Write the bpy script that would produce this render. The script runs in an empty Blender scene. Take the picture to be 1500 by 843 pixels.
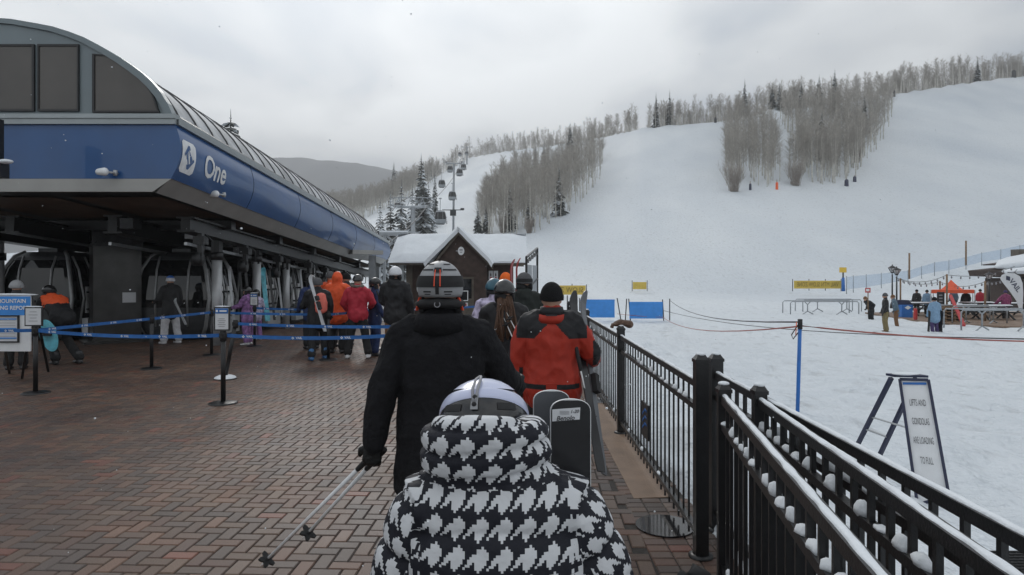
import bpy, bmesh, math, random
import numpy as np
from mathutils import Vector, Matrix, noise
rnd = random.Random(7)
HAZE = .00062
sc = bpy.context.scene
col = sc.collection
R = math.radians
F, HOR, CH = 950.0, 402.0, 1.75            # focal length in photo pixels, horizon row, camera height

def P(px, py, Y):                          # photo pixel at a given distance -> world point
    return Vector(((px-750)/F*Y, Y, CH-(py-HOR)/F*Y))
def G(px, py, z=0.0):                      # photo pixel of a point at height z
    return P(px, py, F*(CH-z)/(py-HOR))
def X_(px, Y): return (px-750)/F*Y

# ------------------------------------------------------------ materials
def new_mat(name):
    m = bpy.data.materials.new(name); m.use_nodes = True
    nt = m.node_tree; b = nt.nodes['Principled BSDF']
    return m, nt, b
def mat(name, c, rough=.6, metal=0, var=.12, scale=8, bump=0, bscale=60, spec=None, coat=0, sheen=0):
    m, nt, b = new_mat(name)
    b.inputs['Roughness'].default_value = rough; b.inputs['Metallic'].default_value = metal
    if spec is not None: b.inputs['Specular IOR Level'].default_value = spec
    if coat: b.inputs['Coat Weight'].default_value = coat
    if sheen: b.inputs['Sheen Weight'].default_value = sheen
    tc = nt.nodes.new('ShaderNodeTexCoord')
    n = nt.nodes.new('ShaderNodeTexNoise'); n.inputs['Scale'].default_value = scale; n.inputs['Detail'].default_value = 5
    nt.links.new(tc.outputs['Object'], n.inputs['Vector'])
    r = nt.nodes.new('ShaderNodeValToRGB')
    r.color_ramp.elements[0].position = .3; r.color_ramp.elements[1].position = .7
    r.color_ramp.elements[0].color = tuple(x*(1-var) for x in c)+(1,)
    r.color_ramp.elements[1].color = tuple(min(1, x*(1+var)) for x in c)+(1,)
    nt.links.new(n.outputs['Fac'], r.inputs['Fac']); nt.links.new(r.outputs['Color'], b.inputs['Base Color'])
    if bump:
        n2 = nt.nodes.new('ShaderNodeTexNoise'); n2.inputs['Scale'].default_value = bscale; n2.inputs['Detail'].default_value = 4
        nt.links.new(tc.outputs['Object'], n2.inputs['Vector'])
        bp = nt.nodes.new('ShaderNodeBump'); bp.inputs['Strength'].default_value = bump; bp.inputs['Distance'].default_value = .02
        nt.links.new(n2.outputs['Fac'], bp.inputs['Height']); nt.links.new(bp.outputs['Normal'], b.inputs['Normal'])
    return m
M = {}
def mk(k, *a, **kw): M[k] = mat(k, *a, **kw)
mk('black_metal', (.010, .010, .011), .38, .0, .3, 20, .1, 90)
mk('wet_plate', (.02, .02, .022), .12, .2, .3, 6)
mk('black_rubber', (.015, .015, .016), .7)
mk('dark_metal', (.035, .036, .038), .45, .6, .3, 6)
mk('column_metal', (.055, .054, .052), .3, .5, .25, 3)
mk('steel', (.42, .43, .44), .35, .85, .1, 5)
mk('grey_steel', (.33, .35, .37), .45, .6, .12, 4)
mk('silver_paint', (.42, .43, .44), .4, .3, .08, 5)
mk('frame_grey', (.17, .205, .22), .4, .1, .06, 2)
mk('trim_grey', (.33, .325, .31), .45, .2, .1, 1.5)
mk('trim_light', (.30, .33, .34), .35, .3, .06, 2)
mk('station_blue', (.012, .075, .225), .38, .0, .12, 1.2, coat=.35)
mk('blue', (.02, .14, .45), .5)
mk('belt_blue', (.015, .12, .38), .55, 0, .15, 12)
mk('banner_blue', (.05, .26, .68), .6, 0, .08, 4)
mk('white', (.75, .76, .77), .5, 0, .05)
mk('paper', (.62, .63, .65), .6, 0, .04)
mk('ink', (.03, .03, .035), .6)
mk('faint_ink', (.28, .28, .3), .6)
mk('snow', (.72, .75, .78), .75, 0, .03, 5, .5, 25)
mk('window_glass', (.075, .068, .062), .12, 0, .15, 1.0)
mk('dark_glass', (.01, .011, .012), .06, 0, .2, 3)
mk('soffit_wood', (.11, .065, .04), .5, 0, .3, 3)
mk('hut_wood', (.055, .035, .028), .75, 0, .3, 5, .3, 30)
mk('hut_trim', (.10, .085, .068), .75, 0, .25, 6)
mk('wood', (.22, .14, .08), .8, 0, .3, 6)
mk('banner_yellow', (.62, .45, .08), .65, 0, .08, 3)
mk('sign_yellow', (.72, .48, .05), .6)
mk('letter_olive', (.22, .15, .03), .6)
mk('tent_orange', (.75, .10, .03), .6, 0, .1)
mk('red', (.45, .03, .03), .5)
mk('orange', (.85, .12, .02), .5)
mk('rope_red', (.35, .12, .10), .8)
mk('cable', (.05, .05, .055), .6)
mk('net_blue', (.25, .42, .62), .8)
mk('skin', (.48, .28, .2), .55, 0, .08, 20)
mk('eye', (.02, .015, .01), .2)
mk('hair_brown', (.09, .045, .025), .6, 0, .4, 60, .5, 200)
mk('aspen_bark', (.58, .56, .51), .85, 0, .3, 1.5)
mk('aspen_twig', (.34, .315, .28), .9, 0, .25, .6)
mk('bark', (.07, .055, .045), .9, 0, .3, 2)
mk('spruce', (.06, .07, .06), .85, 0, .4, .8)
mk('frosted_spruce', (.12, .125, .12), .85, 0, .4, 1)
mk('dry_shrub', (.30, .265, .235), .9, 0, .3, 3)

def snow_mat():
    m, nt, b = new_mat('snow_ground')
    b.inputs['Roughness'].default_value = .7
    tc = nt.nodes.new('ShaderNodeTexCoord')
    def noi(s, d=6, sc3=None):
        n = nt.nodes.new('ShaderNodeTexNoise'); n.inputs['Scale'].default_value = s; n.inputs['Detail'].default_value = d
        if sc3:
            mp = nt.nodes.new('ShaderNodeMapping'); mp.inputs['Scale'].default_value = sc3; mp.inputs['Rotation'].default_value = (0, 0, .25)
            nt.links.new(tc.outputs['Object'], mp.inputs['Vector']); nt.links.new(mp.outputs['Vector'], n.inputs['Vector'])
        else: nt.links.new(tc.outputs['Object'], n.inputs['Vector'])
        return n
    a = noi(.045, 8, (1, .35, 1)); c = noi(2.2, 6, (1, .5, 1)); d = noi(9, 4)
    r = nt.nodes.new('ShaderNodeValToRGB')
    r.color_ramp.elements[0].position = .3; r.color_ramp.elements[0].color = (.60, .645, .69, 1)
    r.color_ramp.elements[1].position = .62; r.color_ramp.elements[1].color = (.72, .755, .78, 1)
    nt.links.new(a.outputs['Fac'], r.inputs['Fac'])
    # trampled, slightly dirty flecks
    r2 = nt.nodes.new('ShaderNodeValToRGB')
    r2.color_ramp.elements[0].position = .27; r2.color_ramp.elements[0].color = (.80, .79, .78, 1)
    r2.color_ramp.elements[1].position = .43; r2.color_ramp.elements[1].color = (1, 1, 1, 1)
    nt.links.new(c.outputs['Fac'], r2.inputs['Fac'])
    mx = nt.nodes.new('ShaderNodeMix'); mx.data_type = 'RGBA'; mx.blend_type = 'MULTIPLY'; mx.inputs[0].default_value = 1
    nt.links.new(r.outputs['Color'], mx.inputs[6]); nt.links.new(r2.outputs['Color'], mx.inputs[7])
    nt.links.new(mx.outputs[2], b.inputs['Base Color'])
    ad = nt.nodes.new('ShaderNodeMath'); ad.operation = 'MULTIPLY_ADD'; ad.inputs[1].default_value = .25
    nt.links.new(d.outputs['Fac'], ad.inputs[0]); nt.links.new(c.outputs['Fac'], ad.inputs[2])
    bp = nt.nodes.new('ShaderNodeBump'); bp.inputs['Strength'].default_value = .9; bp.inputs['Distance'].default_value = .3
    nt.links.new(ad.outputs[0], bp.inputs['Height']); nt.links.new(bp.outputs['Normal'], b.inputs['Normal'])
    return m
M['snow_ground'] = snow_mat()

def brick_mat():
    m, nt, b = new_mat('clay_paver')
    at = nt.nodes.new('ShaderNodeVertexColor'); at.layer_name = 'Tint'
    tc = nt.nodes.new('ShaderNodeTexCoord')
    n = nt.nodes.new('ShaderNodeTexNoise'); n.inputs['Scale'].default_value = 140; n.inputs['Detail'].default_value = 3
    nt.links.new(tc.outputs['Object'], n.inputs['Vector'])
    n2 = nt.nodes.new('ShaderNodeTexNoise'); n2.inputs['Scale'].default_value = .7; n2.inputs['Detail'].default_value = 6
    nt.links.new(tc.outputs['Object'], n2.inputs['Vector'])
    r = nt.nodes.new('ShaderNodeValToRGB'); r.color_ramp.elements[0].position = .35; r.color_ramp.elements[1].position = .75
    r.color_ramp.elements[0].color = (.72, .72, .72, 1); r.color_ramp.elements[1].color = (1.35, 1.35, 1.35, 1)
    nt.links.new(n.outputs['Fac'], r.inputs['Fac'])
    mx = nt.nodes.new('ShaderNodeMix'); mx.data_type = 'RGBA'; mx.blend_type = 'MULTIPLY'; mx.inputs[0].default_value = 1
    nt.links.new(at.outputs['Color'], mx.inputs[6]); nt.links.new(r.outputs['Color'], mx.inputs[7])
    r3 = nt.nodes.new('ShaderNodeValToRGB'); r3.color_ramp.elements[0].position = .3; r3.color_ramp.elements[1].position = .7
    r3.color_ramp.elements[0].color = (.66, .67, .71, 1); r3.color_ramp.elements[1].color = (1.12, 1.1, 1.05, 1)
    nt.links.new(n2.outputs['Fac'], r3.inputs['Fac'])
    mx2 = nt.nodes.new('ShaderNodeMix'); mx2.data_type = 'RGBA'; mx2.blend_type = 'MULTIPLY'; mx2.inputs[0].default_value = 1
    nt.links.new(mx.outputs[2], mx2.inputs[6]); nt.links.new(r3.outputs['Color'], mx2.inputs[7])
    nt.links.new(mx2.outputs[2], b.inputs['Base Color'])
    rr = nt.nodes.new('ShaderNodeMapRange'); rr.inputs[3].default_value = .38; rr.inputs[4].default_value = .75
    nt.links.new(n2.outputs['Fac'], rr.inputs[0]); nt.links.new(rr.outputs[0], b.inputs['Roughness'])
    bp = nt.nodes.new('ShaderNodeBump'); bp.inputs['Strength'].default_value = .4; bp.inputs['Distance'].default_value = .004
    nt.links.new(n.outputs['Fac'], bp.inputs['Height']); nt.links.new(bp.outputs['Normal'], b.inputs['Normal'])
    return m
M['clay_paver'] = brick_mat()
mk('joint_sand', (.048, .042, .037), .9, 0, .3, 30, .4, 200)
mk('sandstone', (.20, .13, .085), .6, 0, .2, 4, .2, 60)

def hound_mat():
    m, nt, b = new_mat('houndstooth_quilt')
    b.inputs['Roughness'].default_value = .7; b.inputs['Specular IOR Level'].default_value = .3
    uv = nt.nodes.new('ShaderNodeUVMap')
    sx = nt.nodes.new('ShaderNodeSeparateXYZ'); nt.links.new(uv.outputs['UV'], sx.inputs[0])
    def mth(op, a, bb=None, c=None):
        n = nt.nodes.new('ShaderNodeMath'); n.operation = op
        for i, v in enumerate((a, bb, c)):
            if v is None: continue
            if isinstance(v, (int, float)): n.inputs[i].default_value = v
            else: nt.links.new(v, n.inputs[i])
        return n.outputs[0]
    # woven tooth motif, one string per row of threads
    rows = ["......X...", "....XXXX..", "....XXXXX.", "..XXXXXXX.", ".XXXXXXXX.", "XXXXXXXX..", "XX.XXXXX..", "X..XXXX..X", "...XXX..X.", "....X.....", ".........."]
    u = mth('MODULO', mth('ADD', mth('FLOOR', mth('MULTIPLY', sx.outputs[0], 1/.0061)), 5000), 10)
    v = mth('MODULO', mth('ADD', mth('FLOOR', mth('MULTIPLY', sx.outputs[1], -1/.0061)), 5500), 11)
    val = None
    for r_, row in enumerate(rows):
        k = 0; iv = None
        while k < 10:
            if row[k] == 'X':
                e_ = k
                while e_ < 10 and row[e_] == 'X': e_ += 1
                t_ = mth('COMPARE', u, (k+e_-1)/2, (e_-k-1)/2+.3); iv = t_ if iv is None else mth('ADD', iv, t_); k = e_
            else: k += 1
        if iv is not None:
            t_ = mth('MULTIPLY', iv, mth('COMPARE', v, r_, .3)); val = t_ if val is None else mth('ADD', val, t_)
    mx = nt.nodes.new('ShaderNodeMix'); mx.data_type = 'RGBA'
    mx.inputs[6].default_value = (.012, .013, .02, 1); mx.inputs[7].default_value = (.60, .61, .63, 1)
    nt.links.new(val, mx.inputs[0]); nt.links.new(mx.outputs[2], b.inputs['Base Color'])
    tc = nt.nodes.new('ShaderNodeTexCoord')
    n = nt.nodes.new('ShaderNodeTexNoise'); n.inputs['Scale'].default_value = 22; n.inputs['Detail'].default_value = 3
    nt.links.new(tc.outputs['Object'], n.inputs['Vector'])
    bp = nt.nodes.new('ShaderNodeBump'); bp.inputs['Strength'].default_value = .5; bp.inputs['Distance'].default_value = .02
    nt.links.new(n.outputs['Fac'], bp.inputs['Height']); nt.links.new(bp.outputs['Normal'], b.inputs['Normal'])
    return m
M['houndstooth'] = hound_mat()

def cloth(k, c, rough=.8, bump=.5, bs=9, var=.12):
    if k not in M:
        mk(k, c, rough, 0, var, 14, bump, bs, spec=.25)
    return M[k]

# ------------------------------------------------------------ mesh builder
class MB:
    def __init__(s): s.v = []; s.f = []; s.mi = []; s.mats = []; s.cur = 0; s.smooth = []; s.sm = False
    def m(s, name):
        mt = M[name] if isinstance(name, str) else name
        if mt not in s.mats: s.mats.append(mt)
        s.cur = s.mats.index(mt); return s
    def add(s, vs, fs, smooth=None):
        o = len(s.v); s.v += [tuple(v) for v in vs]
        for f in fs:
            s.f.append(tuple(o+i for i in f)); s.mi.append(s.cur); s.smooth.append(s.sm if smooth is None else smooth)
        return s
    def box(s, c, d, rot=None, taper=1.0):
        x, y, z = d[0]/2, d[1]/2, d[2]/2; vs = []
        for sz in (-1, 1):
            k = taper if sz > 0 else 1
            for sx, sy in ((-1, -1), (1, -1), (1, 1), (-1, 1)):
                p = Vector((sx*x*k, sy*y*k, sz*z))
                if rot is not None: p = rot @ p
                vs.append(p+Vector(c))
        return s.add(vs, [(3, 2, 1, 0), (4, 5, 6, 7), (0, 1, 5, 4), (1, 2, 6, 5), (2, 3, 7, 6), (3, 0, 4, 7)], False)
    def bbox(s, a, b):
        a = Vector(a); b = Vector(b)
        return s.box((a+b)/2, [abs(b[i]-a[i]) for i in range(3)])
    def bar(s, a, b, w, h=None, up=(0, 0, 1)):
        a = Vector(a); b = Vector(b); h = h or w
        t = (b-a); L = t.length; t.normalize(); u = Vector(up)
        if abs(t.dot(u)) > .98: u = Vector((0, 1, 0))
        x = t.cross(u).normalized(); u = x.cross(t)
        return s.box((a+b)/2, (w, L, h), Matrix((x, t, u)).transposed())
    def loft(s, pts, rad, n=12, side=(1, 0, 0), caps=True, closed_smooth=True):
        pts = [Vector(p) for p in pts]; rad = [(r, r) if isinstance(r, (int, float)) else r for r in rad]
        rings = []; N = len(pts)
        for i in range(N):
            t = (pts[min(i+1, N-1)]-pts[max(i-1, 0)]).normalized()
            sd = Vector(side); x = sd-t*t.dot(sd)
            if x.length < .15: sd = Vector((0, 1, 0)); x = sd-t*t.dot(sd)
            x.normalize(); y = t.cross(x)
            rings.append((pts[i], x, y, t, rad[i]))
        seq = []
        if caps:
            p, x, y, t, r = rings[0]; rr = min(r)
            for a in (80, 50, 25): seq.append((p-t*rr*math.sin(R(a)), x, y, (r[0]*math.cos(R(a)), r[1]*math.cos(R(a)))))
        for p, x, y, t, r in rings: seq.append((p, x, y, r))
        if caps:
            p, x, y, t, r = rings[-1]; rr = min(r)
            for a in (25, 50, 80): seq.append((p+t*rr*math.sin(R(a)), x, y, (r[0]*math.cos(R(a)), r[1]*math.cos(R(a)))))
        vs = []; fs = []
        for p, x, y, r in seq:
            for k in range(n):
                a = 2*math.pi*k/n; vs.append(p+x*(r[0]*math.cos(a))+y*(r[1]*math.sin(a)))
        for i in range(len(seq)-1):
            for k in range(n):
                fs.append((i*n+k, i*n+(k+1) % n, (i+1)*n+(k+1) % n, (i+1)*n+k))
        fs.append(tuple(range(n-1, -1, -1))); fs.append(tuple((len(seq)-1)*n+k for k in range(n)))
        return s.add(vs, fs, closed_smooth)
    def tube(s, pts, r, n=8): return s.loft(pts, [r]*len(pts), n, caps=False)
    def cyl(s, a, b, r, r2=None, n=16): return s.loft([a, b], [r, r if r2 is None else r2], n, caps=False)
    def ell(s, c, r, n=16, m=10, rot=None):
        vs = []; fs = []; c = Vector(c)
        for i in range(m+1):
            th = math.pi*i/m
            for k in range(n):
                a = 2*math.pi*k/n
                p = Vector((r[0]*math.sin(th)*math.cos(a), r[1]*math.sin(th)*math.sin(a), r[2]*math.cos(th)))
                if rot is not None: p = rot @ p
                vs.append(c+p)
        for i in range(m):
            for k in range(n): fs.append((i*n+k, (i+1)*n+k, (i+1)*n+(k+1) % n, i*n+(k+1) % n))
        return s.add(vs, fs, True)
    def prism(s, pts, d):                 # planar polygon pts extruded by vector d
        n = len(pts); d = Vector(d); vs = [Vector(p) for p in pts]+[Vector(p)+d for p in pts]
        fs = [tuple(range(n-1, -1, -1)), tuple(range(n, 2*n))]+[(i, (i+1) % n, (i+1) % n+n, i+n) for i in range(n)]
        return s.add(vs, fs, False)
    def lathe(s, prof, c, n=24):
        vs = []; fs = []; c = Vector(c); m = len(prof)
        for r, z in prof:
            for k in range(n):
                a = 2*math.pi*k/n; vs.append(c+Vector((r*math.cos(a), r*math.sin(a), z)))
        for i in range(m-1):
            for k in range(n): fs.append((i*n+k, i*n+(k+1) % n, (i+1)*n+(k+1) % n, (i+1)*n+k))
        return s.add(vs, fs, True)
    def grid(s, fn, nu, nv, smooth=True, closeu=False):
        vs = [fn(i/nu, j/nv) for j in range(nv+1) for i in range(nu+1)]
        fs = [(j*(nu+1)+i, j*(nu+1)+i+1, (j+1)*(nu+1)+i+1, (j+1)*(nu+1)+i) for j in range(nv) for i in range(nu)]
        return s.add(vs, fs, smooth)
    def mesh(s, name, origin=(0, 0, 0)):
        me = bpy.data.meshes.new(name); o = origin
        me.from_pydata([(v[0]-o[0], v[1]-o[1], v[2]-o[2]) for v in s.v], [], s.f)
        for mt in s.mats: me.materials.append(mt)
        me.polygons.foreach_set('material_index', s.mi); me.polygons.foreach_set('use_smooth', s.smooth)
        me.update(); return me
    def build(s, name, parent=None, root=None, fixn=True):
        rt = root or parent
        while rt is not None and rt.parent is not None: rt = rt.parent
        o = tuple(rt.location) if (rt is not None and not rt.get('_local')) else (0, 0, 0)
        me = s.mesh(name, o)
        if fixn and len(me.polygons) < 60000:
            bm = bmesh.new(); bm.from_mesh(me); bmesh.ops.recalc_face_normals(bm, faces=bm.faces); bm.to_mesh(me); bm.free()
        ob = bpy.data.objects.new(name, me); col.objects.link(ob)
        if parent is not None: ob.parent = parent
        return ob

def B(mname): return MB().m(mname)
def thing(name, label, cat, loc=(0, 0, 0), group=None, rz=0, local=False):
    o = bpy.data.objects.new(name, None); col.objects.link(o); o.location = loc; o.rotation_euler = (0, 0, rz)
    o.empty_display_size = .2
    o['label'] = label; o['category'] = cat
    if group: o['group'] = group
    if local or rz: o['_local'] = 1
    return o
def tag(o, label, cat, group=None, kind=None):
    o['label'] = label
    if cat: o['category'] = cat
    if group: o['group'] = group
    if kind: o['kind'] = kind
    return o
def struct(o, label=None):
    o['kind'] = 'structure'
    if label: o['label'] = label
    return o
def solo(mb, name, label, cat, group=None):   # a thing that is one mesh, origin at its own base
    vs = mb.v; lo = (sum(v[0] for v in vs)/len(vs), sum(v[1] for v in vs)/len(vs), min(v[2] for v in vs))
    me = mb.mesh(name, lo); ob = bpy.data.objects.new(name, me); col.objects.link(ob); ob.location = lo
    bm = bmesh.new(); bm.from_mesh(me); bmesh.ops.recalc_face_normals(bm, faces=bm.faces); bm.to_mesh(me); bm.free()
    return tag(ob, label, cat, group)
def copy_tree(o, parent=None):
    c = o.copy(); col.objects.link(c)
    if parent is not None: c.parent = parent
    for ch in list(o.children): copy_tree(ch, c)
    return c
def clean_local():
    for o in bpy.data.objects:
        if '_local' in o: del o['_local']

TS = bpy.data.scenes.new('workbench'); TVL = TS.view_layers[0]
def evaluate(ob):                             # modifiers and text evaluated in a scratch scene, then copied
    TS.collection.objects.link(ob)
    with bpy.context.temp_override(scene=TS, view_layer=TVL):
        dg = bpy.context.evaluated_depsgraph_get(); dg.update()
        return bpy.data.meshes.new_from_object(ob.evaluated_get(dg))
def text_mb(mb, body, origin, xd, yd, size, ext=.004, align='CENTER', bold=0.0, mirror=False, shear=0, width=None, surf=None):
    cu = bpy.data.curves.new('t', 'FONT'); cu.body = body; cu.size = size; cu.extrude = 0; cu.offset = bold
    cu.align_x = align; cu.align_y = 'CENTER'; cu.shear = shear; cu.resolution_u = 3
    ob = bpy.data.objects.new('t', cu); me = evaluate(ob)
    xd = Vector(xd).normalized(); yd = Vector(yd).normalized(); zd = xd.cross(yd)*(1)
    sx = -1 if mirror else 1
    xs = [v.co.x for v in me.vertices]; k = 1
    if width and xs: k = width/(max(xs)-min(xs))
    vs = []
    for v in me.vertices:
        p = Vector(origin)+xd*(v.co.x*sx*k)+yd*v.co.y
        if surf: p = surf(p)
        vs.append(p)
    mb.add(vs, [tuple(p.vertices) for p in me.polygons], False)
    bpy.data.objects.remove(ob); bpy.data.curves.remove(cu); bpy.data.meshes.remove(me)
    return mb

def remesh(mb, name, voxel, smooth=2, parent=None, material=None, wrinkle=0, wscale=9, seed=0, stretch=(1, 1, 1)):
    me = mb.mesh('tmp'); ob = bpy.data.objects.new('tmp', me)
    r = ob.modifiers.new('r', 'REMESH'); r.mode = 'VOXEL'; r.voxel_size = voxel; r.use_smooth_shade = True
    if smooth: q = ob.modifiers.new('s', 'SMOOTH'); q.iterations = smooth; q.factor = .5
    me2 = evaluate(ob)
    bpy.data.objects.remove(ob); bpy.data.meshes.remove(me)
    me2.name = name; me2.materials.clear(); me2.materials.append(M[material] if isinstance(material, str) else material)
    if wrinkle:
        nn_ = np.empty(len(me2.vertices)*3, dtype=np.float32); me2.vertices.foreach_get('normal', nn_); nn_ = nn_.reshape(-1, 3)
        cc_ = np.empty(len(me2.vertices)*3, dtype=np.float32); me2.vertices.foreach_get('co', cc_); cc_ = cc_.reshape(-1, 3)
        for i_ in range(len(cc_)):
            c = Vector(cc_[i_]); q = Vector((c.x*wscale*stretch[0]+seed, c.y*wscale*stretch[1], c.z*wscale*stretch[2]))
            d = 1-abs(noise.noise(q))*2.6
            d += .5*(1-abs(noise.noise(q*2.1+Vector((5, 3, 1))))*2.6)
            cc_[i_] += nn_[i_]*(d*wrinkle-wrinkle*.5)
        me2.vertices.foreach_set('co', cc_.ravel()); me2.update()
    for p in me2.polygons: p.use_smooth = True
    ob = bpy.data.objects.new(name, me2); col.objects.link(ob)
    if parent is not None: ob.parent = parent
    return ob

# ------------------------------------------------------------ camera, world, light
cam = bpy.data.cameras.new('camera'); co = bpy.data.objects.new('camera', cam); col.objects.link(co)
cam.sensor_width = 36; cam.lens = 36*F/1500; cam.shift_y = -(421.5-HOR)/1500; cam.clip_start = .05; cam.clip_end = 12000
co.location = (0, 0, CH); co.rotation_euler = (R(90), 0, 0); sc.camera = co
sc.view_settings.view_transform = 'Standard'; sc.view_settings.look = 'None'; sc.view_settings.gamma = 1; sc.view_settings.exposure = .15
SUN_EL, SUN_AZ = R(29), R(-14)              # azimuth measured from +Y towards +X
w = bpy.data.worlds.new('World'); sc.world = w; w.use_nodes = True; nt = w.node_tree
bg = nt.nodes['Background']
sky = nt.nodes.new('ShaderNodeTexSky'); sky.sky_type = 'NISHITA'; sky.sun_disc = False
sky.sun_elevation = SUN_EL; sky.sun_rotation = SUN_AZ
tc = nt.nodes.new('ShaderNodeTexCoord')
# cloud deck: direction projected on a flat layer overhead
sx = nt.nodes.new('ShaderNodeSeparateXYZ'); nt.links.new(tc.outputs['Generated'], sx.inputs[0])
def wm(op, a, b=None):
    n = nt.nodes.new('ShaderNodeMath'); n.operation = op
    for i, v in enumerate((a, b)):
        if v is None: continue
        if isinstance(v, (int, float)): n.inputs[i].default_value = v
        else: nt.links.new(v, n.inputs[i])
    return n.outputs[0]
zz = wm('ADD', wm('ABSOLUTE', sx.outputs[2]), .22)
cx = nt.nodes.new('ShaderNodeCombineXYZ'); nt.links.new(wm('DIVIDE', sx.outputs[0], zz), cx.inputs[0]); nt.links.new(wm('DIVIDE', sx.outputs[1], zz), cx.inputs[1])
mp = nt.nodes.new('ShaderNodeMapping'); mp.inputs['Location'].default_value = (3.1, 1.7, 0); mp.inputs['Scale'].default_value = (.9, .75, 1)
nt.links.new(cx.outputs[0], mp.inputs[0])
n1 = nt.nodes.new('ShaderNodeTexNoise'); n1.inputs['Scale'].default_value = 1.7; n1.inputs['Detail'].default_value = 4; n1.inputs['Roughness'].default_value = .5
n1.inputs['Distortion'].default_value = .3
nt.links.new(mp.outputs[0], n1.inputs['Vector'])
cr = nt.nodes.new('ShaderNodeValToRGB'); e = cr.color_ramp.elements
e[0].position = .385; e[0].color = (.38, .41, .45, 1); e[1].position = .615; e[1].color = (.68, .685, .685, 1)
el = e.new(.5); el.color = (.54, .55, .56, 1)
nt.links.new(n1.outputs['Fac'], cr.inputs['Fac'])
# thinner, brighter cloud round the hidden sun
SD = Vector((math.sin(SUN_AZ)*math.cos(SUN_EL), math.cos(SUN_AZ)*math.cos(SUN_EL), math.sin(SUN_EL)))
dt = nt.nodes.new('ShaderNodeVectorMath'); dt.operation = 'DOT_PRODUCT'; nt.links.new(tc.outputs['Generated'], dt.inputs[0]); dt.inputs[1].default_value = SD
gl = wm('MULTIPLY', wm('POWER', wm('MAXIMUM', dt.outputs['Value'], 0), 9), .42)
ad = nt.nodes.new('ShaderNodeMix'); ad.data_type = 'RGBA'; ad.blend_type = 'ADD'; ad.inputs[0].default_value = 1
nt.links.new(cr.outputs['Color'], ad.inputs[6])
cg = nt.nodes.new('ShaderNodeCombineXYZ')
for i in range(3): nt.links.new(gl, cg.inputs[i])
nt.links.new(cg.outputs[0], ad.inputs[7])
scl = nt.nodes.new('ShaderNodeMix'); scl.data_type = 'RGBA'; scl.blend_type = 'MULTIPLY'; scl.inputs[0].default_value = 1
scl.inputs[7].default_value = (13.6, 14.0, 14.3, 1); scl.clamp_result = False
nt.links.new(ad.outputs[2], scl.inputs[6])
mxs = nt.nodes.new('ShaderNodeMix'); mxs.data_type = 'RGBA'; mxs.inputs[0].default_value = .97
nt.links.new(sky.outputs['Color'], mxs.inputs[6]); nt.links.new(scl.outputs[2], mxs.inputs[7])
nt.links.new(mxs.outputs[2], bg.inputs['Color']); bg.inputs['Strength'].default_value = .1
sl = bpy.data.lights.new('sun', 'SUN'); sl.energy = .95; sl.angle = R(16); sl.color = (1, .97, .93)
so = bpy.data.objects.new('sun', sl); col.objects.link(so)
so.rotation_euler = (-SD).to_track_quat('-Z', 'Y').to_euler(); so.location = (0, 0, 60)
# ------------------------------------------------------------ terrain
RT_X = [-400, 0, 300, 480, 520, 560, 600, 640, 690, 740, 800, 870, 935, 1000, 1050, 1100, 1137, 1200, 1310, 1400, 1480, 1600, 2600]
RT_P = [385, 372, 345, 318, 310, 298, 278, 258, 230, 221, 214, 203, 188, 181, 178, 170, 158, 155, 137, 123, 112, 104, 80]
RT_Y = [300, 300, 340, 380, 385, 390, 400, 430, 450, 410, 380, 330, 280, 265, 260, 262, 265, 275, 290, 300, 320, 330, 400]
def S(t): t = max(0., min(1., t)); return t*t*(3-2*t)
def fbm(x, y, s, o=3):
    return sum(noise.noise(Vector((x/s*2**k, y/s*2**k, 3.3*k)))/2**k for k in range(o))
def terrain_z(X, Y):
    k = S((X-1.6)/3.4); y0 = 30-20*k
    t = max(0, X-1.9)+max(0, Y-y0)*.35
    low = -.85*S(t/7)
    if X > 1.15 and Y < 40: low += .11*math.exp(-((X-1.75)/.45)**2)*(1+.8*fbm(X, Y, .7))
    low += (.085*fbm(X, Y, 1.2)+.035*fbm(X, Y, .4, 2))*S((X-1.2)*2) + .05*fbm(X, Y, 9)*S(t/4)
    if X < 1.30 and Y < 24: low = -.06
    elif X < 1.42 and Y < 24: low = -.06+(low+.06)*S((X-1.30)/.12)
    if Y < 40: return low
    px = 750+F*X/Y
    pr = np.interp(px, RT_X, RT_P); yr = np.interp(px, RT_X, RT_Y)
    zr = CH+(HOR-pr)/F*yr
    y1 = 85.0 if px > 560 else 60.0
    if Y <= y1: return low
    tt = (Y-y1)/(yr-y1)
    if tt <= 1: z = -.85+(zr+.85)*(.35*tt+.65*tt**1.5)
    else: z = zr-min((Y-yr)*.03, 200)
    z += (.9*fbm(X, Y, 45, 4)+.22*fbm(X*1.0, Y*.6, 9, 3))*S(tt*3)*(1 if tt < 1 else .5)*min(1, abs(1.02-tt)*5)
    return z + (low+.85)*(1-S(tt*4))
def ray_ground(px, py, y0=60., y1=900.):
    Y = y0
    while Y < y1:
        p = P(px, py, Y)
        if terrain_z(p.x, Y) >= p.z: return Vector((p.x, Y, terrain_z(p.x, Y)))
        Y *= 1.006
    return None
angs = []
a = -180.
while a < 180: angs.append(a); a += (.42 if -52 < a < 52 else 4)
rad = [0.6]
while rad[-1] < 2600: rad.append(rad[-1]*(1.022 if rad[-1] < 900 else 1.08))
vs = [(0, 0, -.06)]; fs = []
na = len(angs)
for r in rad:
    for a in angs:
        x = r*math.sin(R(a)); y = r*math.cos(R(a)); vs.append((x, y, terrain_z(x, y)))
for j in range(len(rad)-1):
    b0 = 1+j*na; b1 = b0+na
    for i in range(na):
        k = (i+1) % na; fs.append((b0+i, b1+i, b1+k, b0+k))
for i in range(na): fs.append((0, 1+i, 1+(i+1) % na))
mb = B('snow_ground'); mb.add(vs, fs, True); struct(mb.build('snow_ground', fixn=False))

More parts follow.
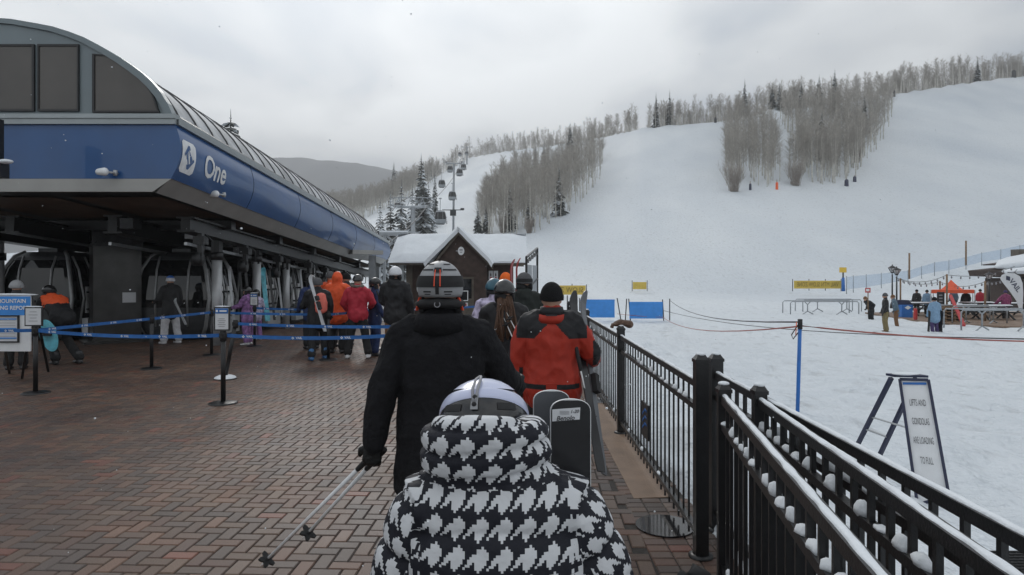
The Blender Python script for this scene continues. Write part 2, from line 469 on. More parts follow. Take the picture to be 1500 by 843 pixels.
# far mountain across the valley
mk('mountain_forest', (.085, .09, .095), .95, 0, .3, .006)  # forest colour lightened to stand in for part of the distance haze
mb = B('mountain_forest')
MX = [-900, -200, 200, 350, 410, 440, 480, 520, 560, 600, 660, 760, 900, 1200]
MP = [300, 262, 248, 240, 233, 232, 236, 241, 247, 254, 262, 285, 320, 380]
def mtn(u, v):
    px = -900+2100*u; Y = 1500+500*v
    t = np.interp(px, MX, MP); top = CH+(HOR-t)/F*2000
    z = -25+(top+25)*(S(v)*.5+.5*v); X = X_(px, Y)
    return (X, Y, z+6*fbm(X, Y, 90, 4)+10*fbm(X, Y, 300, 2)*v)
mb.grid(mtn, 260, 40)
mb.grid(lambda u, v: (mtn(u, 1)[0]*(1+.4*v), 2000+800*v, mtn(u, 1)[2]*(1-v)-30*v), 260, 6)
struct(mb.build('hills', fixn=False))
mb = B('snow_ground')
def patch(cx, w, y0, y1):
    pts = []
    for k in range(14):
        a = 2*math.pi*k/14; q = mtn((cx+w*math.cos(a)*(1+.3*math.sin(3*a))+900)/2100, (y0+y1)/2+(y1-y0)/2*math.sin(a)); pts.append((q[0], q[1]-6, q[2]+6))
    mb.add(pts, [tuple(range(14))])
patch(458, 6, .78, .9) if False else None

# ------------------------------------------------------------ brick plaza
def paving():
    W, L, J = .0975, .195, .0035
    rn = random.Random(3)
    pal = [(.135, .075, .052), (.10, .072, .058), (.078, .064, .058), (.115, .083, .062), (.155, .095, .068), (.066, .060, .058), (.095, .06, .05), (.19, .07, .05), (.13, .10, .08)]
    mean = [sum(c[i] for c in pal)/len(pal) for i in range(3)]; pal = [tuple((c[i]*.68+mean[i]*.32)*(1.06, .95, .86)[i] for i in range(3)) for c in pal]
    wt = [3, 4, 4, 4, 2.4, 3, 3, .6, 2]
    V = []; Fc = []; C = []
    ca, sa = math.cos(R(-2.5)), math.sin(R(-2.5))
    def brick(x0, y0, x1, y1, rot=True):
        cxm, cym = (x0+x1)/2, (y0+y1)/2
        def T(x, y): return (x*ca-y*sa, x*sa+y*ca) if rot else (x, y)
        qx, qy = T(cxm, cym)
        if rot and qx > .86: return
        h = rn.uniform(-.0015, .0015); b = .0065
        tilt = (rn.uniform(-.006, .006), rn.uniform(-.006, .006))
        x0 += J; y0 += J; x1 -= J; y1 -= J
        o = len(V)
        for (dx, dz) in ((0, -.014), (0, -.006), (b, 0)):
            for x, y in ((x0+dx, y0+dx), (x1-dx, y0+dx), (x1-dx, y1-dx), (x0+dx, y1-dx)):
                X, Y = T(x, y); V.append((X, Y, dz+h+(x-cxm)*tilt[0]+(y-cym)*tilt[1]))
        for k in range(2):
            for i in range(4): Fc.append((o+4*k+i, o+4*k+(i+1) % 4, o+4*k+4+(i+1) % 4, o+4*k+4+i))
        Fc.append((o+8, o+9, o+10, o+11))
        c = rn.choices(pal, wt)[0]; v = rn.uniform(.82, 1.18)
        C.append(tuple(q*v for q in c)+(1,))
    for i in range(-205, 13):
        for j in range(17, 252):
            x, y = i*W, j*W
            if x < -2.2-.92*y: continue
            m = (i-j) % 4
            if m == 0: brick(x, y, x+L, y+W)
            elif m == 3: brick(x, y, x+W, y+L)
    # aligned courses beside the railing
    for j in range(13, 247):
        y = j*W
        if j % 26 == 3:
            brick(.86, y, 1.0, y+W, False); brick(1.0, y, 1.21, y+W, False); brick(1.21, y, 1.42, y+W, False)
            continue
        for k in range(4):
            x = .86+k*.145
            if 5.0 < y < 8.9 and x > .93: continue
            brick(x, y, x+.145, y+W, False)
    me = bpy.data.meshes.new('plaza_paving'); me.from_pydata(V, [], Fc); me.materials.append(M['clay_paver'])
    ca_ = me.color_attributes.new('Tint', 'FLOAT_COLOR', 'CORNER')
    arr = np.repeat(np.array(C, dtype=np.float32), 36, axis=0).ravel()
    ca_.data.foreach_set('color', arr)
    ob = bpy.data.objects.new('plaza_paving', me); col.objects.link(ob); struct(ob)
paving()
mb = B('joint_sand'); mb.grid(lambda u, v: (-45+46.45*u, -12+36*v, -.009), 40, 30)
struct(mb.build('plaza_ground', fixn=False))
mb = B('sandstone'); mb.prism([(.95, 5.06, -.004), (1.30, 5.1, -.004), (1.30, 8.8, -.004), (.98, 8.8, -.004)], (0, 0, .006)); struct(mb.build('pavement_strip'))

# ------------------------------------------------------------ trees
def spike(V, Fs, a, b, r, mi, MI, n=3):
    a = Vector(a); b = Vector(b); t = (b-a).normalized(); x = t.orthogonal().normalized(); y = t.cross(x)
    o = len(V)
    for k in range(n):
        q = 2*math.pi*k/n; V.append(tuple(a+x*r*math.cos(q)+y*r*math.sin(q)))
    V.append(tuple(b))
    for k in range(n): Fs.append((o+k, o+(k+1) % n, o+n)); MI.append(mi)
def aspen(seed, H, nb, ns, tr=.012):
    rn = random.Random(seed); tv, tf, tm = [], [], []; cv, cf, cm = [], [], []
    pts = [Vector((0, 0, -.6))]
    lean = Vector((rn.uniform(-.03, .03), rn.uniform(-.03, .03), 0))
    for k in range(1, 7): pts.append(Vector((0, 0, H*k/6))+lean*H*k/6+Vector((rn.uniform(-.12, .12), rn.uniform(-.12, .12), 0)))
    mb = MB(); mb.m('aspen_bark'); mb.loft(pts, [.19*H/15*(1-.155*i) for i in range(7)], 6, caps=False)
    def at(h):
        f = h/H*6; i = min(5, int(f)); return pts[i].lerp(pts[i+1], f-i) if i else pts[0].lerp(pts[1], f)
    for k in range(nb):
        h = H*(.34+.64*rn.random()**.8); a = rn.uniform(0, 2*math.pi); up = rn.uniform(.55, 1.5)
        ln = (H-h)*.33+rn.uniform(.5, 1.5); d = Vector((math.cos(a), math.sin(a), up)).normalized()
        p = at(h); q = p+d*ln
        spike(cv, cf, p, q, tr*2.6, 0, cm)
        for j in range(ns):
            f = rn.uniform(.2, 1); p2 = p.lerp(q, f); a2 = rn.uniform(0, 6.28)
            d2 = (d+Vector((math.cos(a2)*.8, math.sin(a2)*.8, rn.uniform(0, .8)))).normalized()
            spike(cv, cf, p2, p2+d2*rn.uniform(.4, 1.1), tr*1.5, 0, cm)
    me = bpy.data.meshes.new('crown'); me.from_pydata(cv, [], cf); me.materials.append(M['aspen_twig'])
    return mb.mesh('trunk'), me
def spruce(seed, H, rad, m='spruce', layers=30, snow=.35, pw=.85):
    rn = random.Random(seed)
    tb = MB(); tb.m('bark'); tb.loft([(0, 0, -.5), (0, 0, H*.97)], [.02*H, .01], 6, caps=False)
    cb = MB(); cb.m(m); cb.m('snow'); cb.m(m)
    for L in range(layers):
        f = L/(layers-1); z = H*(.08+.9*f); r = rad*(1-f)**pw*rn.uniform(.7, 1.15)+.08
        n = int(7+9*(1-f))
        for k in range(n):
            a = rn.uniform(0, 2*math.pi); rr = r*rn.uniform(.65, 1.15); w = rr*.30+.06; dr = rr*rn.uniform(.25, .5)
            d = Vector((math.cos(a), math.sin(a), 0)); s_ = Vector((-d.y, d.x, 0)); c = Vector((0, 0, z))
            tip = c+d*rr-Vector((0, 0, dr)); md = c+d*rr*.55-Vector((0, 0, dr*.3))
            cb.m('snow' if rn.random() < snow else m)
            cb.add([c+Vector((0, 0, .06)), md+s_*w, tip, md-s_*w, md-Vector((0, 0, .14*rr+.05))], [(0, 1, 2), (0, 2, 3), (0, 3, 4), (0, 4, 1), (1, 4, 2), (4, 3, 2)], False)
    cb.m(m); cb.loft([(0, 0, H*.9), (0, 0, H*1.03)], [.07, .01], 5, caps=False)
    return tb.mesh('trunk'), cb.mesh('crown')
def plant_tree(meshes, loc, s, rz, name, label, cat, group):
    o = thing(name, label, cat, loc, group); o.scale = (s[0], s[0], s[1]); o.rotation_euler = (0, 0, rz)
    for nm, me in zip(('trunk', 'crown'), meshes):
        c = bpy.data.objects.new(nm, me); col.objects.link(c); c.parent = o
    return o
ASP = [aspen(20+i, 15, 70, 6, .014) for i in range(7)]
ASPL = [aspen(70+i, 15, 42, 4, .022) for i in range(4)]
SPR = [spruce(5+i, 10, 2.1, snow=.22) for i in range(4)]; SPF = [spruce(35+i, 10, 2.3, 'frosted_spruce', snow=.38) for i in range(3)]
rt = random.Random(11)
def inpoly(x, y, pl):
    c = False; j = len(pl)-1
    for i in range(len(pl)):
        if (pl[i][1] > y) != (pl[j][1] > y) and x < (pl[j][0]-pl[i][0])*(y-pl[i][1])/(pl[j][1]-pl[i][1])+pl[i][0]: c = not c
        j = i
    return c
stuff_inst = []                            # (mesh index, loc, scale, rot) of the far wood that reads as one mass
def wood(poly, n, nthing, label, group, hm=(.8, 1.15), y0=60):
    xs = [p[0] for p in poly]; ys = [p[1] for p in poly]; got = []
    tries = 0
    while len(got) < n and tries < n*30:
        tries += 1
        x = rt.uniform(min(xs), max(xs)); y = rt.uniform(min(ys), max(ys))
        if not inpoly(x, y, poly): continue
        g = ray_ground(x, y, y0)
        if g is None: continue
        got.append(g)
    got.sort(key=lambda g: g.y)
    for i, g in enumerate(got):
        h = rt.uniform(*hm)
        if i < nthing: plant_tree(rt.choice(ASP), g, (h*rt.uniform(.85, 1.2), h), rt.uniform(0, 6.28), 'aspen_tree', label, 'tree', group)
        else: stuff_inst.append((rt.randrange(4), g, h, rt.uniform(0, 6.28)))
def ridge_wood(xa, xb, n, nthing, label, group, depth=60, hm=(.6, .9)):
    for i in range(n):
        px = rt.uniform(xa, xb); yr = float(np.interp(px, RT_X, RT_Y))*1.0+rt.uniform(0, depth); X = X_(px, yr)
        g = Vector((X, yr, terrain_z(X, yr)-.3)); h = rt.uniform(*hm)
        if i < nthing: plant_tree(rt.choice(ASP), g, (h, h), rt.uniform(0, 6.28), 'aspen_tree', label, 'tree', group)
        else: stuff_inst.append((rt.randrange(4), g, h, rt.uniform(0, 6.28)))
# polygons of tree BASES in the photograph
wood([(697, 338), (712, 300), (740, 268), (800, 240), (862, 222), (884, 232), (880, 262), (858, 290), (825, 318), (780, 345), (700, 345)], 560, 110,
     'bare grey aspen in the long grove beside the gondola run', 'aspens in the long grove beside the gondola run', (.5, .95))
wood([(1062, 278), (1060, 215), (1063, 185), (1120, 182), (1142, 225), (1143, 268), (1120, 277), (1090, 272)], 190, 55,
     'bare grey aspen in the narrow grove left of the snow chute', 'aspens in the narrow grove left of the snow chute', (.48, .92))
wood([(1150, 262), (1168, 250), (1158, 205), (1140, 175), (1180, 170), (1240, 162), (1308, 156), (1306, 190), (1290, 215), (1268, 240), (1252, 262), (1215, 274)], 430, 85,
     'bare grey aspen in the broad grove right of the snow chute', 'aspens in the broad grove right of the snow chute', (.5, .95))
wood([(480, 332), (530, 322), (580, 304), (640, 264), (634, 252), (570, 288), (500, 305), (400, 345), (400, 352)], 330, 40,
     'bare aspen in the wood on the left skyline beyond the station', 'aspens on the left skyline beyond the station', (.7, 1.0))
ridge_wood(380, 640, 320, 0, '', '', 50, (.8, 1.15))
ridge_wood(590, 700, 170, 0, '', '', 60, (.7, 1.05))
ridge_wood(700, 935, 700, 0, '', '', 70, (.55, .85))
ridge_wood(950, 1140, 380, 0, '', '', 40, (.55, .8))
ridge_wood(1130, 1320, 460, 0, '', '', 50, (.65, .85))
ridge_wood(1310, 1560, 640, 10, 'bare aspen standing along the upper right skyline', 'aspens along the upper right skyline', 50, (.72, .95))
def merge(inst, temps, name):
    VV, FF, MI = [], [], []; off = 0
    data = []
    for tm, cm in temps:
        v = []; f3 = []; mi = []
        for k, me in enumerate((tm, cm)):
            b = len(v)
            me.calc_loop_triangles(); v += [tuple(q.co) for q in me.vertices]
            f3 += [tuple(b+i for i in t.vertices) for t in me.loop_triangles]; mi += [k]*len(me.loop_triangles)
        data.append((np.array(v), np.array(f3), np.array(mi)))
    for k, g, h, rz in inst:
        v, f, mi = data[k]; c, s_ = math.cos(rz), math.sin(rz)
        q = np.empty_like(v); q[:, 0] = (v[:, 0]*c-v[:, 1]*s_)*h+g[0]; q[:, 1] = (v[:, 0]*s_+v[:, 1]*c)*h+g[1]; q[:, 2] = v[:, 2]*h+g[2]
        VV.append(q); FF.append(f+off); MI.append(mi); off += len(v)
    V = np.concatenate(VV).astype(np.float32); Fq = np.concatenate(FF).astype(np.int32); MI = np.concatenate(MI).astype(np.int32)
    me = bpy.data.meshes.new(name); me.vertices.add(len(V)); me.vertices.foreach_set('co', V.ravel())
    me.loops.add(len(Fq)*3); me.loops.foreach_set('vertex_index', Fq.ravel())
    me.polygons.add(len(Fq)); me.polygons.foreach_set('loop_start', np.arange(0, len(Fq)*3, 3, dtype=np.int32)); 
    me.materials.append(M['aspen_bark']); me.materials.append(M['aspen_twig'])
    me.polygons.foreach_set('material_index', MI); me.update(calc_edges=True); me.validate()
    ob = bpy.data.objects.new(name, me); col.objects.link(ob)
    tag(ob, 'far leafless aspen wood massed along the ridges and filling the groves', None, kind='stuff')
merge(stuff_inst, ASPL, 'aspen_wood')
# spruces: (base px, base py, height px, label)
SP = [(617, 338, 92, 'tall snowy spruce behind the near gondola tower'), (637, 328, 62, 'narrow spruce right of the near gondola tower, by the lowest cabin'),
      (629, 262, 26, 'small dark spruce at the top of the left wood'), (577, 285, 44, 'dark pointed spruce standing alone above the left skyline'),
      (835, 232, 46, 'tall dark spruce near the top of the long aspen grove'), (784, 244, 30, 'small spruce at the upper left of the long grove'),
      (797, 238, 28, 'small spruce beside the tall one in the long grove'), (747, 335, 58, 'dark spruce low in the long aspen grove behind the hut roof'),
      (776, 328, 42, 'smaller dark spruce right of the low one in the grove'), (819, 312, 60, 'spruce on the right side of the long aspen grove'),
      (700, 345, 42, 'spruce at the lower left edge of the long grove'), (712, 338, 36, 'smaller spruce at the lower left edge of the long grove'),
      (1091, 172, 46, 'pointed spruce rising above the narrow grove'), (1142, 162, 34, 'small spruce on the ridge right of the snow chute top'),
      (1131, 160, 30, 'small spruce on the ridge at the snow chute top'), (1174, 160, 32, 'small spruce left of the taller pair on the ridge'),
      (1200, 162, 42, 'middle ridge spruce of the three above the broad grove'), (1223, 160, 52, 'tallest broad spruce on the ridge above the broad grove'),
      (1204, 232, 60, 'dark spruce inside the broad grove'), (1266, 196, 50, 'dark spruce at the upper right of the broad grove'), (1432, 117, 30, 'small spruce in the upper right skyline wood'),
      (961, 184, 44, 'isolated ragged spruce on the ridge in the middle'), (981, 183, 45, 'isolated tall thin tree beside the ragged spruce on the ridge')]
for i, (px, py, hp, lb) in enumerate(SP):
    g = ray_ground(px, py+(5 if 690 < px < 900 or 1200 < px < 1270 else 0), 60); hp *= 1.2
    if g is None:
        yr = float(np.interp(px, RT_X, RT_Y)); g = Vector((X_(px, yr+4), yr+4, terrain_z(X_(px, yr+4), yr+4)))
    H = hp/F*g.y; s_ = H/10
    wd = .62 if i in (1, 12, 21, 22) else .85
    o = plant_tree(SPR[i % 4], g, (s_*wd, s_), i*1.3, 'spruce_tree', lb, 'tree', 'spruces on the ski hill')
for i, (px, hp, Y, lb) in enumerate([(572, 62, 95, 'leftmost of the frosted trees behind the near gondola tower'), (588, 78, 100, 'frosted tree just left of the near gondola tower'), (604, 70, 112, 'frosted tree directly behind the near gondola tower'), (620, 104, 104, 'largest frosted tree, just right of the near gondola tower'), (628, 74, 120, 'frosted tree at the right end of the clump by the near tower'), (557, 50, 90, 'small frosted tree at the left end of the clump by the station end')]):
    X = X_(px, Y); g = Vector((X, Y, terrain_z(X, Y))); H = (hp+max(0, 0))/F*Y; top = CH+(HOR-(345-hp))/F*Y; s_ = (top-g.z)/10
    plant_tree(SPF[i % 3], g, (s_*.8, s_), i*2.1, 'spruce_tree', lb, 'tree', 'frosted trees by the near tower')
# frosted spruce whose top shows over the station roof
g = Vector((X_(338, 46), 46, -.3)); fs_ = spruce(77, 13.4, 2.6, 'frosted_spruce', 34, .3, .42)
plant_tree(fs_, g, (1, 1), 0, 'spruce_tree', 'sparse frosted spruce top showing over the station roof', 'tree', None)
# shrubs on the slope and behind the station
def shrub(seed, H, n, w=.55):
    rn = random.Random(seed); V, Fs, MI = [], [], []
    for k in range(n):
        a = rn.uniform(0, 6.28); d = Vector((math.cos(a)*rn.uniform(.1, w), math.sin(a)*rn.uniform(.1, w), 1)).normalized()
        p = Vector((rn.uniform(-.12, .12)*H, rn.uniform(-.12, .12)*H, -.1)); q = p+d*H*rn.uniform(.6, 1)
        spike(V, Fs, p, q, .012*H**.5, 0, MI)
        for j in range(5):
            f = rn.uniform(.3, .95); p2 = p.lerp(q, f); spike(V, Fs, p2, p2+(d+Vector((rn.uniform(-.6, .6), rn.uniform(-.6, .6), .2))).normalized()*H*.22, .007*H**.5, 0, MI)
    me = bpy.data.meshes.new('shrub'); me.from_pydata(V, [], Fs); me.materials.append(M['dry_shrub']); return me
SH = [shrub(i, 6, 150) for i in range(3)]
for i, (px, py, hp, lb) in enumerate([(1075, 281, 48, 'rounded bare shrub at the foot of the narrow grove'), (1165, 272, 44, 'fan shaped bare shrub at the lower left of the broad grove'),
                      (1255, 240, 30, 'bare shrub on the right edge of the broad grove'), 
                      (737, 342, 30, 'bare shrub at the foot of the long grove'), (775, 342, 28, 'low bare shrub right of the spruce in the long grove')]):
    g = ray_ground(px, py, 60); s_ = hp/F*g.y/6
    o = bpy.data.objects.new('bare_shrub', SH[i % 3]); col.objects.link(o); o.location = g; o.scale = (s_,)*3; tag(o, lb, 'shrub', 'bare shrubs on the ski hill')
# ------------------------------------------------------------ lift station
def ST(px, py, Y=12.0):
    p = P(px, py, Y); return p
XC = -9.9; Y0s, Y1s = 12.0, 32.7
def dz(Y): return -.0605*(Y-12)
st = thing('lift_station', 'long blue and grey lift terminal with arched ribbed roof and a One sign', 'building', (XC, 12, 0))
arch_px = [(0, 28), (20, 29.5), (40, 33), (60, 36.5), (80, 40.5), (104, 48), (125, 56), (146, 67), (162, 76), (178, 85.5), (195, 97), (211, 109), (224, 121), (236, 135), (247, 152), (257, 174)]
right = [ST(*q) for q in arch_px]; right = [(XC, right[0].z+.03)]+[(p.x, p.z) for p in right]
left = [(2*XC-x, z) for x, z in right[1:]][::-1]
arch = left+right                             # left foot ... apex ... right foot
zt = ST(0, 183).z; zb = ST(0, 262).z; zs = ST(0, 281).z; xr = right[-1][0]; xl = arch[0][0]
# gable plate (grey), slightly thick
mb = B('frame_grey'); mb.prism([(x, 12.0, z) for x, z in arch]+[(xr, 12.0, ST(0, 168).z), (xl, 12.0, ST(0, 168).z)], (0, .12, 0)); mb.build('front_gable', st)
mb = B('frame_grey')                          # raised rim along the arch
ia = [(XC+(x-XC)*.972, z-.09) for x, z in arch]
for i in range(len(arch)-1):
    mb.prism([(arch[i][0], 11.95, arch[i][1]), (arch[i+1][0], 11.95, arch[i+1][1]), (ia[i+1][0], 11.95, ia[i+1][1]), (ia[i][0], 11.95, ia[i][1])], (0, .047, 0))
mb.build('gable_rim', st)
mb = B('trim_light'); mb.bbox((xl-.03, 11.93, ST(0, 183).z), (xr+.03, 12.12, ST(0, 168).z)); mb.bbox((xl-.05, 11.90, ST(0, 175).z), (xr+.05, 11.93, ST(0, 172).z)); mb.build('front_trim', st)
def window(poly, mull=None):
    f = MB(); f.m('black_metal'); c = (sum(p[0] for p in poly)/len(poly), sum(p[1] for p in poly)/len(poly))
    n = len(poly)
    def ins(p, d):
        v = Vector((c[0]-p[0], c[1]-p[1])); return (p[0]+math.copysign(min(d, abs(v.x)), v.x), p[1]+math.copysign(min(d, abs(v.y)), v.y))
    inner = [(c[0]+(p[0]-c[0])*.93, c[1]+(p[1]-c[1])*.94) for p in poly]
    for i in range(n):
        a, b = poly[i], poly[(i+1) % n]; ai, bi = inner[i], inner[(i+1) % n]
        f.prism([(a[0], 11.955, a[1]), (b[0], 11.955, b[1]), (bi[0], 11.955, bi[1]), (ai[0], 11.955, ai[1])], (0, .042, 0))
    o = f.build('window_frame', st)
    g = B('window_glass'); g.prism([(p[0], 11.975, p[1]) for p in inner], (0, .01, 0)); g.build('pane', o)
def pxpoly(l): return [(ST(*q).x, ST(*q).z) for q in l]
window(pxpoly([(-36, 66), (52, 66), (52, 164), (-36, 164)]))
window(pxpoly([(57, 66), (117, 66), (117, 164), (57, 164)]))
window(pxpoly([(-102, 66), (-42, 66), (-42, 164), (-102, 164)]))
aw = [(137, 166), (137, 80), (152, 81), (166, 84.5), (180, 92), (194, 102), (206, 113), (217, 126), (227, 142), (235, 166)]
window(pxpoly(aw)); window([(2*XC-x, z) for x, z in pxpoly(aw)])
# blue fascia, bulging
def prof(v):                                  # v 0 bottom .. 1 top : x offset, z
    return (.12*math.sin(math.pi*min(1, v*.96+.04))-.10*(1-v)**2, zb+(zt-zb)*v)
def side(sgn):
    def fn(u, v):
        Y = 12+u*(Y1s-12); q = prof(v); taper = 1-.2*S((u-.62)/.38); t = S((u-.93)/.07)*.0
        x = XC+sgn*((xr-XC)+q[0]); zc = zt+(q[1]-zt)*taper
        return (x, Y, zc+dz(Y))
    return fn
mb = B('station_blue'); mb.grid(side(1), 60, 14); mb.build('side_fascia', st, fixn=False)
mb = B('station_blue'); mb.grid(side(-1), 20, 10); mb.build('side_fascia', st, fixn=False)
mb = B('station_blue'); ps = [prof(i/14) for i in range(15)]
mb.prism([((xr+q[0]), 12.0, q[1]) for q in ps]+[(2*XC-(xr+q[0]), 12.0, q[1]) for q in ps[::-1]], (0, .08, 0)); mb.build('front_fascia', st)
mb = MB(); mb.m('dark_metal')                 # panel joints on the side
for yj in (15.4, 18.8, 22.2, 25.6, 29):
    pts = [Vector(side(1)((yj-12)/(Y1s-12), v/8))+Vector((.003, 0, 0)) for v in range(9)]; mb.tube(pts, .006, 4)
mb.build('panel_joint', st)
# trims along the side
def strip(name, m, pr, y0=12.0, y1=Y1s, n=20):
    mb = B(m)
    def fn(u, v):
        Y = y0+u*(y1-y0); k = v*(len(pr)-1); i = min(len(pr)-2, int(k)); f = k-i
        x = pr[i][0]*(1-f)+pr[i+1][0]*f; z = pr[i][1]*(1-f)+pr[i+1][1]*f; tp = 1-.2*S(((Y-12)/(Y1s-12)-.62)/.38)
        return (x, Y, zt+(z-zt)*(tp if z < zt else 1)+dz(Y))
    mb.grid(fn, n, len(pr)-1, False); return mb.build(name, st, fixn=False)
strip('roof_trim', 'trim_light', [(xr+.0, zt+.005), (xr+.06, zt+.005), (xr+.06, zt+.10), (xr+.03, zt+.10), (xr+.03, zt+.16), (xr-.06, zt+.2)])
strip('gutter', 'black_metal', [(xr-.06, zt+.201), (xr-.10, zt+.26), (xr-.2, zt+.24)])
zs_ = zs
strip('soffit_trim', 'trim_grey', [(xr-.42, zs_+.02), (xr-.36, zs_-.02), (xr-.10, zb-.002), (xr-.07, zb-.002)])
mb = B('trim_grey'); mb.prism([(xl+.42, 12.0, zs_), (xl+.08, 12.0, zb-.003), (xr-.08, 12.0, zb-.003), (xr-.42, 12.0, zs_)], (0, .1, 0)); mb.build('front_soffit_trim', st)
# roof shell + ribs
ro = [(XC+(x-XC)*.985, z-.05) for x, z in arch]
mk('roof_panel', (.44, .45, .46), .7, 0, .35, 1.6, .2, 12)
mk('rib_dark', (.03, .03, .032), .5)
mb = B('roof_panel')
def rf(u, v):
    k = v*(len(ro)-1); i = min(len(ro)-2, int(k)); f = k-i; Y = 12.12+u*(Y1s-12.12); e = 1-.0*u
    x = ro[i][0]*(1-f)+ro[i+1][0]*f; z = ro[i][1]*(1-f)+ro[i+1][1]*f
    cap = math.sqrt(max(0, 1-max(0, (u-.90)/.10)**2)); zz = zt+.1+(z-zt-.1)*(.25+.75*cap)
    return (XC+(x-XC)*(.75+.25*cap), Y, zz+dz(Y))
mb.grid(rf, 40, (len(ro)-1)*2); mb.build('roof_shell', st, fixn=False)
for k in range(28):
    u = .012+k*.0352; pts = []
    for j in range(31):
        p = Vector(rf(u, j/30)); c = Vector((XC, p.y, zt-1)); n = (p-c).normalized(); pts.append(p+n*.012)
    mb = B('rib_dark'); mb.loft(pts, [(.028, .018)]*31, 4, side=(0, 1, 0), caps=False, closed_smooth=False); mb.build('roof_rib', st)
mb = B('snow'); rs = random.Random(4)          # snow streaks lying between ribs
for k in range(27):
    u0 = .012+k*.0352; a0 = rs.uniform(.55, .72); a1 = rs.uniform(.8, .93)
    if rs.random() < .75:
        def sf(u, v, u0=u0, a0=a0, a1=a1):
            p = Vector(rf(u0+.006+u*.024, a0+(a1-a0)*v)); c = Vector((XC, p.y, zt-1)); n = (p-c).normalized()
            return p+n*(.006+.03*math.sin(math.pi*u)*math.sin(math.pi*v))
        mb.grid(sf, 4, 8)
mb.build('roof_snow', st, fixn=False)
mb = B('trim_grey')                           # grey half gutter roof end piece at the far right
mb.bar((-6.35, 25.5, 2.62), (-5.3, 26.2, 2.62), .5, .16); mb.build('side_canopy', st)
# ceiling
zc = lambda Y: zs+dz(Y)-.02
mb = B('black_metal'); mb.grid(lambda u, v: (xl+.4+(xr-xl-.8)*v, 12.1+u*20.4, zc(12.1+u*20.4)+.05), 20, 8, False); mb.build('ceiling', st, fixn=False)
for k in range(6):
    ya = 12.6+k*3.3
    for xa, xb in ((-13.1, -11.2), (-10.9, -8.9), (-8.6, -6.8)):
        m_ = B('soffit_wood'); m_.add([(xa, ya, zc(ya)+.02), (xb, ya, zc(ya)+.02), (xb, ya+2.7, zc(ya+2.7)+.02), (xa, ya+2.7, zc(ya+2.7)+.02)], [(0, 1, 2, 3)]); m_.build('ceiling_panel', st)
    if k == 0: continue
    mb = B('black_metal'); mb.bar((xl+.6, ya+.0, zc(ya)-.08), (xr-.6, ya+.0, zc(ya)-.08), .24, .22); mb.build('cross_beam', st)
for x, h in ((-12.7, .38), (-11.0, .42), (-8.75, .45), (-7.15, .36)):
    mb = B('black_metal'); mb.bar((x, 14.2, zc(14.2)-.28), (x, 32, zc(32)-.28), .2, h*.8); mb.bar((x, 14.2, zc(14.2)-.28+h*.4), (x, 32, zc(32)-.28+h*.4), .4, .04); mb.bar((x, 14.2, zc(14.2)-.28-h*.4), (x, 32, zc(32)-.28-h*.4), .4, .04); mb.build('long_beam', st)
mb = B('steel')
for x in (-7.55, -9.3): mb.bar((x, 15, zc(15)-.62), (x, 32, zc(32)-.62), .07, .07)
mb.build('guide_rail', st)
rs = random.Random(9)
for k in range(7):                           # hanging brackets, sheave boxes and cable loops
    y = 14.6+k*2.5; x = -7.0+rs.uniform(-.1, .1); z0 = zc(y)-.4
    mb = B('black_metal'); mb.bbox((x-.05, y-.06, z0-.55), (x+.05, y+.06, z0)); mb.bbox((x-.12, y-.12, z0-.28), (x+.12, y+.12, z0-.1))
    mb.m('dark_metal'); mb.cyl((x-.16, y, z0-.6), (x+.02, y, z0-.6), .16, n=14)
    mb.tube([(x+.1, y, z0-.05), (x+.22, y+.1, z0-.2), (x+.2, y+.15, z0-.45), (x+.02, y+.1, z0-.5)], .018, 5); mb.build('hanger_bracket', st)
for k in range(9):
    y = 14+k*1.9; mb = B('silver_paint' if k % 2 else 'dark_metal'); x = rs.uniform(-8.3, -7.4); mb.box((x, y, zc(y)-.3), (.28, .34, .22)); mb.build('junction_box', st)
# big column and silver posts
mb = B('column_metal'); g = Vector((-10.40, 17.0, 0)); h = zc(17)
rot = Matrix.Rotation(R(38), 3, 'Z')
mb.box((g.x, g.y, h/2), (1.06, 1.02, h), rot); mb.box((g.x, g.y, .03), (1.5, 1.4, .06), rot)
cl = mb.build('column', st)
mb = B('dark_metal'); mb.box((g.x, g.y, h-.25), (1.12, 1.08, .5), rot)
for k in range(7):
    for sg in (-1, 1):
        q = rot @ Vector((-.48+.16*k, sg*.56, 0)) if sg < 0 else rot @ Vector((-.55, -.48+.16*k, 0)); mb.cyl((g.x+q.x, g.y+q.y, h-.42), (g.x+q.x, g.y+q.y, h-.38), .03, n=6)
mb.build('column_head', cl)
q = rot @ Vector((.25, -.515, 0)); mb = B('paper'); mb.box((g.x+q.x, g.y+q.y, 1.15), (.3, .012, .26), rot); mb.build('notice', cl)
for x, y, r in ((-7.28, 16.0, .12), (-7.28, 18.5, .115), (-7.28, 20.9, .11), (-7.28, 23.6, .11), (-13.2, 16.6, .17)):
    m_ = B('silver_paint'); m_.cyl((x, y, 0), (x, y, 2.15 if x > -12 else 2.6), r, n=18); o = m_.build('post', st)
    m_ = B('black_metal'); m_.box((x, y, zc(y)-.45), (.2, .2, .75)); m_.cyl((x, y, 2.1), (x, y, 2.3), r*1.25, n=14); m_.build('post_head', o)
mb = B('grey_steel'); mb.bbox((-6.75, 31.0, 0), (-6.35, 31.4, 2.1)); mb.build('end_column', st)
mb = B('grey_steel'); mb.bbox((-5.75, 26.0, 0), (-5.5, 26.25, 2.5)); mb.build('end_column', st)
# step along the station
mb = B('joint_sand'); mb.bbox((-13.6, 17.6, 0), (-7.9, 32, .10)); mb.build('platform', st)
mb = B('dark_metal'); mb.bbox((-15.5, 33.2, 0), (-7.7, 33.4, 1.3)); mb.bbox((-17, 17, 0), (-15.2, 30, .7)); mb.build('machinery_base', st)
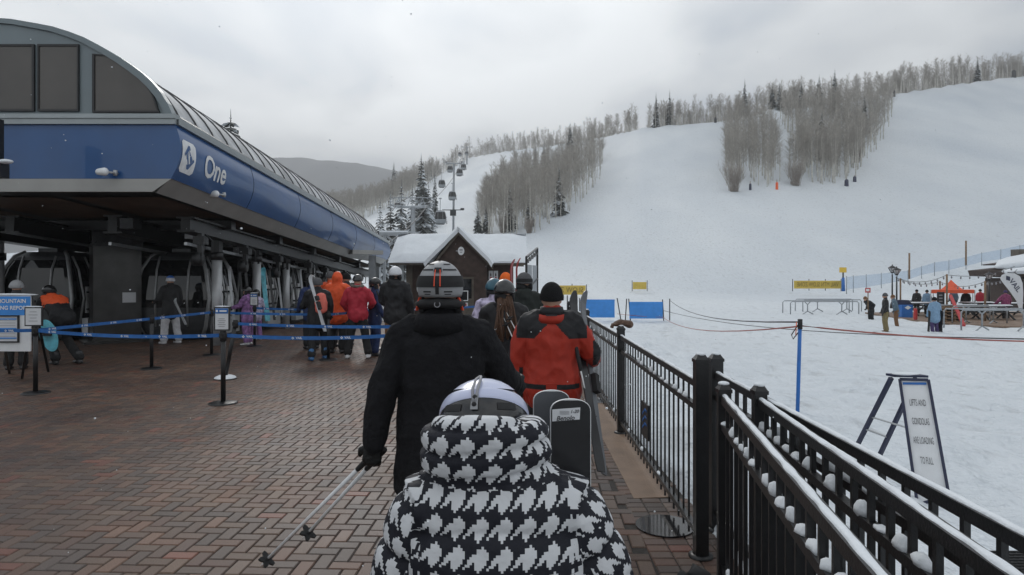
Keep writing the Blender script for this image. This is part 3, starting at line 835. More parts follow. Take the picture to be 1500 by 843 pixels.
# sign logo and lettering on the bulge
def onside(p, lift=.012):
    u = (p.y-12)/(Y1s-12); v = max(0, min(1, ((p.z-dz(p.y))-zb)/(zt-zb))); q = prof(v)
    return Vector((xr+q[0]+lift, p.y, p.z))
def sz(px, py): Y = F*(-(xr+.08))/(750-px); return Vector((xr, Y, CH-(py-HOR)/F*Y))
c = (sz(264, 238)+sz(288, 231))/2; c = Vector((xr, (sz(263.5, 0).y+sz(287.5, 0).y)/2, 0)); c.z = CH-(231.5-HOR)/F*c.y
def sq(w, h, r, n=5):
    out = []
    for cx_, cy_, a0 in ((w-r, h-r, 0), (-w+r, h-r, 90), (-w+r, -h+r, 180), (w-r, -h+r, 270)):
        for k in range(n+1): a = R(a0+90*k/n); out.append((cx_+r*math.cos(a), cy_+r*math.sin(a)))
    return out
mk('sign_white', (.72, .73, .74), .45)
def decal(pts, m, lift, name):
    mb = B(m); n = len(pts); cpt = (sum(p[0] for p in pts)/n, sum(p[1] for p in pts)/n)
    mb.add([onside(Vector((xr, c.y+a, c.z+b+dz(c.y+a)-dz(c.y))), lift) for a, b in pts], [tuple(range(n))]); return mb
def decal_grid(m, w, h, lift):
    mb = B(m); return mb
hw, hh = .255, .30
pts = sq(hw, hh, .07)
mb = B('sign_white')                          # rounded square split in rows so it follows the bulge
rows = 12
for j in range(rows):
    z0 = -hh+2*hh*j/rows; z1 = z0+2*hh/rows
    def wd(z): d = max(0, abs(z)-(hh-.07)); return hw-.07+math.sqrt(max(0, .07**2-d*d))
    q = [(-wd(z0), z0), (wd(z0), z0), (wd(z1), z1), (-wd(z1), z1)]
    mb.add([onside(Vector((xr, c.y+a, c.z+b+dz(c.y+a)-dz(c.y))), .008) for a, b in q], [(0, 1, 2, 3)])
lg = mb.build('sign_panel', st, fixn=False)
mb = B('station_blue')
def poly(pl):
    mb.add([onside(Vector((xr, c.y+a, c.z+b+dz(c.y+a)-dz(c.y))), .016) for a, b in pl], [tuple(range(len(pl)))])
for sgn in (1, -1):
    for pl in ([(-.19, .04), (-.04, .22), (.02, .22), (.12, -.03), (.055, -.10), (-.02, .13), (-.16, .0)],):
        poly([(a*sgn, b*sgn) for a, b in pl])
mb.build('sign_emblem', lg, fixn=False)
mb = B('sign_white'); ya, yb = sz(299, 0).y, sz(330, 0).y; yc = (ya+yb)/2
text_mb(mb, 'One', (xr, yc, CH-(251-HOR)/F*yc), (0, 1, 0), (0, 0, 1), .62, bold=.012, width=yb-ya, surf=lambda p: onside(Vector((p.x, p.y, p.z+dz(p.y)-dz(yc))), .012)); mb.build('sign_lettering', st, fixn=False)
# cameras
for loc, lb, d in ((ST(152, 252, 11.8), 'white security camera on the front of the blue fascia', (0, -1, 0)), (sz(322, 286)+Vector((-.02, 0, .02)), 'white security camera on the long side below the sign lettering', (1, -.3, 0))):
    d = Vector(d).normalized(); t = thing('security_camera', lb, 'camera', loc, 'security cameras on the station')
    mb = B('white'); mb.loft([loc-Vector((.09, 0, 0)), loc+Vector((.03, -.02, 0))], [(.055, .06), (.065, .075)], 14); mb.build('camera_body', t)
    mb = B('silver_paint'); mb.tube([loc+Vector((.03, 0, 0)), loc+Vector((.13, .04, -.01)), loc+Vector((.13, .2, 0))], .02, 8); mb.cyl(loc+Vector((.13, .13, -.05)), loc+Vector((.13, .13, .05)), .035); mb.build('bracket', t)

# ------------------------------------------------------------ gondola cabins
mk('cabin_shell', (.055, .058, .062), .35, .1); mk('cabin_frame', (.30, .305, .31), .4, .3)
def cabin_meshes():
    parts = {}
    W = [(0.0, .78), (.25, .90), (1.0, 1.02), (1.75, .88), (2.1, .72), (2.22, .55)]
    D = [(0.0, .72), (.25, .82), (1.0, .88), (1.75, .78), (2.1, .62), (2.22, .45)]
    def body(mb, z0, z1, off, n=6):
        zs2 = [z0+(z1-z0)*k/n for k in range(n+1)]; rings = []
        for z in zs2:
            w = np.interp(z, [a for a, b in W], [b for a, b in W])+off; d = np.interp(z, [a for a, b in D], [b for a, b in D])+off
            rings.append([(x, y, z) for x, y in sqr(w, d, .16)])
        m = len(rings[0]); vs = [p for r_ in rings for p in r_]
        fs = [(i*m+k, i*m+(k+1) % m, (i+1)*m+(k+1) % m, (i+1)*m+k) for i in range(n) for k in range(m)]
        fs += [tuple(range(m-1, -1, -1)), tuple(n*m+k for k in range(m))]
        mb.add(vs, fs, False)
    def sqr(w, d, r, n=3):
        out = []
        for sx_, sy_, a0 in ((1, 1, 0), (-1, 1, 90), (-1, -1, 180), (1, -1, 270)):
            for k in range(n+1): a = R(a0+90*k/n); out.append((sx_*(w-r)+r*math.cos(a), sy_*(d-r)+r*math.sin(a)))
        return out
    g = B('dark_glass'); body(g, .75, 2.0, 0); parts['glazing'] = g
    lo = B('cabin_shell'); body(lo, 0, .75, .012, 4); lo.m('black_rubber'); lo.box((0, 0, -.03), (1.3, 1.2, .08)); parts['lower_shell'] = lo
    rf_ = B('cabin_shell'); body(rf_, 2.0, 2.22, .012, 3); rf_.box((0, 0, 2.27), (.5, .7, .1)); parts['roof'] = rf_
    fr = B('cabin_frame')
    for sx_ in (-1, 1):
        for sy_ in (-1, 1):
            pts = [(sx_*(b-.03), sy_*(np.interp(a, [q[0] for q in D], [q[1] for q in D])-.03), a) for a, b in W]; fr.tube(pts, .05, 8)
    for sy_ in (-1, 1):
        for sx_ in (-.42, .42): fr.tube([(sx_, sy_*(b+.01), a) for a, b in D[1:5]], .03, 6)
    parts['frame'] = fr
    dr = B('silver_paint')                      # door with ski racks on +X side
    for y in (-.48, .0, .48): dr.tube([(b+.03, y, a) for a, b in W[1:5]], .03, 6)
    dr.m('white'); 
    for y in (-.25, .25): dr.box((1.02, y, .95), (.05, .20, .7)); dr.m('black_rubber'); [dr.box((1.09, y, z), (.1, .24, .05)) for z in (.7, 1.15)]; dr.m('white')
    parts['door'] = dr
    hg = B('grey_steel'); hg.tube([(0, 0, 2.3), (0, 0, 2.9), (0, -.25, 3.4), (0, -.3, 4.1), (0, 0, 4.35)], .05, 8); hg.box((0, 0, 4.4), (.5, .16, .2)); parts['hanger_arm'] = hg
    bm_ = B('silver_paint'); bm_.box((1.12, 0, .25), (.16, 1.1, .45)); parts['ski_basket'] = bm_
    return {k: v.mesh(k) for k, v in parts.items()}
CAB = cabin_meshes()
def cabin(loc, rz, label, group, skip=(), s=1, pale=False):
    o = thing('gondola_cabin', label, 'gondola cabin', loc, group, rz, local=True); o.scale = (s, s, s)
    for k, me in CAB.items():
        if k in skip: continue
        c_ = bpy.data.objects.new(k, me); col.objects.link(c_); c_.parent = o
        if pale and k in ('lower_shell', 'roof'): c_.material_slots[0].link = 'OBJECT'; c_.material_slots[0].material = M['grey_steel']
    return o
gs = 'gondola cabins standing in the station'
cabin((-12.35, 17.6, .12), 0, 'dark glass gondola cabin left of the big column, behind the bending person', gs, ('hanger_arm',))
cabin((-8.95, 17.9, .12), 0, 'dark glass gondola cabin right of the big column, behind the person in white trousers', gs, ('hanger_arm',))
for k, (y, lb) in enumerate([(20.6, 'second'), (23.2, 'third'), (25.8, 'fourth'), (28.4, 'fifth')]):
    cabin((-8.75, y, .12), 0, lb+' gondola cabin counted along the row from the big column, its racks facing the plaza', gs, ('hanger_arm',))
cabin((-12.4, 21.5, .12), 0, 'gondola cabin in the dark far lane of the station', gs, ('hanger_arm',))
gh = 'gondola cabins hanging on the cable above the hill'
TW = P(665, 240, 182)
hc = [(515, 497, 112, 'nearest and lowest cabin, beside the snowy spruces'), (570, 397, 172, 'cabin at the left foot of the tall cable tower'), (522, 342, 196, 'cabin level with the top half of the tall tower, on the left cable'),
      (603, 290, 208, 'cabin just right of the top of the tall tower'), (560, 275, 232, 'cabin just left of the top of the tall tower'), (621, 265, 245, 'small cabin second to the right of the tower top'),
      (605, 207, 385, 'tiny cabin far up the hill on the left cable'), (636, 203, 400, 'tiny cabin far up the hill on the right cable')]
CABP = []
for zx, zy, Y, lb in hc:
    p = P(480+zx/3.125, 160+zy/3.125, Y); p.z -= 1.1; CABP.append(p); cabin(p, .15, 'grey gondola '+lb, gh, pale=True)
# towers
def tower(base, top, arm, r, label, lattice=False):
    t = thing('cable_tower', label, 'cable tower', base, 'cable towers')
    mb = B('grey_steel'); mb.cyl(base-Vector((0, 0, .5)), top, r*1.2, r, 12); mb.build('pole', t)
    mb = B('grey_steel'); mb.bar(top-Vector((arm, 0, 0)), top+Vector((arm, 0, 0)), .26, .26)
    mb.build('cross_arm', t)
    for sx_ in (-1, 1):
        c_ = top+Vector((sx_*arm, 0, .2)); mb = B('dark_metal'); mb.bar(c_-Vector((0, 1.8, 0)), c_+Vector((0, 1.8, .4)), .12, .16)
        for k in range(-3, 4): mb.cyl(c_+Vector((-.08, k*.5, .2+.1*k*.5)), c_+Vector((.08, k*.5, .2+.1*k*.5)), .16, n=10)
        mb.build('wheel_train', t)
        mb = B('grey_steel'); 
        for q in (-.6, .6): mb.bar(c_+Vector((q, -2.4, -.2)), c_+Vector((q, 2.4, .2)), .08, .08)
        for k in (-2, 0, 2): mb.bar(c_+Vector((-.6, k, -.1)), c_+Vector((.6, k, -.1)), .08, .08); mb.bar(c_+Vector((.6*sx_, k, -.1)), c_+Vector((.6*sx_, k, 1.0)), .07, .07)
        mb.bar(c_+Vector((.6*sx_, -2.4, .8)), c_+Vector((.6*sx_, 2.4, 1.2)), .07, .07); mb.build('catwalk', t)
    mb = B('snow'); mb.bar(top+Vector((-arm, 0, .18)), top+Vector((arm, 0, .18)), .26, .08); mb.build('snow_cap', t)
    return t
b1 = P(664, 315, 182); t1 = tower(Vector((b1.x, 182, terrain_z(b1.x, 182))), P(665, 240, 182), 2.2, .27, 'tall slim cable tower standing alone on the gondola run')
mb = B('dark_metal'); q = b1+Vector((0, -.6, 1.3)); mb.box(q, (6.0, .8, .18)); mb.box(q+Vector((2.6, 0, .3)), (1.0, .6, .4)); mb.box(q+Vector((0, 0, -.8)), (1.6, 1.2, 1.6)); mb.build('base_platform', t1)
b2 = P(605, 345, 88); t2 = tower(Vector((b2.x, 88, terrain_z(b2.x, 88))), P(605, 304, 88), 2.1, .3, 'near T shaped steel tower with catwalks behind the hut')
mb = B('grey_steel'); tp = P(605, 304, 88)
for dzz in (1.3,): mb.bar(tp+Vector((-2.6, 0, dzz)), tp+Vector((2.6, 0, dzz)), .12, .12)
for k in range(-3, 4): mb.bar(tp+Vector((k*.8, 0, .1)), tp+Vector((k*.8+(.5 if k % 2 else -.3), 0, 1.3)), .08, .08)
mb.build('lattice', t2)
b3 = P(684, 226, 420); tower(Vector((b3.x, 420, terrain_z(b3.x, 420)-1)), P(684, 216, 420), 3, .4, 'tiny cable tower at the top of the gondola run')
# second portal of steel behind the hut
t = thing('steel_portal', 'pale steel frame of beams and braces beside the hut roof at the station exit', 'steel frame', (P(578, 380, 40).x, 40, 0))
mb = B('grey_steel'); a_ = P(563, 400, 40); a_.z = -.3; b_ = P(590, 400, 40); b_.z = -.3; za = CH+(402-343)/F*40
for p_ in (a_, b_): mb.bar(p_, (p_.x, 40, za), .16, .16)
mb.bar((a_.x-.3, 40, za), (b_.x+.3, 40, za), .2, .2); mb.bar((a_.x, 40, za), (b_.x, 40, za-1), .1, .1); mb.bar((b_.x, 40, za), (a_.x, 40, za-1), .1, .1); mb.bar((a_.x, 40, za-1), (b_.x, 40, za-1), .12, .12)
mb.build('portal_frame', t); mb = B('snow'); mb.bar((a_.x-.3, 40, za+.15), (b_.x+.3, 40, za+.15), .2, .1); mb.build('snow_cap', t)
# cables: left and right rope
def rope(pts, r, name, label, m='cable', cat='cable', grp=None, n=5):
    out = []
    for i in range(len(pts)-1):
        a, b = Vector(pts[i]), Vector(pts[i+1]); L = (b-a).length
        for k in range(12): f = k/12; p = a.lerp(b, f); p.z -= L*.012*4*f*(1-f); out.append(p)
    out.append(Vector(pts[-1])); mb = B(m); mb.tube(out, r, n); return solo(mb, name, label, cat, grp)
T1 = P(665, 240, 182); T2 = P(605, 304, 88)
up = Vector((0, 0, .7))
rope([(-9.3, 31, 2.3), T2+Vector((-2.1, 0, .5)), T1+Vector((-2.2, 0, .6)), P(680, 216, 420)], .05, 'haul_cable', 'left haul cable climbing the hill past the towers', grp='haul cables')
rope([(-7.5, 31, 2.3), T2+Vector((2.1, 0, .5)), T1+Vector((2.2, 0, .6)), P(688, 216, 420)], .05, 'haul_cable', 'right haul cable climbing the hill past the towers', grp='haul cables')
# hanging black fixture at the left edge of the picture
t = thing('wall_lamp', 'black box lamp with a snowy bracket at the far left edge of the station front', 'lamp', P(-2, 215, 10.5))
mb = B('black_metal'); mb.bbox(P(-30, 168, 10.5), P(6, 238, 10.9)); mb.build('housing', t)
mb = B('black_metal'); mb.bbox(P(-30, 238, 10.6), P(14, 262, 10.8)); mb.build('bracket', t)
mb = B('snow'); mb.ell(P(8, 237, 10.6), (.12, .08, .04)); mb.build('snow_cap', t)
# snowy brush behind the station
rs = random.Random(5)
mk('snowy_twig', (.35, .34, .33), .9, 0, .6, 5)
for i in range(9):
    me = shrub(40+i, 3.4, 120, 1.0); me.materials.clear(); me.materials.append(M['snowy_twig' if i % 2 else 'dry_shrub'])
    o = bpy.data.objects.new('bare_shrub', me); col.objects.link(o); o.location = (-22+i*1.35, 36+rs.uniform(-1, 4), -.3)
    tag(o, 'tangled snow dusted shrub in the row seen through the back of the station', 'shrub', 'shrubs behind the station')
# ------------------------------------------------------------ hut
HY = 26.0; HG = 25.34
def H_(px, py, Y=HY): return P(px, py, Y)
hut = thing('ticket_hut', 'small dark brown wooden hut with a front gable and thick snow on its roof', 'hut', (H_(674, 400).x, 27.5, -.1))
xa, xb = H_(596, 0).x, H_(752, 0).x; ze = H_(0, 386).z; zr = H_(0, 345).z; zg = H_(0, 338).z; xg = H_(674, 0).x
mb = B('hut_wood'); mb.bbox((xa, HY, -.3), (xb, HY+3.6, ze)); gx0, gx1 = H_(640, 0).x, H_(714, 0).x
mb.prism([(gx0, HG, -.3), (gx1, HG, -.3), (gx1, HG, ze+.05), (xg, HG, zg-.12), (gx0, HG, ze+.05)], (0, 1.7, 0))
for k in range(18): z = .0+k*.17; mb.m('hut_wood') if k else None; (mb.bbox((xa, HY-.012, z), (xb, HY-.001, z+.012)), mb.bbox((gx0, HG-.01, z), (gx1, HG-.001, z+.012))) if z < ze-.25 else None
mb.build('wall', hut)
mb = B('hut_trim')                             # main roof deck
e0 = (H_(574, 0).x, H_(770, 0).x)
mb.prism([(e0[0], HY-.55, ze-.08), (e0[0], HY-.55, ze+.0), (e0[0], HY+1.6, zr), (e0[0], HY+4.2, ze), (e0[0], HY+4.2, ze-.08), (e0[0], HY+1.6, zr-.1)], (e0[1]-e0[0], 0, 0)); rf0 = mb.build('roof', hut)
mb = B('hut_trim')                             # gable barge boards
gl_, gr_ = Vector((H_(630, 0, HY-.8).x, HY-.85, ze-.1)), Vector((H_(722, 0, HY-.8).x, HY-.85, ze-.1)); ap = Vector((xg, HY-.85, zg-.02))
for a, b in ((gl_, ap), (gr_, ap)): mb.prism([a, b, b-Vector((0, 0, .2)), a-Vector((0, 0, .2)) if False else a+Vector((0, 0, -.16))], (0, .06, 0)); mb.prism([a+Vector((0, 0, .003)), b+Vector((0, 0, .003)), b+Vector((0, 0, -.06)), a+Vector((0, 0, -.06))], (0, 1.9, 0))
mb.build('gable_board', hut)
# snow on the roofs
def snowroof(u, v):
    x = e0[0]-.05+(e0[1]-e0[0]+.1)*u; k = v
    y = HY-.62+2.25*k; z = ze+(zr-ze)*k
    th = .20*min(1, 8*min(u, 1-u)+.25)*min(1, 6*v+.25)*(1 if v < .98 else .8)+.03*fbm(x, y, .7)
    return (x, y, z+th)
mb = B('snow'); mb.grid(snowroof, 60, 20)
mb.grid(lambda u, v: (snowroof(u, 0)[0], snowroof(u, 0)[1]+.01, ze-.0+(snowroof(u, 0)[2]-ze)*v), 60, 2)
mb.grid(lambda u, v: (e0[0]-.05+(e0[1]-e0[0]+.1)*u, HY+1.63+2.6*v, zr+(ze-zr)*v+.16), 20, 6)
mb.build('roof_snow', rf0, fixn=False)
def gs_(sg):
    far = Vector((xg+sg*(gr_.x-xg), HY-.9, ze-.05))
    def fn(u, v):                              # u along depth, v from eave to apex
        p = far.lerp(Vector((xg, HY-.9, zg)), v); p.y += u*2.1
        th = .16*min(1, 5*u+.35)*min(1, 4*v+.4)+.02*fbm(p.x*1.3, p.y, .5)
        return p+Vector((sg*.5*th, 0, th*.8))
    return fn
mb = B('snow')
for sg in (-1, 1):
    mb.grid(gs_(sg), 14, 14); f_ = gs_(sg); mb.grid(lambda u, v: Vector(f_(0, u))-Vector((sg*.06, 0, .13))*v, 14, 2)
mb.build('gable_snow', rf0, fixn=False)
mb = B('hut_trim'); mb.bbox((xa-.02, HY-.05, -.3), (xa+.22, HY+.15, ze-.05)); mb.build('corner_post', hut); 
mb = B('trim_light'); mb.bbox((H_(588, 0).x-.02, HY-.35, -.3), (H_(588, 0).x+.16, HY-.2, ze-.08)); mb.build('corner_post', hut)
mb = B('hut_trim'); a = H_(667, 406, HG); b = H_(694, 470, HG); b.z = -.1; HY_ = HY; HY = HG+.015
mb.bbox((a.x, HY-.07, b.z), (b.x, HY-.02, a.z)); dr = mb.build('door', hut)
mb = B('dark_glass'); mb.bbox((a.x+.08, HY-.075, b.z+.9), (b.x-.08, HY-.07, a.z-.08)); mb.build('door_glass', dr)
mb = B('white'); a = H_(667, 426, HG); b = H_(686, 441, HG); 
for p_, q_ in (((a.x, a.z), (b.x, a.z-.03)), ((a.x, b.z), (b.x, b.z+.03)), ((a.x, b.z+.03), (a.x+.03, a.z-.03)), ((b.x-.03, b.z+.03), (b.x, a.z-.03))): mb.bbox((p_[0], HY-.12, p_[1]), (q_[0], HY-.09, q_[1]))
wf = mb.build('window_frame', hut); mb = B('dark_glass'); mb.bbox((a.x+.031, HY-.11, b.z+.031), (b.x-.031, HY-.1, a.z-.031)); mb.build('pane', wf)
mb = B('paper'); c_ = H_(677, 447, HG); mb.box((c_.x, HY-.11, c_.z), (.46, .02, .18)); nt_ = mb.build('notice', hut)
mb = B('banner_blue'); mb.box((c_.x-.12, HY-.125, c_.z+.01), (.16, .005, .06)); mb.m('red'); mb.box((c_.x+.12, HY-.125, c_.z+.01), (.12, .005, .09)); mb.build('notice_print', nt_)
c_ = H_(675.5, 368, HG); mb = B('white')
mb.add([(c_.x+.125*math.cos(k*math.pi/12), HY-.06, c_.z+.165*math.sin(k*math.pi/12)) for k in range(24)]+[(c_.x+.125*math.cos(k*math.pi/12), HY-.025, c_.z+.165*math.sin(k*math.pi/12)) for k in range(24)], [tuple(range(24))]+[(k, (k+1) % 24, 24+(k+1) % 24, 24+k) for k in range(24)]); rd = mb.build('round_sign', hut)
mb = B('faint_ink'); mb.box((c_.x, HY-.064, c_.z+.04), (.12, .004, .05)); mb.box((c_.x, HY-.064, c_.z-.05), (.08, .004, .03)); mb.build('sign_print', rd)
mb = B('silver_paint'); mb.tube([(c_.x-.13, HY-.05, c_.z), (c_.x-.19, HY-.1, c_.z)], .02, 6); mb.build('bracket', rd)
HY = HY_
for (x0, y0, x1, y1, n) in ((716, 397, 722, 410, 1), (723, 397, 729.5, 410, 1), (716, 415, 722.5, 426, 1)):
    a = H_(x0, y0); b = H_(x1, y1); mb = B('paper'); mb.bbox((a.x, HY-.05, b.z), (b.x, HY-.03, a.z)); pl = mb.build('panel_sign', hut)
    cx_, cz_ = (a.x+b.x)/2, (a.z+b.z)/2; mb = B('ink'); mb.ell((cx_, HY-.052, cz_+.08), (.02, .004, .02), 8, 6); mb.box((cx_, HY-.053, cz_+.01), (.05, .004, .09)); mb.m('red'); mb.box((cx_, HY-.053, cz_-.09), (.07, .004, .05)); mb.build('pictogram', pl)
# black trellis board right of the hut
t = thing('trellis_board', 'tall black framed board with a lattice top right of the hut', 'notice board', (X_(780, 18), 18, 0))
a0 = P(771, 400, 17.0); b0_ = P(787, 400, 18.6); A = Vector((a0.x, 17.0, 0)); Bv = Vector((b0_.x, 18.6, 0)); dv = Bv-A
zl, zh = .0, CH+(402-377)/F*17.0; zh2 = CH+(402-364)/F*18.6
mb = B('black_metal'); up_ = lambda p, z: Vector((p.x, p.y, z))
for f in (0, 1): p = A+dv*f; mb.bar(up_(p, 0), up_(p, zh+(zh2-zh)*f), .06, .06)
for z_ in (0, .1, .62, .95): 
    mb.bar(up_(A, zh-z_*1.4), up_(Bv, zh2-z_*1.4), .05, .05)
for k in range(5): p = A+dv*(k/5); q = A+dv*((k+1)/5); z0 = zh+(zh2-zh)*k/5; mb.bar(up_(p, z0-.02), up_(q, z0-.14), .02, .02); mb.bar(up_(p, z0-.14), up_(q, z0-.02), .02, .02)
mb.build('frame', t); mb = B('grey_steel'); 
for k in range(2): 
    p = A+dv*(.06+.48*k); q = A+dv*(.46+.48*k); mb.prism([up_(p, .9), up_(q, .9), up_(q, zh-.2), up_(p, zh-.2)], (.01, .01, 0))
mb.build('panel', t)

# ------------------------------------------------------------ iron railings
def jit(mb, a, f):
    mb.v = [tuple(Vector(v)+Vector((noise.noise(Vector(v)*f), noise.noise(Vector(v)*f+Vector((9, 0, 0))), noise.noise(Vector(v)*f+Vector((0, 9, 0)))))*a*1.8) for v in mb.v]
def railing(x0, y0, x1, y1, label, name='iron_railing', top=1.06, sp=.14, posts=((0, 1.16), (1, 1.16)), grp='black iron railings', snow=True, seed=1, base=0.0, lump=.9, pr=.006, braces=False):
    A = Vector((x0, y0, base)); Bv = Vector((x1, y1, base)); d = Bv-A; L = d.length; t = d.normalized(); s_ = Vector((-t.y, t.x, 0))
    T = thing(name, label, 'railing', A, grp); rn = random.Random(seed); z = lambda p, h: Vector((p.x, p.y, base+h))
    for h, w_, nm in ((top, .042, 'top_rail'), (top-.15, .036, 'middle_rail'), (.13, .036, 'bottom_rail')):
        mb = B('black_metal'); mb.bar(z(A, h), z(Bv, h), w_, w_); mb.build(nm, T)
    n = int(L/sp); 
    for k in range(1, n):
        if k*sp < .06 or L-k*sp < .06: continue
        p = A+t*k*sp; mb = B('black_metal'); mb.bar(z(p, .045), z(p, top-.015), pr*2, pr*2, up=tuple(t)); mb.build('picket', T)
    for f, h in posts:
        p = A+d*f; mb = B('black_metal'); w_ = .078 if h > 1.145 else .066; mb.bar(z(p, -.05), z(p, h-.03), w_, w_, up=tuple(t)); mb.box(z(p, h-.025), (w_*1.12, w_*1.12, .02)); mb.box(z(p, h), (w_*1.08, w_*1.08, .035), taper=.45)
        if h > 1: po = mb.build('post', T); mb = B('black_metal'); mb.lathe([(.075, 0), (.075, .012), (.05, .02)], z(p, .0), 20); mb.build('base_plate', po)
        if h > 1 and snow: mb = B('snow'); mb.ell(z(p, h+.014), (.032, .032, .012), 10, 6); mb.build('snow_cap', po)
    if snow:
        mb = B('snow'); nn = max(8, int(L/.05)); sd = rn.uniform(0, 50)
        def sf(u, v):
            p = A+t*(u*(L-.06)+.03); hgt = .010*(1+.7*noise.noise(Vector((u*L*3+sd, 0, 0)))+.35*noise.noise(Vector((u*L*14+sd, 2, 0))))
            hgt = max(.004, hgt); a_ = math.pi*v
            w3 = .013+.006*noise.noise(Vector((u*L*9+sd, 7, 0))); return z(p+s_*(-w3*math.cos(a_)+.003*noise.noise(Vector((u*L*6+sd, 9, 0)))), top+.0205+hgt*math.sin(a_)**.7)
        mb.grid(sf, nn*2, 6); mb.build('rail_snow', T, fixn=False)
        mb = B('snow')
        for k in range(0, n):
            if rn.random() > lump: continue
            p = A+t*(k+.5)*sp; hh = rn.uniform(.014, .036)*(1.1 if rn.random() > .2 else .6); hw_ = sp*rn.uniform(.26, .46); p = p+t*rn.uniform(-.012, .012)
            rr = Matrix((t, s_, Vector((0, 0, 1)))).transposed(); q_ = z(p, top-.15+.017); mb.loft([q_, q_+Vector((0, 0, hh*.5)), q_+Vector((0, 0, hh)), q_+Vector((0, 0, hh*1.3))], [(hw_, .022), (hw_*.9, .021), (hw_*.62, .017), (hw_*.2, .007)], 10, side=tuple(t), caps=False)
        jit(mb, .004, 45); mb.build('snow_lumps', T)
        mb = B('snow')
        for k in range(0, n):
            if rn.random() > lump*.8: continue
            p = A+t*(k+.5)*sp; hh = rn.uniform(.012, .035); mb.ell(z(p, .148+hh*.3), (sp*.38, .018, hh), 8, 6, Matrix((t, s_, Vector((0, 0, 1)))).transposed())
        jit(mb, .003, 45); mb.build('lower_snow', T)
    return T
RX = 1.2
railing(RX-.03, 4.02, RX, 7.15, 'black iron railing section with the small dark plaque, between the two nearest tall posts', seed=1, posts=((0, 1.24), (1, 1.17)), lump=.45)
railing(RX, 7.25, RX, 10.4, 'black iron railing section beside the person in the red jacket', seed=2, posts=((1, 1.17),), lump=.3)
railing(RX, 10.5, RX, 13.6, 'farthest black iron railing section, mostly hidden by the queue', seed=3, posts=((1, 1.17),), lump=.3)
railing(1.175, 3.60, .80, 1.30, 'nearest black iron gate leaf running down to the bottom edge, innermost of the three', seed=4, posts=((0, 1.13),), sp=.125, lump=.9, pr=.0085)
railing(1.335, 3.50, 1.10, 1.25, 'middle one of three stacked black iron railings, under the board with writing', seed=5, posts=((0, 1.14),), sp=.135, lump=.85, pr=.010)
railing(1.40, 4.45, 1.31, 1.25, 'outermost of the three stacked black iron railings, next to the snow', seed=6, posts=((0, 1.19),), sp=.15, lump=.3, pr=.010)
# bottom braces / feet on ground
t = thing('round_base_plate', 'dark wet round metal plate on the pavers at the railing foot', 'base plate', (1.02, 4.35, 0))
mb = B('wet_plate'); mb.prism([(1.06+.2*math.cos(k*math.pi/18), 4.5+.2*math.sin(k*math.pi/18), .002) for k in range(36)], (0, 0, .008)); mb.build('plate', t)
t2_ = solo(B('black_rubber').loft([(.98, 3.70, .02), (1.05, 3.74, .025), (1.1, 3.7, .02)], [.04, .055, .04], 12), 'sand_bag', 'dark rubber weight lying at the foot of the near tall post', 'weight')
mb = B('grey_steel')
for k in range(8): mb.box((1.05+k*.035, 8.9, .03), (.022, .16, .04))
mb.box((1.17, 8.9, .008), (.34, .2, .012)); solo(mb, 'drain_grate', 'small ribbed grey grate on the stone strip by the railing foot', 'grate')
# plaque
c_ = G(955.5, 616, .0); Yp = 5.65
t = thing('plaque', 'small dark plaque with a blue mark fixed to the railing pickets', 'sign', (RX-.05, Yp, .6)); zc_ = CH-(616-HOR)/F*Yp
mb = B('black_metal'); mb.bbox((RX-.045, Yp-.13, zc_-.15), (RX-.03, Yp+.13, zc_+.15)); mb.build('panel', t)
mb = B('blue'); 
for dz_ in (0, .06, -.06): mb.prism([(RX-.048, Yp+.09, zc_+dz_-.01), (RX-.048, Yp-.02, zc_+dz_+.05), (RX-.048, Yp-.09, zc_+dz_+.04), (RX-.048, Yp-.09, zc_+dz_+.025), (RX-.048, Yp-.02, zc_+dz_+.03), (RX-.048, Yp+.09, zc_+dz_-.03)], (.002, 0, 0))
mb.build('emblem', t)
# glove on the far post
mk('leather', (.10, .055, .035), .7, 0, .3, 30, .4, 60)
mb = MB(); c_ = Vector((RX, 7.18, 1.20)); mb.m('leather')
mb.loft([c_+Vector((-.05, 0, .0)), c_+Vector((0, 0, .015)), c_+Vector((.04, .0, .01))], [(.05, .03), (.06, .04), (.05, .035)], 12, side=(0, 1, 0))
for k in range(4): mb.loft([c_+Vector((-.05, -.04+.027*k, .0)), c_+Vector((-.085, -.045+.029*k, -.005)), c_+Vector((-.105+.008*abs(k-1.5), -.045+.03*k, -.035))], [.016, .015, .012], 8)
mb.loft([c_+Vector((0, .05, 0)), c_+Vector((-.04, .085, -.005)), c_+Vector((-.07, .09, -.01))], [.018, .016, .013], 8)
mb.loft([c_+Vector((.05, 0, .01)), c_+Vector((.1, .01, -.005))], [(.055, .035), (.06, .045)], 12, side=(0, 1, 0))
g_ = remesh(mb, 'glove', .006, 1, None, 'leather'); g_.location = (0, 0, 0); tag(g_, 'brown leather glove lying on the railing post beyond the red jacket', 'glove')

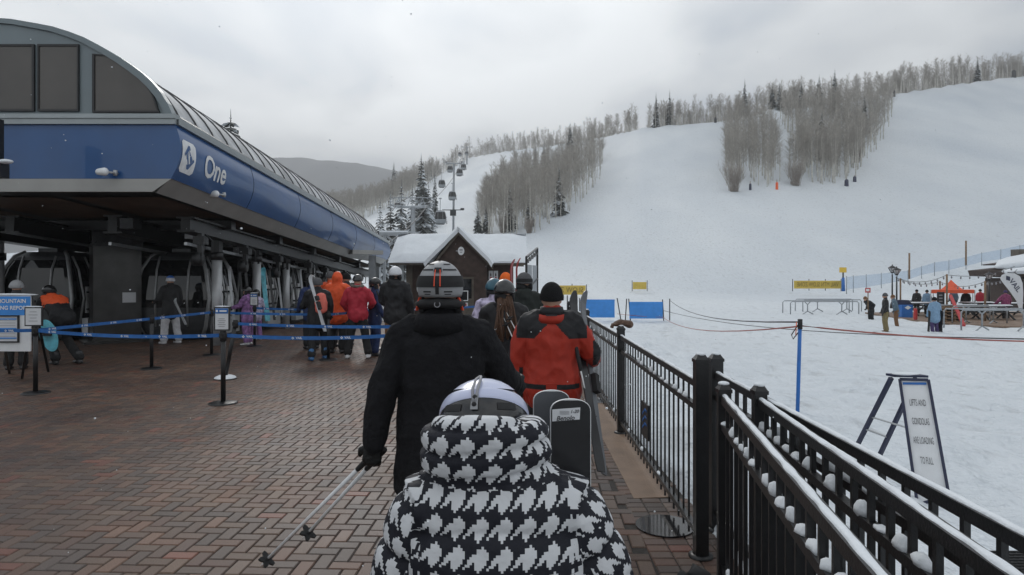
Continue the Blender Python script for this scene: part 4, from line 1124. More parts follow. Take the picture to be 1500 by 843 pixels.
# ------------------------------------------------------------ crowd barriers
def sign_on(T, x, y, z, w_, h_, header):
    mb = B('black_metal'); mb.bbox((x-w_/2, y-.012, z), (x+w_/2, y+.012, z+h_)); fr = mb.build('sign_frame', T)
    mb = B('paper'); mb.bbox((x-w_/2+.018, y-.016, z+.018), (x+w_/2-.018, y-.0125, z+h_-.018)); pg = mb.build('sign_sheet', fr)
    mb = B('faint_ink')
    zt_ = z+h_-.04
    if header: mb.m('belt_blue'); mb.box((x, y-.018, z+h_-.055), (w_-.04, .003, .07)); mb.m('white'); mb.box((x-w_*.3, y-.021, z+h_-.055), (.025, .003, .03)); mb.box((x+.02, y-.021, z+h_-.055), (w_*.45, .003, .02)); zt_ -= .09
    mb.m('faint_ink')
    n = 4 if not header else 5
    for k in range(n):
        mb.box((x, y-.018, zt_-.03-k*(zt_-z-.06)/n), (w_*(.5 if k % 2 else .38), .003, .008))
    mb.build('print', fr)
    mb = B('snow'); mb.ell((x, y, z+h_+.003), (w_/2, .014, .012), 12, 6); mb.build('snow_cap', fr)
def stanchion(x, y, label, z1=.94, tilt=None, sign=None, snowbase=False):
    T = thing('barrier_post', label, 'barrier post', (x, y, 0), 'black belt barrier posts')
    tx = tilt or 0
    mb = B('black_metal' if not snowbase else 'black_metal'); mb.lathe([(0, .035), (.06, .033), (.16, .022), (.185, .012), (.185, .002)], (x, y, 0), 28); mb.build('base', T)
    if snowbase: mb = B('snow'); mb.lathe([(0, .07), (.1, .065), (.16, .04), (.175, .02)], (x, y, 0), 20); mb.build('snow_cap', T)
    mb = B('black_metal'); mb.cyl((x, y, .02), (x+tx, y, z1), .032, n=16); mb.build('pole', T)
    mb = B('black_rubber'); mb.cyl((x+tx, y, z1-.09), (x+tx*1.03, y, z1+.03), .042, n=16); mb.cyl((x+tx, y, z1+.03), (x+tx, y, z1+.045), .036, n=16); mb.box((x+tx, y, z1-.02), (.1, .03, .06)); mb.box((x+tx, y, z1-.02), (.03, .1, .06)); mb.build('belt_head', T)
    if sign: sign_on(T, x+tx, y-.03, z1+.05, *sign)
    return Vector((x+tx, y, z1-.015))
def g0(px, py): q = G(px, py-.5); return q.x, q.y
SP_ = {}
SP_['a'] = stanchion(*g0(52, 577), 'black barrier post at far left carrying a plain white notice', sign=(.26, .28, False))
SP_['b'] = stanchion(*g0(222, 541), 'black barrier post in front of the person in white trousers')
SP_['c'] = stanchion(*g0(327, 592), 'nearest black barrier post, carrying a notice with a blue header', sign=(.21, .32, True))
SP_['d'] = stanchion(*g0(330, 556), 'leaning black barrier post with snow heaped on its base', tilt=.17, snowbase=True)
SP_['e'] = stanchion(*g0(310, 521), 'black barrier post just left of the nearest notice')
SP_['f'] = stanchion(*g0(373, 508), 'black barrier post carrying a small notice, behind the leaning post', sign=(.2, .3, True))
SP_['g'] = stanchion(*g0(481, 528), 'black barrier post below the person in the red jacket and pony colours'.replace(' and pony colours', ' of the queue'))
SP_['h'] = stanchion(-1.30, 9.0, 'black barrier post hidden behind the person in the long black coat')
SP_['i'] = stanchion(-1.35, 10.3, 'second black barrier post hidden behind the person in the long black coat')
SP_['j'] = stanchion(X_(553, 15.2), 15.2, 'black barrier post beside the person in the navy jacket')
SP_['k'] = stanchion(X_(716, 17.2), 17.2, 'black barrier post in front of the hut door')
SP_['l'] = Vector((-9.3, 9.6, .92))
stanchion(-9.3, 9.6, 'black barrier post beyond the left edge beside the report board')
def belt(a, b, label, sag=.02, logos=None, w_=.05):
    a, b = Vector(a), Vector(b); d = b-a; L = d.length; T = thing('barrier_belt', label, 'belt', a, 'blue barrier belts')
    n = 24; tw = rnd.uniform(-.25, .25)
    def pt(u, v):
        p = a.lerp(b, u); p.z -= sag*4*u*(1-u); return p+Vector((0, math.sin(tw*math.sin(u*9))*w_*(v-.5)*.6, (v-.5)*w_))
    mb = B('belt_blue'); mb.grid(lambda u, v: pt(u, v)+Vector((0, -.001, 0)), n, 2); mb.grid(lambda u, v: pt(u, v)+Vector((0, .001, 0)), n, 2); mb.build('webbing', T, fixn=False)
    mb = B('white'); k = max(1, int(L/.62)); xd = d.normalized()
    if xd.x < 0: xd = -xd
    for i in range(k):
        u = (i+.5)/k; p = pt(u, .5)+Vector((0, -.006, 0)); text_mb(mb, 'VAIL', p+xd*.02, xd, (0, 0, 1), .042, bold=.001)
        q = p-xd*.062; r_ = .019; mb.add([q+Vector((0, 0, r_)), q+xd*r_, q-Vector((0, 0, r_)), q-xd*r_], [(0, 1, 2, 3)]); 
        r_ = .008; mb.m('belt_blue'); q = q+Vector((0, -.002, 0)); mb.add([q+Vector((0, 0, r_)), q+xd*r_, q-Vector((0, 0, r_)), q-xd*r_], [(0, 1, 2, 3)]); mb.m('white')
    mb.build('belt_print', T, fixn=False)
belt(SP_['a'], SP_['c'], 'blue belt from the far left post to the nearest post', .05)
belt(SP_['a'], SP_['b'], 'blue belt from the far left post up to the post by the white trousers', .0)
belt(SP_['b'], SP_['e'], 'blue belt between the white trousers and the post left of the notice', .0)
belt(SP_['l'], SP_['a'], 'blue belt crossing the report board at the far left', .01)
belt(SP_['c'], SP_['h'], 'lowest blue belt, from the nearest post to behind the black coat', .05)
belt(SP_['d'], SP_['i'], 'blue belt from the leaning post to behind the black coat', .03)
belt(SP_['e'], SP_['g'], 'blue belt from the post left of the notice to the post below the queue', .01)
belt(SP_['g'], SP_['j'], 'short blue belt behind the red jacket', .01)
belt(SP_['f'], SP_['j']+Vector((0, .2, 0)), 'farthest blue belt in front of the cabin doors', .03)
belt(SP_['k'], SP_['k']+Vector((1.6, .1, 0)), 'blue belt right of the hut door', .02)
belt(SP_['j'], SP_['k'], 'blue belt in front of the hut, left of its door', .04)
# report board at the left
T = thing('report_board', 'white and blue report board on black legs at the left edge', 'sign board', (X_(10, 10.4), 10.4, 0))
Yb = 10.2; bl = lambda px, py: P(px, py, Yb)
mb = B('white'); mb.bbox(bl(-75, 515), P(46, 433, Yb+.03)); pn = mb.build('board', T)
mb = B('banner_blue'); a_ = bl(-74, 462); b_ = bl(45, 434.5); mb.bbox((a_.x, Yb-.006, a_.z), (b_.x, Yb-.003, b_.z)); mb.build('header', pn)
mb = B('white'); text_mb(mb, 'VAIL MOUNTAIN', P(39, 441.5, Yb)+Vector((0, -.012, 0)), (1, 0, 0), (0, 0, 1), .085, align='RIGHT', bold=.002); text_mb(mb, 'GROOMING REPORT', P(44, 451.5, Yb)+Vector((0, -.012, 0)), (1, 0, 0), (0, 0, 1), .085, align='RIGHT', bold=.002); mb.build('lettering', pn)
mb = B('black_metal'); a_ = bl(-60, 502); b_ = bl(29, 462)
for p_, q_ in (((a_.x, b_.z), (b_.x, b_.z-.02)), ((a_.x, a_.z), (b_.x, a_.z+.02)), ((b_.x-.02, a_.z+.02), (b_.x, b_.z-.02)), ((a_.x, a_.z+.02), (a_.x+.02, b_.z-.02))): mb.bbox((p_[0], Yb-.03, p_[1]), (q_[0], Yb-.003, q_[1]))
mb.m('paper'); mb.bbox((a_.x+.021, Yb-.012, a_.z+.021), (b_.x-.021, Yb-.004, b_.z-.021)); mb.m('banner_blue')
for k in range(5): z_ = b_.z-.05-k*.075; mb.bbox((a_.x+.06, Yb-.016, z_), (b_.x-.04, Yb-.0125, z_-.02)) if k % 2 == 0 else None
mb.m('faint_ink')
for k in range(9): z_ = b_.z-.035-k*.042; mb.bbox((a_.x+.06, Yb-.015, z_), (b_.x-.06, Yb-.0125, z_-.006))
mb.build('report_sheet', pn)
for a_, b_ in (((33+5, 515), (32, 555)), ((8, 515), (14, 547))): mb = B('black_metal'); mb.bar(P(*a_, Yb+.02), G(*b_), .035, .035); mb.build('leg', T)
mb = B('black_metal'); mb.bar(P(56, 470, Yb+.6), G(71, 545), .035, .035); mb.build('leg', T)
mb = B('snow'); mb.ell(P(15, 432, Yb+.01), (.45, .03, .02), 16, 6); mb.build('snow_cap', T)

# ------------------------------------------------------------ A-frame board on the snow
T = thing('loading_board', 'tall slim A frame board with lettering LIFTS AND GONDOLAS, standing on the snow', 'sign board', (3.75, 5.9, -.3))
YS = 5.9; s1 = P(1318, 556, YS); s2 = P(1360, 557, YS-.12); s3 = P(1390, 726, YS-.5); s4 = P(1344, 740, YS-.38)
nrm = (s2-s1).cross(s4-s1).normalized(); nrm = nrm if nrm.y < 0 else -nrm
mk('navy_metal', (.02, .025, .06), .45)
mb = B('navy_metal')
for a_, b_ in ((s1, s2), (s2, s3), (s3, s4), (s4, s1)): mb.bar(a_, b_, .024, .03, up=tuple(nrm))
fb = mb.build('front_frame', T); mb = B('white'); mb.prism([s1, s2, s3, s4], -nrm*.01)
pn = mb.build('panel', T); xd = (s2-s1).normalized(); yd = ((s1+s2)/2-(s3+s4)/2).normalized()
mb = B('blue'); q1 = s1.lerp(s4, .035)+xd*.02+nrm*.006; q2 = s2.lerp(s3, .035)-xd*.02+nrm*.006; mb.bar(q1, q2, .02, .004, up=tuple(nrm)); mb.build('blue_edge', pn)
mb = B('ink')
for tx, f, wf_ in (('LIFTS AND', .205, .56), ('GONDOLAS', .365, .58), ('ARE LOADING', .525, .68), ('TO FULL', .69, .42)):
    cc = ((s1+s2)/2).lerp((s3+s4)/2, f)+nrm*.004; text_mb(mb, tx, cc, xd, yd, .085, bold=-.0005, width=wf_*(s2-s1).length)
mb.build('lettering', pn)
mb = B('navy_metal'); r1 = P(1303, 556, YS+.22); r2 = P(1336, 556, YS+.22); f1 = G(1254, 668, -.24); f2 = G(1282, 690, -.26)
f1 = P(1250, 664, YS+.62); f2 = P(1276, 694, YS+.5)
mb.bar(s1+Vector((-.03, .08, 0)), f1, .035, .03); mb.build('rear_leg', T); mb = B('navy_metal'); mb.bar(s2+Vector((-.05, .1, 0)), f2, .035, .03); mb.build('rear_leg', T)
mb = B('silver_paint'); A_ = (s1+Vector((-.03, .08, 0))).lerp(f1, .66); B_ = (s2+Vector((-.05, .1, 0))).lerp(f2, .60); mb.bar(A_, B_, .03, .012); A2 = (s1+Vector((-.03, .08, 0))).lerp(f1, .5); mb.bar(A2, s1.lerp(s4, .40), .02, .01); mb.build('spreader', T)
mb = B('navy_metal'); mb.prism([s1+Vector((-.05, 0, .02)), s2+Vector((0, 0, .02)), s2+Vector((-.04, .12, .02)), s1+Vector((-.07, .1, .02))], (0, 0, .02)); tpo = mb.build('top_cap', T)
mb = B('snow'); cc = (s1+s2)/2+Vector((-.04, .05, .045)); mb.ell(cc, (.13, .06, .012), 12, 6); mb.build('snow_cap', tpo)
# blue pole
bp = P(1167.5, 611, 9.1); tp_ = P(1172, 470, 9.1); T = thing('rope_pole', 'thin bright blue pole standing in the snow left of the A frame board', 'pole', bp, 'rope poles')
mb = B('blue'); mb.cyl(bp-Vector((0, 0, .2)), tp_, .026, n=12); mb.build('shaft', T); mb = B('black_rubber'); mb.cyl(tp_-Vector((0, 0, .12)), tp_+Vector((0, 0, .02)), .032, n=12); mb.tube([tp_-Vector((.03, 0, .06)), tp_-Vector((.12, 0, .2)), tp_-Vector((.1, 0, .26)), tp_-Vector((.02, 0, .16))], .008, 5); mb.build('clip', T)
mb = B('orange'); mb.tube([tp_-Vector((.05, 0, .02)), tp_-Vector((.06, 0, .2))], .006, 5); mb.build('tag_cord', T)

# ------------------------------------------------------------ banners
def on_t(px, py, y0): g = ray_ground(px, py, y0); return g
def banner(x0, y0, x1, y1, Y, m, label, name='snow_banner', text=None, poles=(), mirror=True, grp='yellow slow banners'):
    a = P(x0, y0, Y); b = P(x1, y1, Y); T = thing(name, label, 'banner', (a.x, Y, b.z), grp)
    mb = B(m); nn = 16; mb.grid(lambda u, v: (a.x+(b.x-a.x)*u, Y+.05*math.sin(u*7)*math.sin(v*3)+.01, b.z+(a.z-b.z)*v), nn, 6); mb.grid(lambda u, v: (a.x+(b.x-a.x)*u, Y+.05*math.sin(u*7)*math.sin(v*3), b.z+(a.z-b.z)*v-.002), nn, 6)
    cl_ = mb.build('cloth', T, fixn=False)
    if text:
        mb = B('letter_olive'); h = (a.z-b.z); text_mb(mb, text, ((a.x+b.x)/2, Y-.08, (a.z+b.z)/2), (1, 0, 0), (0, 0, 1), h*.8, mirror=mirror, width=(b.x-a.x)*.88, bold=0); mb.build('lettering', cl_, fixn=False)
    for px_, pt, pb in poles:
        mb = B('dark_metal'); mb.cyl(P(px_[1], pb, Y+.12), P(px_[0], pt, Y+.12), .03 if Y < 50 else .045, n=8); mb.build('pole', T)
    return T
pp = lambda x, t, b, dx=0: ((x, x+dx), t, b)
banner(1163, 411.5, 1232, 423, 80, 'banner_yellow', 'long yellow banner seen from behind with mirrored lettering, by the blue net', text='VAIL MTN SLOW ZONE', poles=(pp(1161, 409, 427), pp(1185, 409, 426), pp(1209, 409, 426), pp(1232, 409, 427)))
banner(798, 418.5, 858, 432, 72, 'banner_yellow', 'yellow banner partly hidden by the black beanie of the red jacket', text='SLOW ZONE', poles=(pp(815, 416, 434), pp(838, 416, 434), pp(859, 417, 434)))
banner(927, 413.5, 947, 424, 86, 'banner_yellow', 'short yellow banner alone in the middle of the snow', poles=(pp(926, 411, 427), pp(948, 411, 427)))
banner(850, 439, 900.5, 465.5, 36, 'banner_blue', 'left bright blue banner of the pair on the snow', grp='blue banners', poles=(pp(831, 433, 470), pp(849, 437, 468), pp(904, 437, 472, 6), pp(918, 438, 471, -2)))
banner(922, 442.5, 971, 467, 36, 'banner_blue', 'right bright blue banner of the pair on the snow', grp='blue banners', poles=(pp(921, 438, 476, 3), pp(970.5, 439, 474, 2), pp(981, 438, 474)))
# ropes
def rp(pts, lab, m='rope_red', r=.012): return rope(pts, r, 'rope', lab, m, 'rope', 'thin ropes across the snow')
tpr = tp_-Vector((0, 0, .02))
rp([P(981, 440, 36), tpr], 'thin rope from the right blue banner down to the blue pole', 'cable')
rp([P(904, 460, 36), P(971, 465, 36), tpr+Vector((0, 0, -.06))], 'reddish rope crossing low behind the right blue banner to the blue pole')
rp([P(971, 455, 36), P(1500, 497, 11)], 'thin rope crossing above the blue pole to the right edge', 'cable')
rp([tpr+Vector((0, 0, -.05)), P(1540, 501, 9.5)], 'reddish rope from the blue pole to the right edge')
# small signs and pads on the slope
for px, py, w_, h_, m_, lb in ((1099, 279, 4, 8, 'navy_metal', 'small dark blue pad at the foot of the narrow grove'), (1138, 278, 4, 9, 'orange', 'orange pad on a post below the snow chute'),
                    (1240, 274, 6, 7, 'navy_metal', 'dark blue pad at the lower right foot of the broad grove'), (1252, 267, 5, 6, 'navy_metal', 'second small dark blue pad beside the broad grove'),
                    (1048, 181, 4, 6, 'black_rubber', 'small dark snow gun on the crest of the middle ridge'), (1485, 114, 6, 8, 'black_rubber', 'small dark machine on the upper right crest'), (1310, 142, 3, 8, 'black_rubber', 'dark post pad at the top of the broad grove')):
    g = ray_ground(px, py, 60)
    if g is None: yr = float(np.interp(px, RT_X, RT_Y))-1; g = Vector((X_(px, yr), yr, terrain_z(X_(px, yr), yr)))
    k = g.y/F; T = thing('slope_pad', lb, 'pad', g, 'pads and machines on the slope')
    mb = B(m_); mb.loft([g+Vector((0, 0, -.3)), g+Vector((0, 0, h_*k))], [w_*k/2, w_*k/2*.9], 10); mb.build('pad', T)
    mb = B('wood'); mb.cyl(g, g+Vector((0, 0, h_*k*1.6)), .08, n=6); mb.build('post', T)
T = thing('slope_sign', 'tiny red and white sign standing alone on the open slope', 'sign', P(886, 408, 118)); mb = B('red'); mb.bbox(P(884.5, 399, 118), P(888, 403, 118.1)); mb.build('panel', T); mb = B('white'); mb.bbox(P(884.3, 403, 118), P(888.2, 405, 118.1)); mb.build('lower_panel', T); mb = B('wood'); mb.cyl(P(886.3, 411, 118.2), P(886.3, 400, 118.2), .05, n=6); mb.build('post', T)
# yellow square sign on pole with blue pad
g = P(1235, 426, 79); T = thing('slope_sign', 'yellow square sign on a pole wrapped in blue padding, right of the long banner', 'sign', g)
mb = B('sign_yellow'); mb.bbox(P(1230, 392, 79), P(1239.5, 399.5, 79.1)); mb.build('panel', T); mb = B('dark_metal'); mb.cyl(P(1235, 408, 79.3), P(1235, 395, 79.3), .09, n=8); mb.build('post', T)
mb = B('blue'); mb.cyl(P(1235.5, 427, 79.2), P(1235, 407, 79.2), .2, .17, n=12); mb.build('padding', T)
# blue net fence up the slope
npts = [(1240, 425, 406), (1250, 423, 405), (1269, 421, 403), (1291, 417, 401), (1330, 410, 397), (1350, 403, 391), (1369, 399, 385), (1390, 396, 382), (1415, 390, 377), (1438, 384, 371), (1466, 380, 366), (1494, 374, 360), (1530, 366, 352)]
T = thing('net_fence', 'pale blue net fence on short posts climbing the snow to the right', 'fence', P(1240, 425, 79))
n3 = [(P(x, b, 79+i*1.2), P(x, t, 79+i*1.2)) for i, (x, b, t) in enumerate(npts)]
m_, nt_, b_ = new_mat('net_mesh'); b_.inputs['Base Color'].default_value = (.22, .40, .62, 1); b_.inputs['Alpha'].default_value = .38; M['net_mesh'] = m_
mb = B('net_mesh')
for i in range(len(n3)-1): mb.add([n3[i][0], n3[i+1][0], n3[i+1][1], n3[i][1]], [(0, 1, 2, 3)])
mb.build('net', T, fixn=False)
for a_, b_ in n3: mb = B('grey_steel'); mb.cyl(a_-Vector((0, 0, .5)), b_+Vector((0, 0, .1)), .05, n=6); mb.build('post', T)
for px, pt, pb, Y, lb in ((1332, 371, 409, 78, 'left tall wooden pole behind the blue net'), (1415, 353, 389, 80, 'right tall wooden pole, higher up behind the blue net')):
    solo(B('wood').cyl(P(px, pb, Y), P(px, pt, Y), .1, n=10), 'wooden_pole', lb, 'pole', 'tall wooden poles')

# ------------------------------------------------------------ terrace area
T = thing('bench_rail', '', 'x') ; bpy.data.objects.remove(T)
mb = B('sandstone'); mb.prism([P(1238, 466, 38), P(1300, 484, 30.5), P(1640, 500, 27), P(1640, 462, 40), P(1300, 460, 42)], (0, 0, .02))
def rack(x0, x1, ytop, Y, n, label, hgt=1.05, depth=1.2, grp='bent steel ski racks'):
    A = P(x0, ytop, Y); Bq = P(x1, ytop, Y); T = thing('ski_rack', label, 'ski rack', (A.x, Y, terrain_z(A.x, Y)), grp)
    for dy in (0, depth):
        z = A.z; mb = B('grey_steel'); zb_ = terrain_z(A.x, Y)
        mb.tube([(A.x, Y+dy, zb_), (A.x, Y+dy, z-.1), (A.x+.1, Y+dy, z), (Bq.x-.1, Y+dy, z), (Bq.x, Y+dy, z-.1), (Bq.x, Y+dy, zb_)], .035, 8); mb.build('rail', T)
    for k in range(n):
        x = A.x+(Bq.x-A.x)*(k+.5)/n; mb = B('grey_steel')
        mb.tube([(x-.2, Y, A.z), (x, Y, A.z-.2), (x, Y, zb_+.15)], .035, 8); mb.tube([(x+.2, Y, A.z), (x, Y, A.z-.2)], .035, 8); mb.tube([(x-.45, Y-.25, zb_), (x, Y, zb_+.2), (x+.45, Y+.2, zb_)], .035, 8); mb.build('support', T)
    return T
rack(1158, 1258, 442, 42, 2, 'long grey bent pipe ski rack at left, in front of the yellow banner')
rack(1176, 1262, 439.5, 45, 2, 'second grey bent pipe ski rack standing behind the long one')
rack(1408, 1530, 454.5, 30, 2, 'nearest grey pipe ski rack at the right edge')
rack(1395, 1475, 449, 33.5, 2, 'grey pipe ski rack before the tables, behind the nearest one')
def lamp(px, pt, pb, Y, label):
    b = P(px, pb, Y); t_ = P(px, pt, Y); T = thing('street_lamp', label, 'lamp', b, 'lantern posts'); k = Y/F
    mb = B('black_metal'); mb.cyl(b, t_-Vector((0, 0, 14*k)), .06, .045, 10); mb.lathe([(.16, 0), (.13, .3), (.07, .45)], b, 12); mb.build('pole', T)
    hb_ = t_-Vector((0, 0, 13*k)); mb = B('black_metal'); mb.lathe([(.05, 0), (.12, 1.5*k), (.10, 2*k)], hb_, 8); mb.lathe([(.30, 8*k), (.26, 9*k), (.10, 11*k), (.04, 11.5*k), (.03, 13*k), (0, 13.5*k)], hb_, 8)
    for q in range(8): a = math.pi*q/4; mb.bar(hb_+Vector((.10*math.cos(a), .10*math.sin(a), 2*k)), hb_+Vector((.25*math.cos(a), .25*math.sin(a), 8*k)), .02, .02)
    ln = mb.build('lantern', T)
    mb = B('paper'); mb.lathe([(.09, 2*k), (.23, 8*k)], hb_, 8); mb.build('lantern_glass', ln)
lamp(1307, 388, 452, 46, 'lantern post at left rear of the pair beside the blue bin')
lamp(1313.5, 391, 458, 43, 'lantern post at right front of the pair beside the blue bin')
lamp(1449, 398, 452, 42, 'single lantern post between the orange canopy and the feather flag')
T = thing('blue_bin', 'square blue waste bin with a pale emblem beside the bent skiers', 'bin', P(1325, 466, 38)); a_ = P(1321, 466, 38); b_ = P(1337, 447, 38)
mb = B('blue'); mb.bbox((a_.x, 38, a_.z), (b_.x, 38.7, b_.z)); mb.build('body', T); mb = B('navy_metal'); mb.prism([P(1315, 440, 38.3), P(1331, 440, 38.3), P(1338, 447, 38.3), P(1314, 447, 38.3)], (0, .6, 0)); mb.build('lid', T)
mb = B('white'); c_ = P(1330, 451, 37.98); mb.add([c_+Vector((0, 0, .12)), c_+Vector((.2, 0, 0)), c_-Vector((0, 0, .12)), c_-Vector((.2, 0, 0))], [(0, 1, 2, 3)]); mb.build('emblem', T)
# canopy
T = thing('canopy_tent', 'orange red pop up canopy over the terrace tables', 'canopy', P(1395, 455, 39)); Yc = 38.5
c0 = P(1393, 410, Yc+1.4); cs = [P(1363.5, 425, Yc), P(1428, 425, Yc), P(1425, 424.5, Yc+2.8), P(1367, 424.5, Yc+2.8)]
mb = B('tent_orange')
for i in range(4):
    a, b = cs[i], cs[(i+1) % 4]; n_ = 6
    for j in range(n_):
        f0, f1_ = j/n_, (j+1)/n_
        def cv(p, f): q = p.lerp(c0, f); q.z -= .32*math.sin(math.pi*f)*(1-f*.3); return q
        mb.add([cv(a, f0), cv(b, f0), cv(b, f1_), cv(a, f1_)], [(0, 1, 2, 3)])
    mb.add([a, b, b-Vector((0, 0, .2)), a-Vector((0, 0, .2))], [(0, 1, 2, 3)])
mb.build('canopy', T, fixn=False)
for c_ in cs: mb = B('silver_paint'); mb.cyl((c_.x, c_.y, -.85), c_, .03, n=6); mb.build('leg', T)
# feather flag
T = thing('feather_flag', 'white feather flag with dark VAIL-style lettering'.replace(' VAIL-style', '')+' near the right edge', 'flag', P(1499, 455, 33)); Yf = 33
pl = [(1498, 455), (1499, 430), (1498, 415), (1494, 405), (1486, 400.5), (1476, 400), (1468, 403), (1465, 408), (1468, 413), (1480, 428), (1489, 441), (1493, 453)]
mb = B('paper'); mb.prism([P(x, y, Yf) for x, y in pl], (0, .015, 0)); fl = mb.build('flag_cloth', T)
mb = B('navy_metal'); d_ = (P(1490, 426, Yf)-P(1478, 410, Yf)).normalized(); nd = Vector((-d_.z, 0, d_.x)); nd = nd if nd.z > 0 else -nd
text_mb(mb, 'VAIL', P(1486.5, 418.5, Yf)+Vector((0, -.01, 0)), d_, nd, .36, bold=.008); q = P(1476.5, 408, Yf)+Vector((0, -.01, 0)); mb.add([q+d_*.17, q+nd*.13, q-d_*.17, q-nd*.13], [(0, 1, 2, 3)]); mb.build('lettering', fl, fixn=False)
mb = B('dark_metal'); mb.tube([P(1499, 470, Yf+.02), P(1500, 430, Yf+.02), P(1499, 414, Yf+.02), P(1494.5, 404, Yf+.02), P(1486, 400, Yf+.02), P(1476, 399.5, Yf+.02)], .022, 6); mb.build('flag_pole', T)
# string lights
lp = [(1319, 408, 455, 40), (1387, 402, 455, 36), (1377, 412, 452, 42), (1443, 412, 455, 35)]
TL = []
for i, (px, pt, pb, Y) in enumerate(lp):
    lb = ['left wooden string light pole near the lantern pair', 'tall string light pole in front of the canopy', 'shorter string light pole left of the canopy', 'string light pole just left of the single lantern'][i]
    b = P(px, pb, Y); b.z = -.85; solo(B('wood').cyl(b, P(px, pt, Y), .05, n=8), 'light_pole', lb, 'pole', 'string light poles'); TL.append(P(px, pt+1, Y))
def strl(a, b, label):
    T = thing('string_lights', label, 'string lights', a, 'strings of bulbs'); mb = B('cable'); pts = []
    for k in range(17): f = k/16; p = a.lerp(b, f); p.z -= .35*4*f*(1-f)*.8; pts.append(p)
    mb.tube(pts, .015, 5); mb.build('wire', T)
    for p in pts[1:-1:2]: mb = B('faint_ink'); mb.ell(p-Vector((0, 0, .10)), (.045, .045, .08), 8, 6); mb.build('bulb', T)
strl(TL[0], TL[1], 'string of bulbs from the lantern pair to the tall pole'); strl(TL[1], P(1487, 390, 40), 'string of bulbs from the tall pole up to the snowy roof')
strl(TL[2], TL[3], 'string of bulbs running behind the orange canopy'); strl(TL[0]+Vector((0, .5, .1)), TL[2], 'short string of bulbs left of the canopy'); strl(TL[3], P(1490, 395, 40), 'string of bulbs right of the single lantern')
# picnic tables
def picnic(px, Y, rz, label):
    g = P(px, 460, Y); T = thing('picnic_table', label, 'table', (g.x, Y, -.8), 'snowy picnic tables'); z0 = -.8
    mb = B('dark_metal'); mb.box((g.x, Y, z0+.74), (1.9, .8, .05)); mb.build('tabletop', T)
    mb = B('snow'); mb.loft([(g.x-.85, Y, z0+.79), (g.x+.85, Y, z0+.79)], [(.36, .05)]*2, 10, side=(0, 1, 0)); mb.build('snow_cap', T)
    for sy in (-1, 1): mb = B('dark_metal'); mb.box((g.x, Y+sy*.7, z0+.44), (1.9, .28, .05)); mb.build('bench', T)
    for sx_ in (-.7, .7): 
        mb = B('dark_metal'); mb.bar((g.x+sx_, Y-.7, z0), (g.x+sx_, Y+.3, z0+.72), .08, .06); mb.bar((g.x+sx_, Y+.7, z0), (g.x+sx_, Y-.3, z0+.72), .06, .06); mb.bar((g.x+sx_, Y-.8, z0+.4), (g.x+sx_, Y+.8, z0+.4), .06, .05); mb.build('leg', T)
for i, (px, Y) in enumerate(((1352, 40), (1405, 37), (1432, 40.5), (1455, 36.5), (1480, 39.5), (1340, 44))):
    picnic(px, Y, 0, ['picnic table behind the skier in pale blue', 'picnic table under the front of the orange canopy', 'picnic table under the rear right of the canopy', 'picnic table left of the person in purple', 'picnic table behind the feather flag', 'rear picnic table right of the blue bin'][i])
# crates, props
T = thing('crate_stack', 'stack of wooden pallets behind the skier in pale blue', 'pallets', (P(1390, 460, 35).x, 35, -.82), None)
mb = B('wood'); c_ = P(1390, 460, 35)
for k in range(5): mb.box((c_.x, 35, -.76+k*.17), (1.15, 1.0, .035)); [mb.box((c_.x+q, 35, -.70+k*.17), (.1, 1.0, .08)) for q in (-.5, 0, .5)]
mb.build('pallet_boards', T)
T = thing('stair_rail', 'orange and grey ladder like slat leaning toward the terrace edge', 'rail', (P(1400, 470, 33).x, 33, -.85)); mb = B('red'); mb.bar(P(1392, 433, 35), P(1412, 477, 32), .14, .1); mb.build('slat', T)
solo(B('red').loft([P(1341, 467, 36), P(1341, 454, 36)], [.1, .09], 10), 'fire_extinguisher', 'small red cylinder standing left of the pale blue skier', 'cylinder')
T = thing('slope_sign', 'small red and white sign on a pole above the bent skier in navy', 'sign', P(1271, 450, 36)); mb = B('red'); mb.bbox(P(1268, 422, 36), P(1274.5, 429, 36.05)); mb.m('white'); mb.bbox(P(1269, 423.5, 35.98), P(1273.5, 427, 35.99)); mb.build('panel', T); mb = B('wood'); mb.cyl(P(1271.5, 455, 36.1), P(1271.5, 423, 36.1), .03, n=6); mb.build('post', T)
T = thing('menu_board', 'tall narrow dark board beside the string light pole', 'board', P(1379, 460, 35.5)); mb = B('dark_metal'); mb.bbox(P(1374, 462, 35.5), P(1382, 428, 35.6)); mb.build('board', T); mb = B('faint_ink'); 
for k in range(6): mb.bbox(P(1375.5, 432+k*4.5, 35.48), P(1380.5, 433.5+k*4.5, 35.49))
mb.build('print', T)
# dark roof with snow at right edge
T = thing('lodge_roof', 'corner of a dark building with snow heaped on its roof at the right edge', 'building', P(1500, 430, 48)); mb = B('hut_wood')
mb.prism([P(1487, 396, 48), P(1560, 388, 48), P(1560, 408, 48), P(1490, 405, 48)], (0, 5, 0)); mb.prism([P(1500, 408, 48.5), P(1560, 408, 48.5), P(1560, 460, 48.5), P(1500, 460, 48.5)], (0, 4, 0)); mb.prism([P(1480, 387, 49), P(1560, 376, 49), P(1560, 384, 49), P(1483, 388.5, 49)], (0, 3, 0)); mb.build('wall', T)
mb = B('snow'); mb.loft([P(1484, 389, 49), P(1500, 383, 49.5), P(1540, 372, 50)], [(1.4, .25), (2.2, .5), (2.4, .5)], 14, side=(0, 1, 0)); mb.loft([P(1476, 398, 48.5), P(1510, 396, 48)], [(1.2, .18), (1.6, .3)], 12, side=(0, 1, 0)); mb.build('roof_snow', T)
mb = B('hut_trim'); mb.bbox(P(1492, 378, 50), P(1499, 366, 50.8)); mb.build('chimney', T)
g = P(1385, 466, 36)
pts_ = [(19.5, 44), (21.0, 31.5), (40, 27), (60, 27), (60, 46)]
